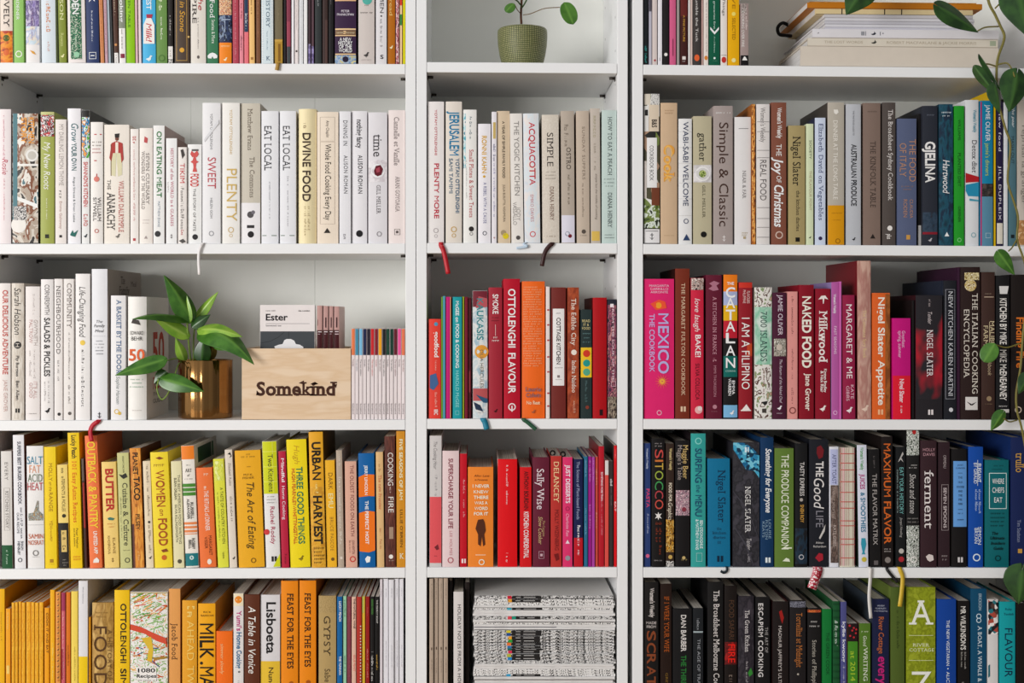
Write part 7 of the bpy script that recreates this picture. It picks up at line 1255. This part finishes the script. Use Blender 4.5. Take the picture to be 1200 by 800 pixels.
# ================================================================== green pot with round-leaved plant, first shelf, middle bookcase
def weave_mat():
    m = bpy.data.materials.new('woven_green_glaze'); m.use_nodes = True; nt = m.node_tree; b = nt.nodes['Principled BSDF']
    b.inputs['Roughness'].default_value = .35; b.inputs['Specular IOR Level'].default_value = .5
    uv = nt.nodes.new('ShaderNodeUVMap'); mp = nt.nodes.new('ShaderNodeMapping'); mp.inputs['Scale'].default_value = (1, 1, 1)
    nt.links.new(uv.outputs[0], mp.inputs[0])
    w1 = nt.nodes.new('ShaderNodeTexWave'); w1.bands_direction = 'X'; w1.inputs['Scale'].default_value = 27; w1.inputs['Distortion'].default_value = 1.2; w1.inputs['Detail Scale'].default_value = 3
    w2 = nt.nodes.new('ShaderNodeTexWave'); w2.bands_direction = 'Y'; w2.inputs['Scale'].default_value = 9; w2.inputs['Distortion'].default_value = 1.2; w2.inputs['Detail Scale'].default_value = 3
    nt.links.new(mp.outputs[0], w1.inputs[0]); nt.links.new(mp.outputs[0], w2.inputs[0])
    mu = nt.nodes.new('ShaderNodeMath'); mu.operation = 'MULTIPLY'; nt.links.new(w1.outputs['Fac'], mu.inputs[0]); nt.links.new(w2.outputs['Fac'], mu.inputs[1])
    r = nt.nodes.new('ShaderNodeValToRGB'); e = r.color_ramp.elements
    e[0].position = .15; e[0].color = (*rgb('3c4716'), 1); e[1].position = .75; e[1].color = (*rgb('c8c28c'), 1)
    nt.links.new(mu.outputs[0], r.inputs[0]); nt.links.new(r.outputs[0], b.inputs['Base Color'])
    bp = nt.nodes.new('ShaderNodeBump'); bp.inputs['Strength'].default_value = .6; bp.inputs['Distance'].default_value = .001
    nt.links.new(mu.outputs[0], bp.inputs['Height']); nt.links.new(bp.outputs[0], b.inputs['Normal'])
    return m
yG = .075; zG = wz(72.8) + .0004
gp = tag(empty('potted_pilea', (wx(612.2, yG), yG, zG)), 'small round leaved plant in woven green ceramic pot on the first shelf', 'plant')
kG = PX * (D + yG) / D; RG = 29.2 * kG; HG = (73.2 - 24.8) * PX * 1.0
profG = [(0, 0), (.70, 0), (.76, .02), (.84, .16), (.92, .36), (.98, .6), (1.0, .8), (1.0, .92), (.985, .975), (.95, 1.0), (.9, 1.0), (.87, .97), (.86, .8), (.0, .8)]
m = MB(); m.lathe([(r_ * RG, z_ * HG) for r_, z_ in profG], weave_mat(), 64)
po = m.build('woven_pot', gp)
me = po.data; uvl = me.uv_layers.new(name='UVMap')
for poly in me.polygons:
    us = []
    for li in poly.loop_indices:
        v = me.vertices[me.loops[li].vertex_index].co
        us.append([math.atan2(v.y, v.x) / (2 * math.pi), v.z / HG, li])
    if max(u[0] for u in us) - min(u[0] for u in us) > .5:
        for u in us:
            if u[0] < 0: u[0] += 1
    for u in us: uvl.data[u[2]].uv = (u[0], u[1])
m = MB(); m.lathe([(0, HG * .93), (RG * .84, HG * .9), (RG * .84, HG * .82), (0, HG * .82)], SOIL, 32); m.build('soil', gp)
q = ppt(gp)
PST = mat('5c3a26', .6, .2, 0, .15)
stem(gp, [q(611, 28, .075), q(610.5, 18, .074), q(611, 6, .074), q(612, -14, .074)], .0022, PST)
stem(gp, [q(613, 17.5, .074), q(622, 16, .06), q(638, 10, .045), q(656, 8.6, .038)], .0008, STEMB, 'leaf_stalk')
stem(gp, [q(610, 16, .074), q(606, 11, .06), q(603, 5, .05)], .0008, STEMB, 'leaf_stalk')
stem(gp, [q(611, 10, .074), q(615, 4, .06), q(619, -4, .05)], .0014, mat('3f5a2a', .5, .3, 0, .1), 'leaf_stalk')
stem(gp, [q(611, 7, .074), q(606, 1, .06), q(598, -4, .05)], .0014, mat('3f5a2a', .5, .3, 0, .1), 'leaf_stalk')
leaf(gp, q(661, 2.5, .04), q(672, 28.5, .036), .032, LM_MID, (.1, -1, .15), -.15, .05, 0, True)
leaf(gp, q(602.5, 4, .05), q(592.5, 13.5, .045), .020, LM_MID, (-.25, -1, .2), .3, .2, .1, True)
leaf(gp, q(619, -3, .05), q(636, -24, .04), .03, LM_MID, (.1, -1, .2), .1, .05, 0, True)
leaf(gp, q(598, -4, .05), q(580, -22, .04), .03, LM_MID, (-.1, -1, .2), .1, .05, 0, True)
leaf(gp, q(612, -14, .074), q(606, -40, .06), .03, LM_MID, (-.1, -1, .2), .1, .05, 0, True)

# ================================================================== trailing vine down the right bookcase
yV = .1; zV = wz(-126) + .0004
vp = tag(empty('trailing_vine', (wx(1146, yV), yV, zV)), 'long vine trailing down in front of the right bookcase, dark heart shaped leaves', 'plant')
m = MB(); m.lathe([(0, 0), (.046, 0), (.05, .004), (.06, .082), (.06, .09), (.055, .09), (.053, .082), (.046, .01), (0, .01)], mat('d8d2c8', .4, .4, 0, .03), 48); m.build('white_pot', vp)
m = MB(); m.lathe([(0, .076), (.051, .072), (.05, .05), (0, .05)], SOIL, 24); m.build('soil', vp)
q = ppt(vp)
F = -.03
VST = mat('7a7238', .5, .3, 0, .2)
stem(vp, [Vector((.0, 0, .072)), Vector((-.003, -.05, .1)), Vector((-.006, -.095, .085)), q(1150, -90, -.03), q(1152, -40, F), q(1158, 0, F), q(1166, 17, F), q(1172, 30, F), q(1177, 44, F), q(1170, 66, F), q(1168, 80, F), q(1168, 100, F), q(1170, 120, F), q(1178, 150, F), q(1184, 170, F), q(1181, 205, F), q(1182, 218, F), q(1188, 236, F), q(1193, 255, F), q(1192, 280, F), q(1199, 302, F), q(1206, 330, F)], .0028, VST, 'main_stem', .0018)
stem(vp, [Vector((.02, 0, .072)), Vector((.03, -.05, .1)), Vector((.045, -.1, .085)), q(1190, -90, F), q(1212, 0, F), q(1210, 200, F), q(1206, 330, F), q(1199, 390, F), q(1196, 430, F), q(1191, 460, F), q(1192, 482, F), q(1198, 505, F), q(1206, 560, F), q(1208, 640, F), q(1204, 700, F)], .0026, VST, 'main_stem', .0018)
for pts in ([(1170, 31), (1155, 32), (1146, 36)], [(1168, 78), (1158, 75), (1150, 76)], [(1168, 76), (1180, 74), (1186, 82), (1189, 90)], [(1192, 280), (1186, 290), (1182, 294)], [(1196, 402), (1180, 407), (1167, 404)], [(1192, 492), (1183, 494), (1176, 490)], [(1206, 655), (1200, 662), (1195, 668)], [(1168, 96), (1170, 108), (1172, 118)], [(1166, 10), (1180, -4), (1190, -10)]):
    stem(vp, [q(a, b, F - .006 * i) for i, (a, b) in enumerate(pts)], .0014, VST, 'leaf_stalk')
yl = F - .016
leaf(vp, q(1099, 7, yl - .02), q(1149, 37, yl), .046, LM_DARK, (.1, -1, .35), .3, .12, .25)
leaf(vp, q(1018, -24, yl - .03), q(992, 17, yl - .04), .060, LM_DARK, (.1, -1, .3), .25, .1, .3)
stem(vp, [q(1152, -40, F), q(1090, -52, F - .01), q(1040, -44, F - .02), q(1020, -26, yl - .03)], .0014, VST, 'leaf_stalk')
leaf(vp, q(1192, -16, yl), q(1206, 42, yl - .02), .075, LM_DARK, (-.1, -1, .3), .3, .15, .3)
leaf(vp, q(1149, 66, yl), q(1176, 108, yl), .020, LM_DARK, (.9, -1, .1), .5, .1, .2)
leaf(vp, q(1143, 79, yl - .004), q(1168, 112, yl - .006), .022, LM_DARK, (-.6, -1, .1), .6, .1, .2)
leaf(vp, q(1166, 98, yl - .006), q(1174, 133, yl - .006), .034, LM_DARK, (.4, -1, .2), .7, .2, .2)
leaf(vp, q(1192, 86, yl), q(1184, 131, yl - .01), .056, LM_DARK, (.2, -1, .3), .35, .15, .35)
leaf(vp, q(1170, 295, yl), q(1190, 322, yl), .030, LM_MID, (-.2, -1, .3), .35, .15, .2)
leaf(vp, q(1166, 402, yl), q(1153, 424, yl), .032, LM_MID, (-.2, -1, .2), .15, .1, .0, True)
leaf(vp, q(1175, 484, yl), q(1162, 505, yl), .026, LM_MID, (.3, -1, .3), .5, .2, .4)
leaf(vp, q(1206, 438, yl), q(1194, 462, yl), .028, LM_DARK, (.2, -1, .2), .4, .1, .2)
leaf(vp, q(1198, 668, yl), q(1194, 708, yl), .062, LM_DARK, (-.1, -1, .3), .25, .1, .5)
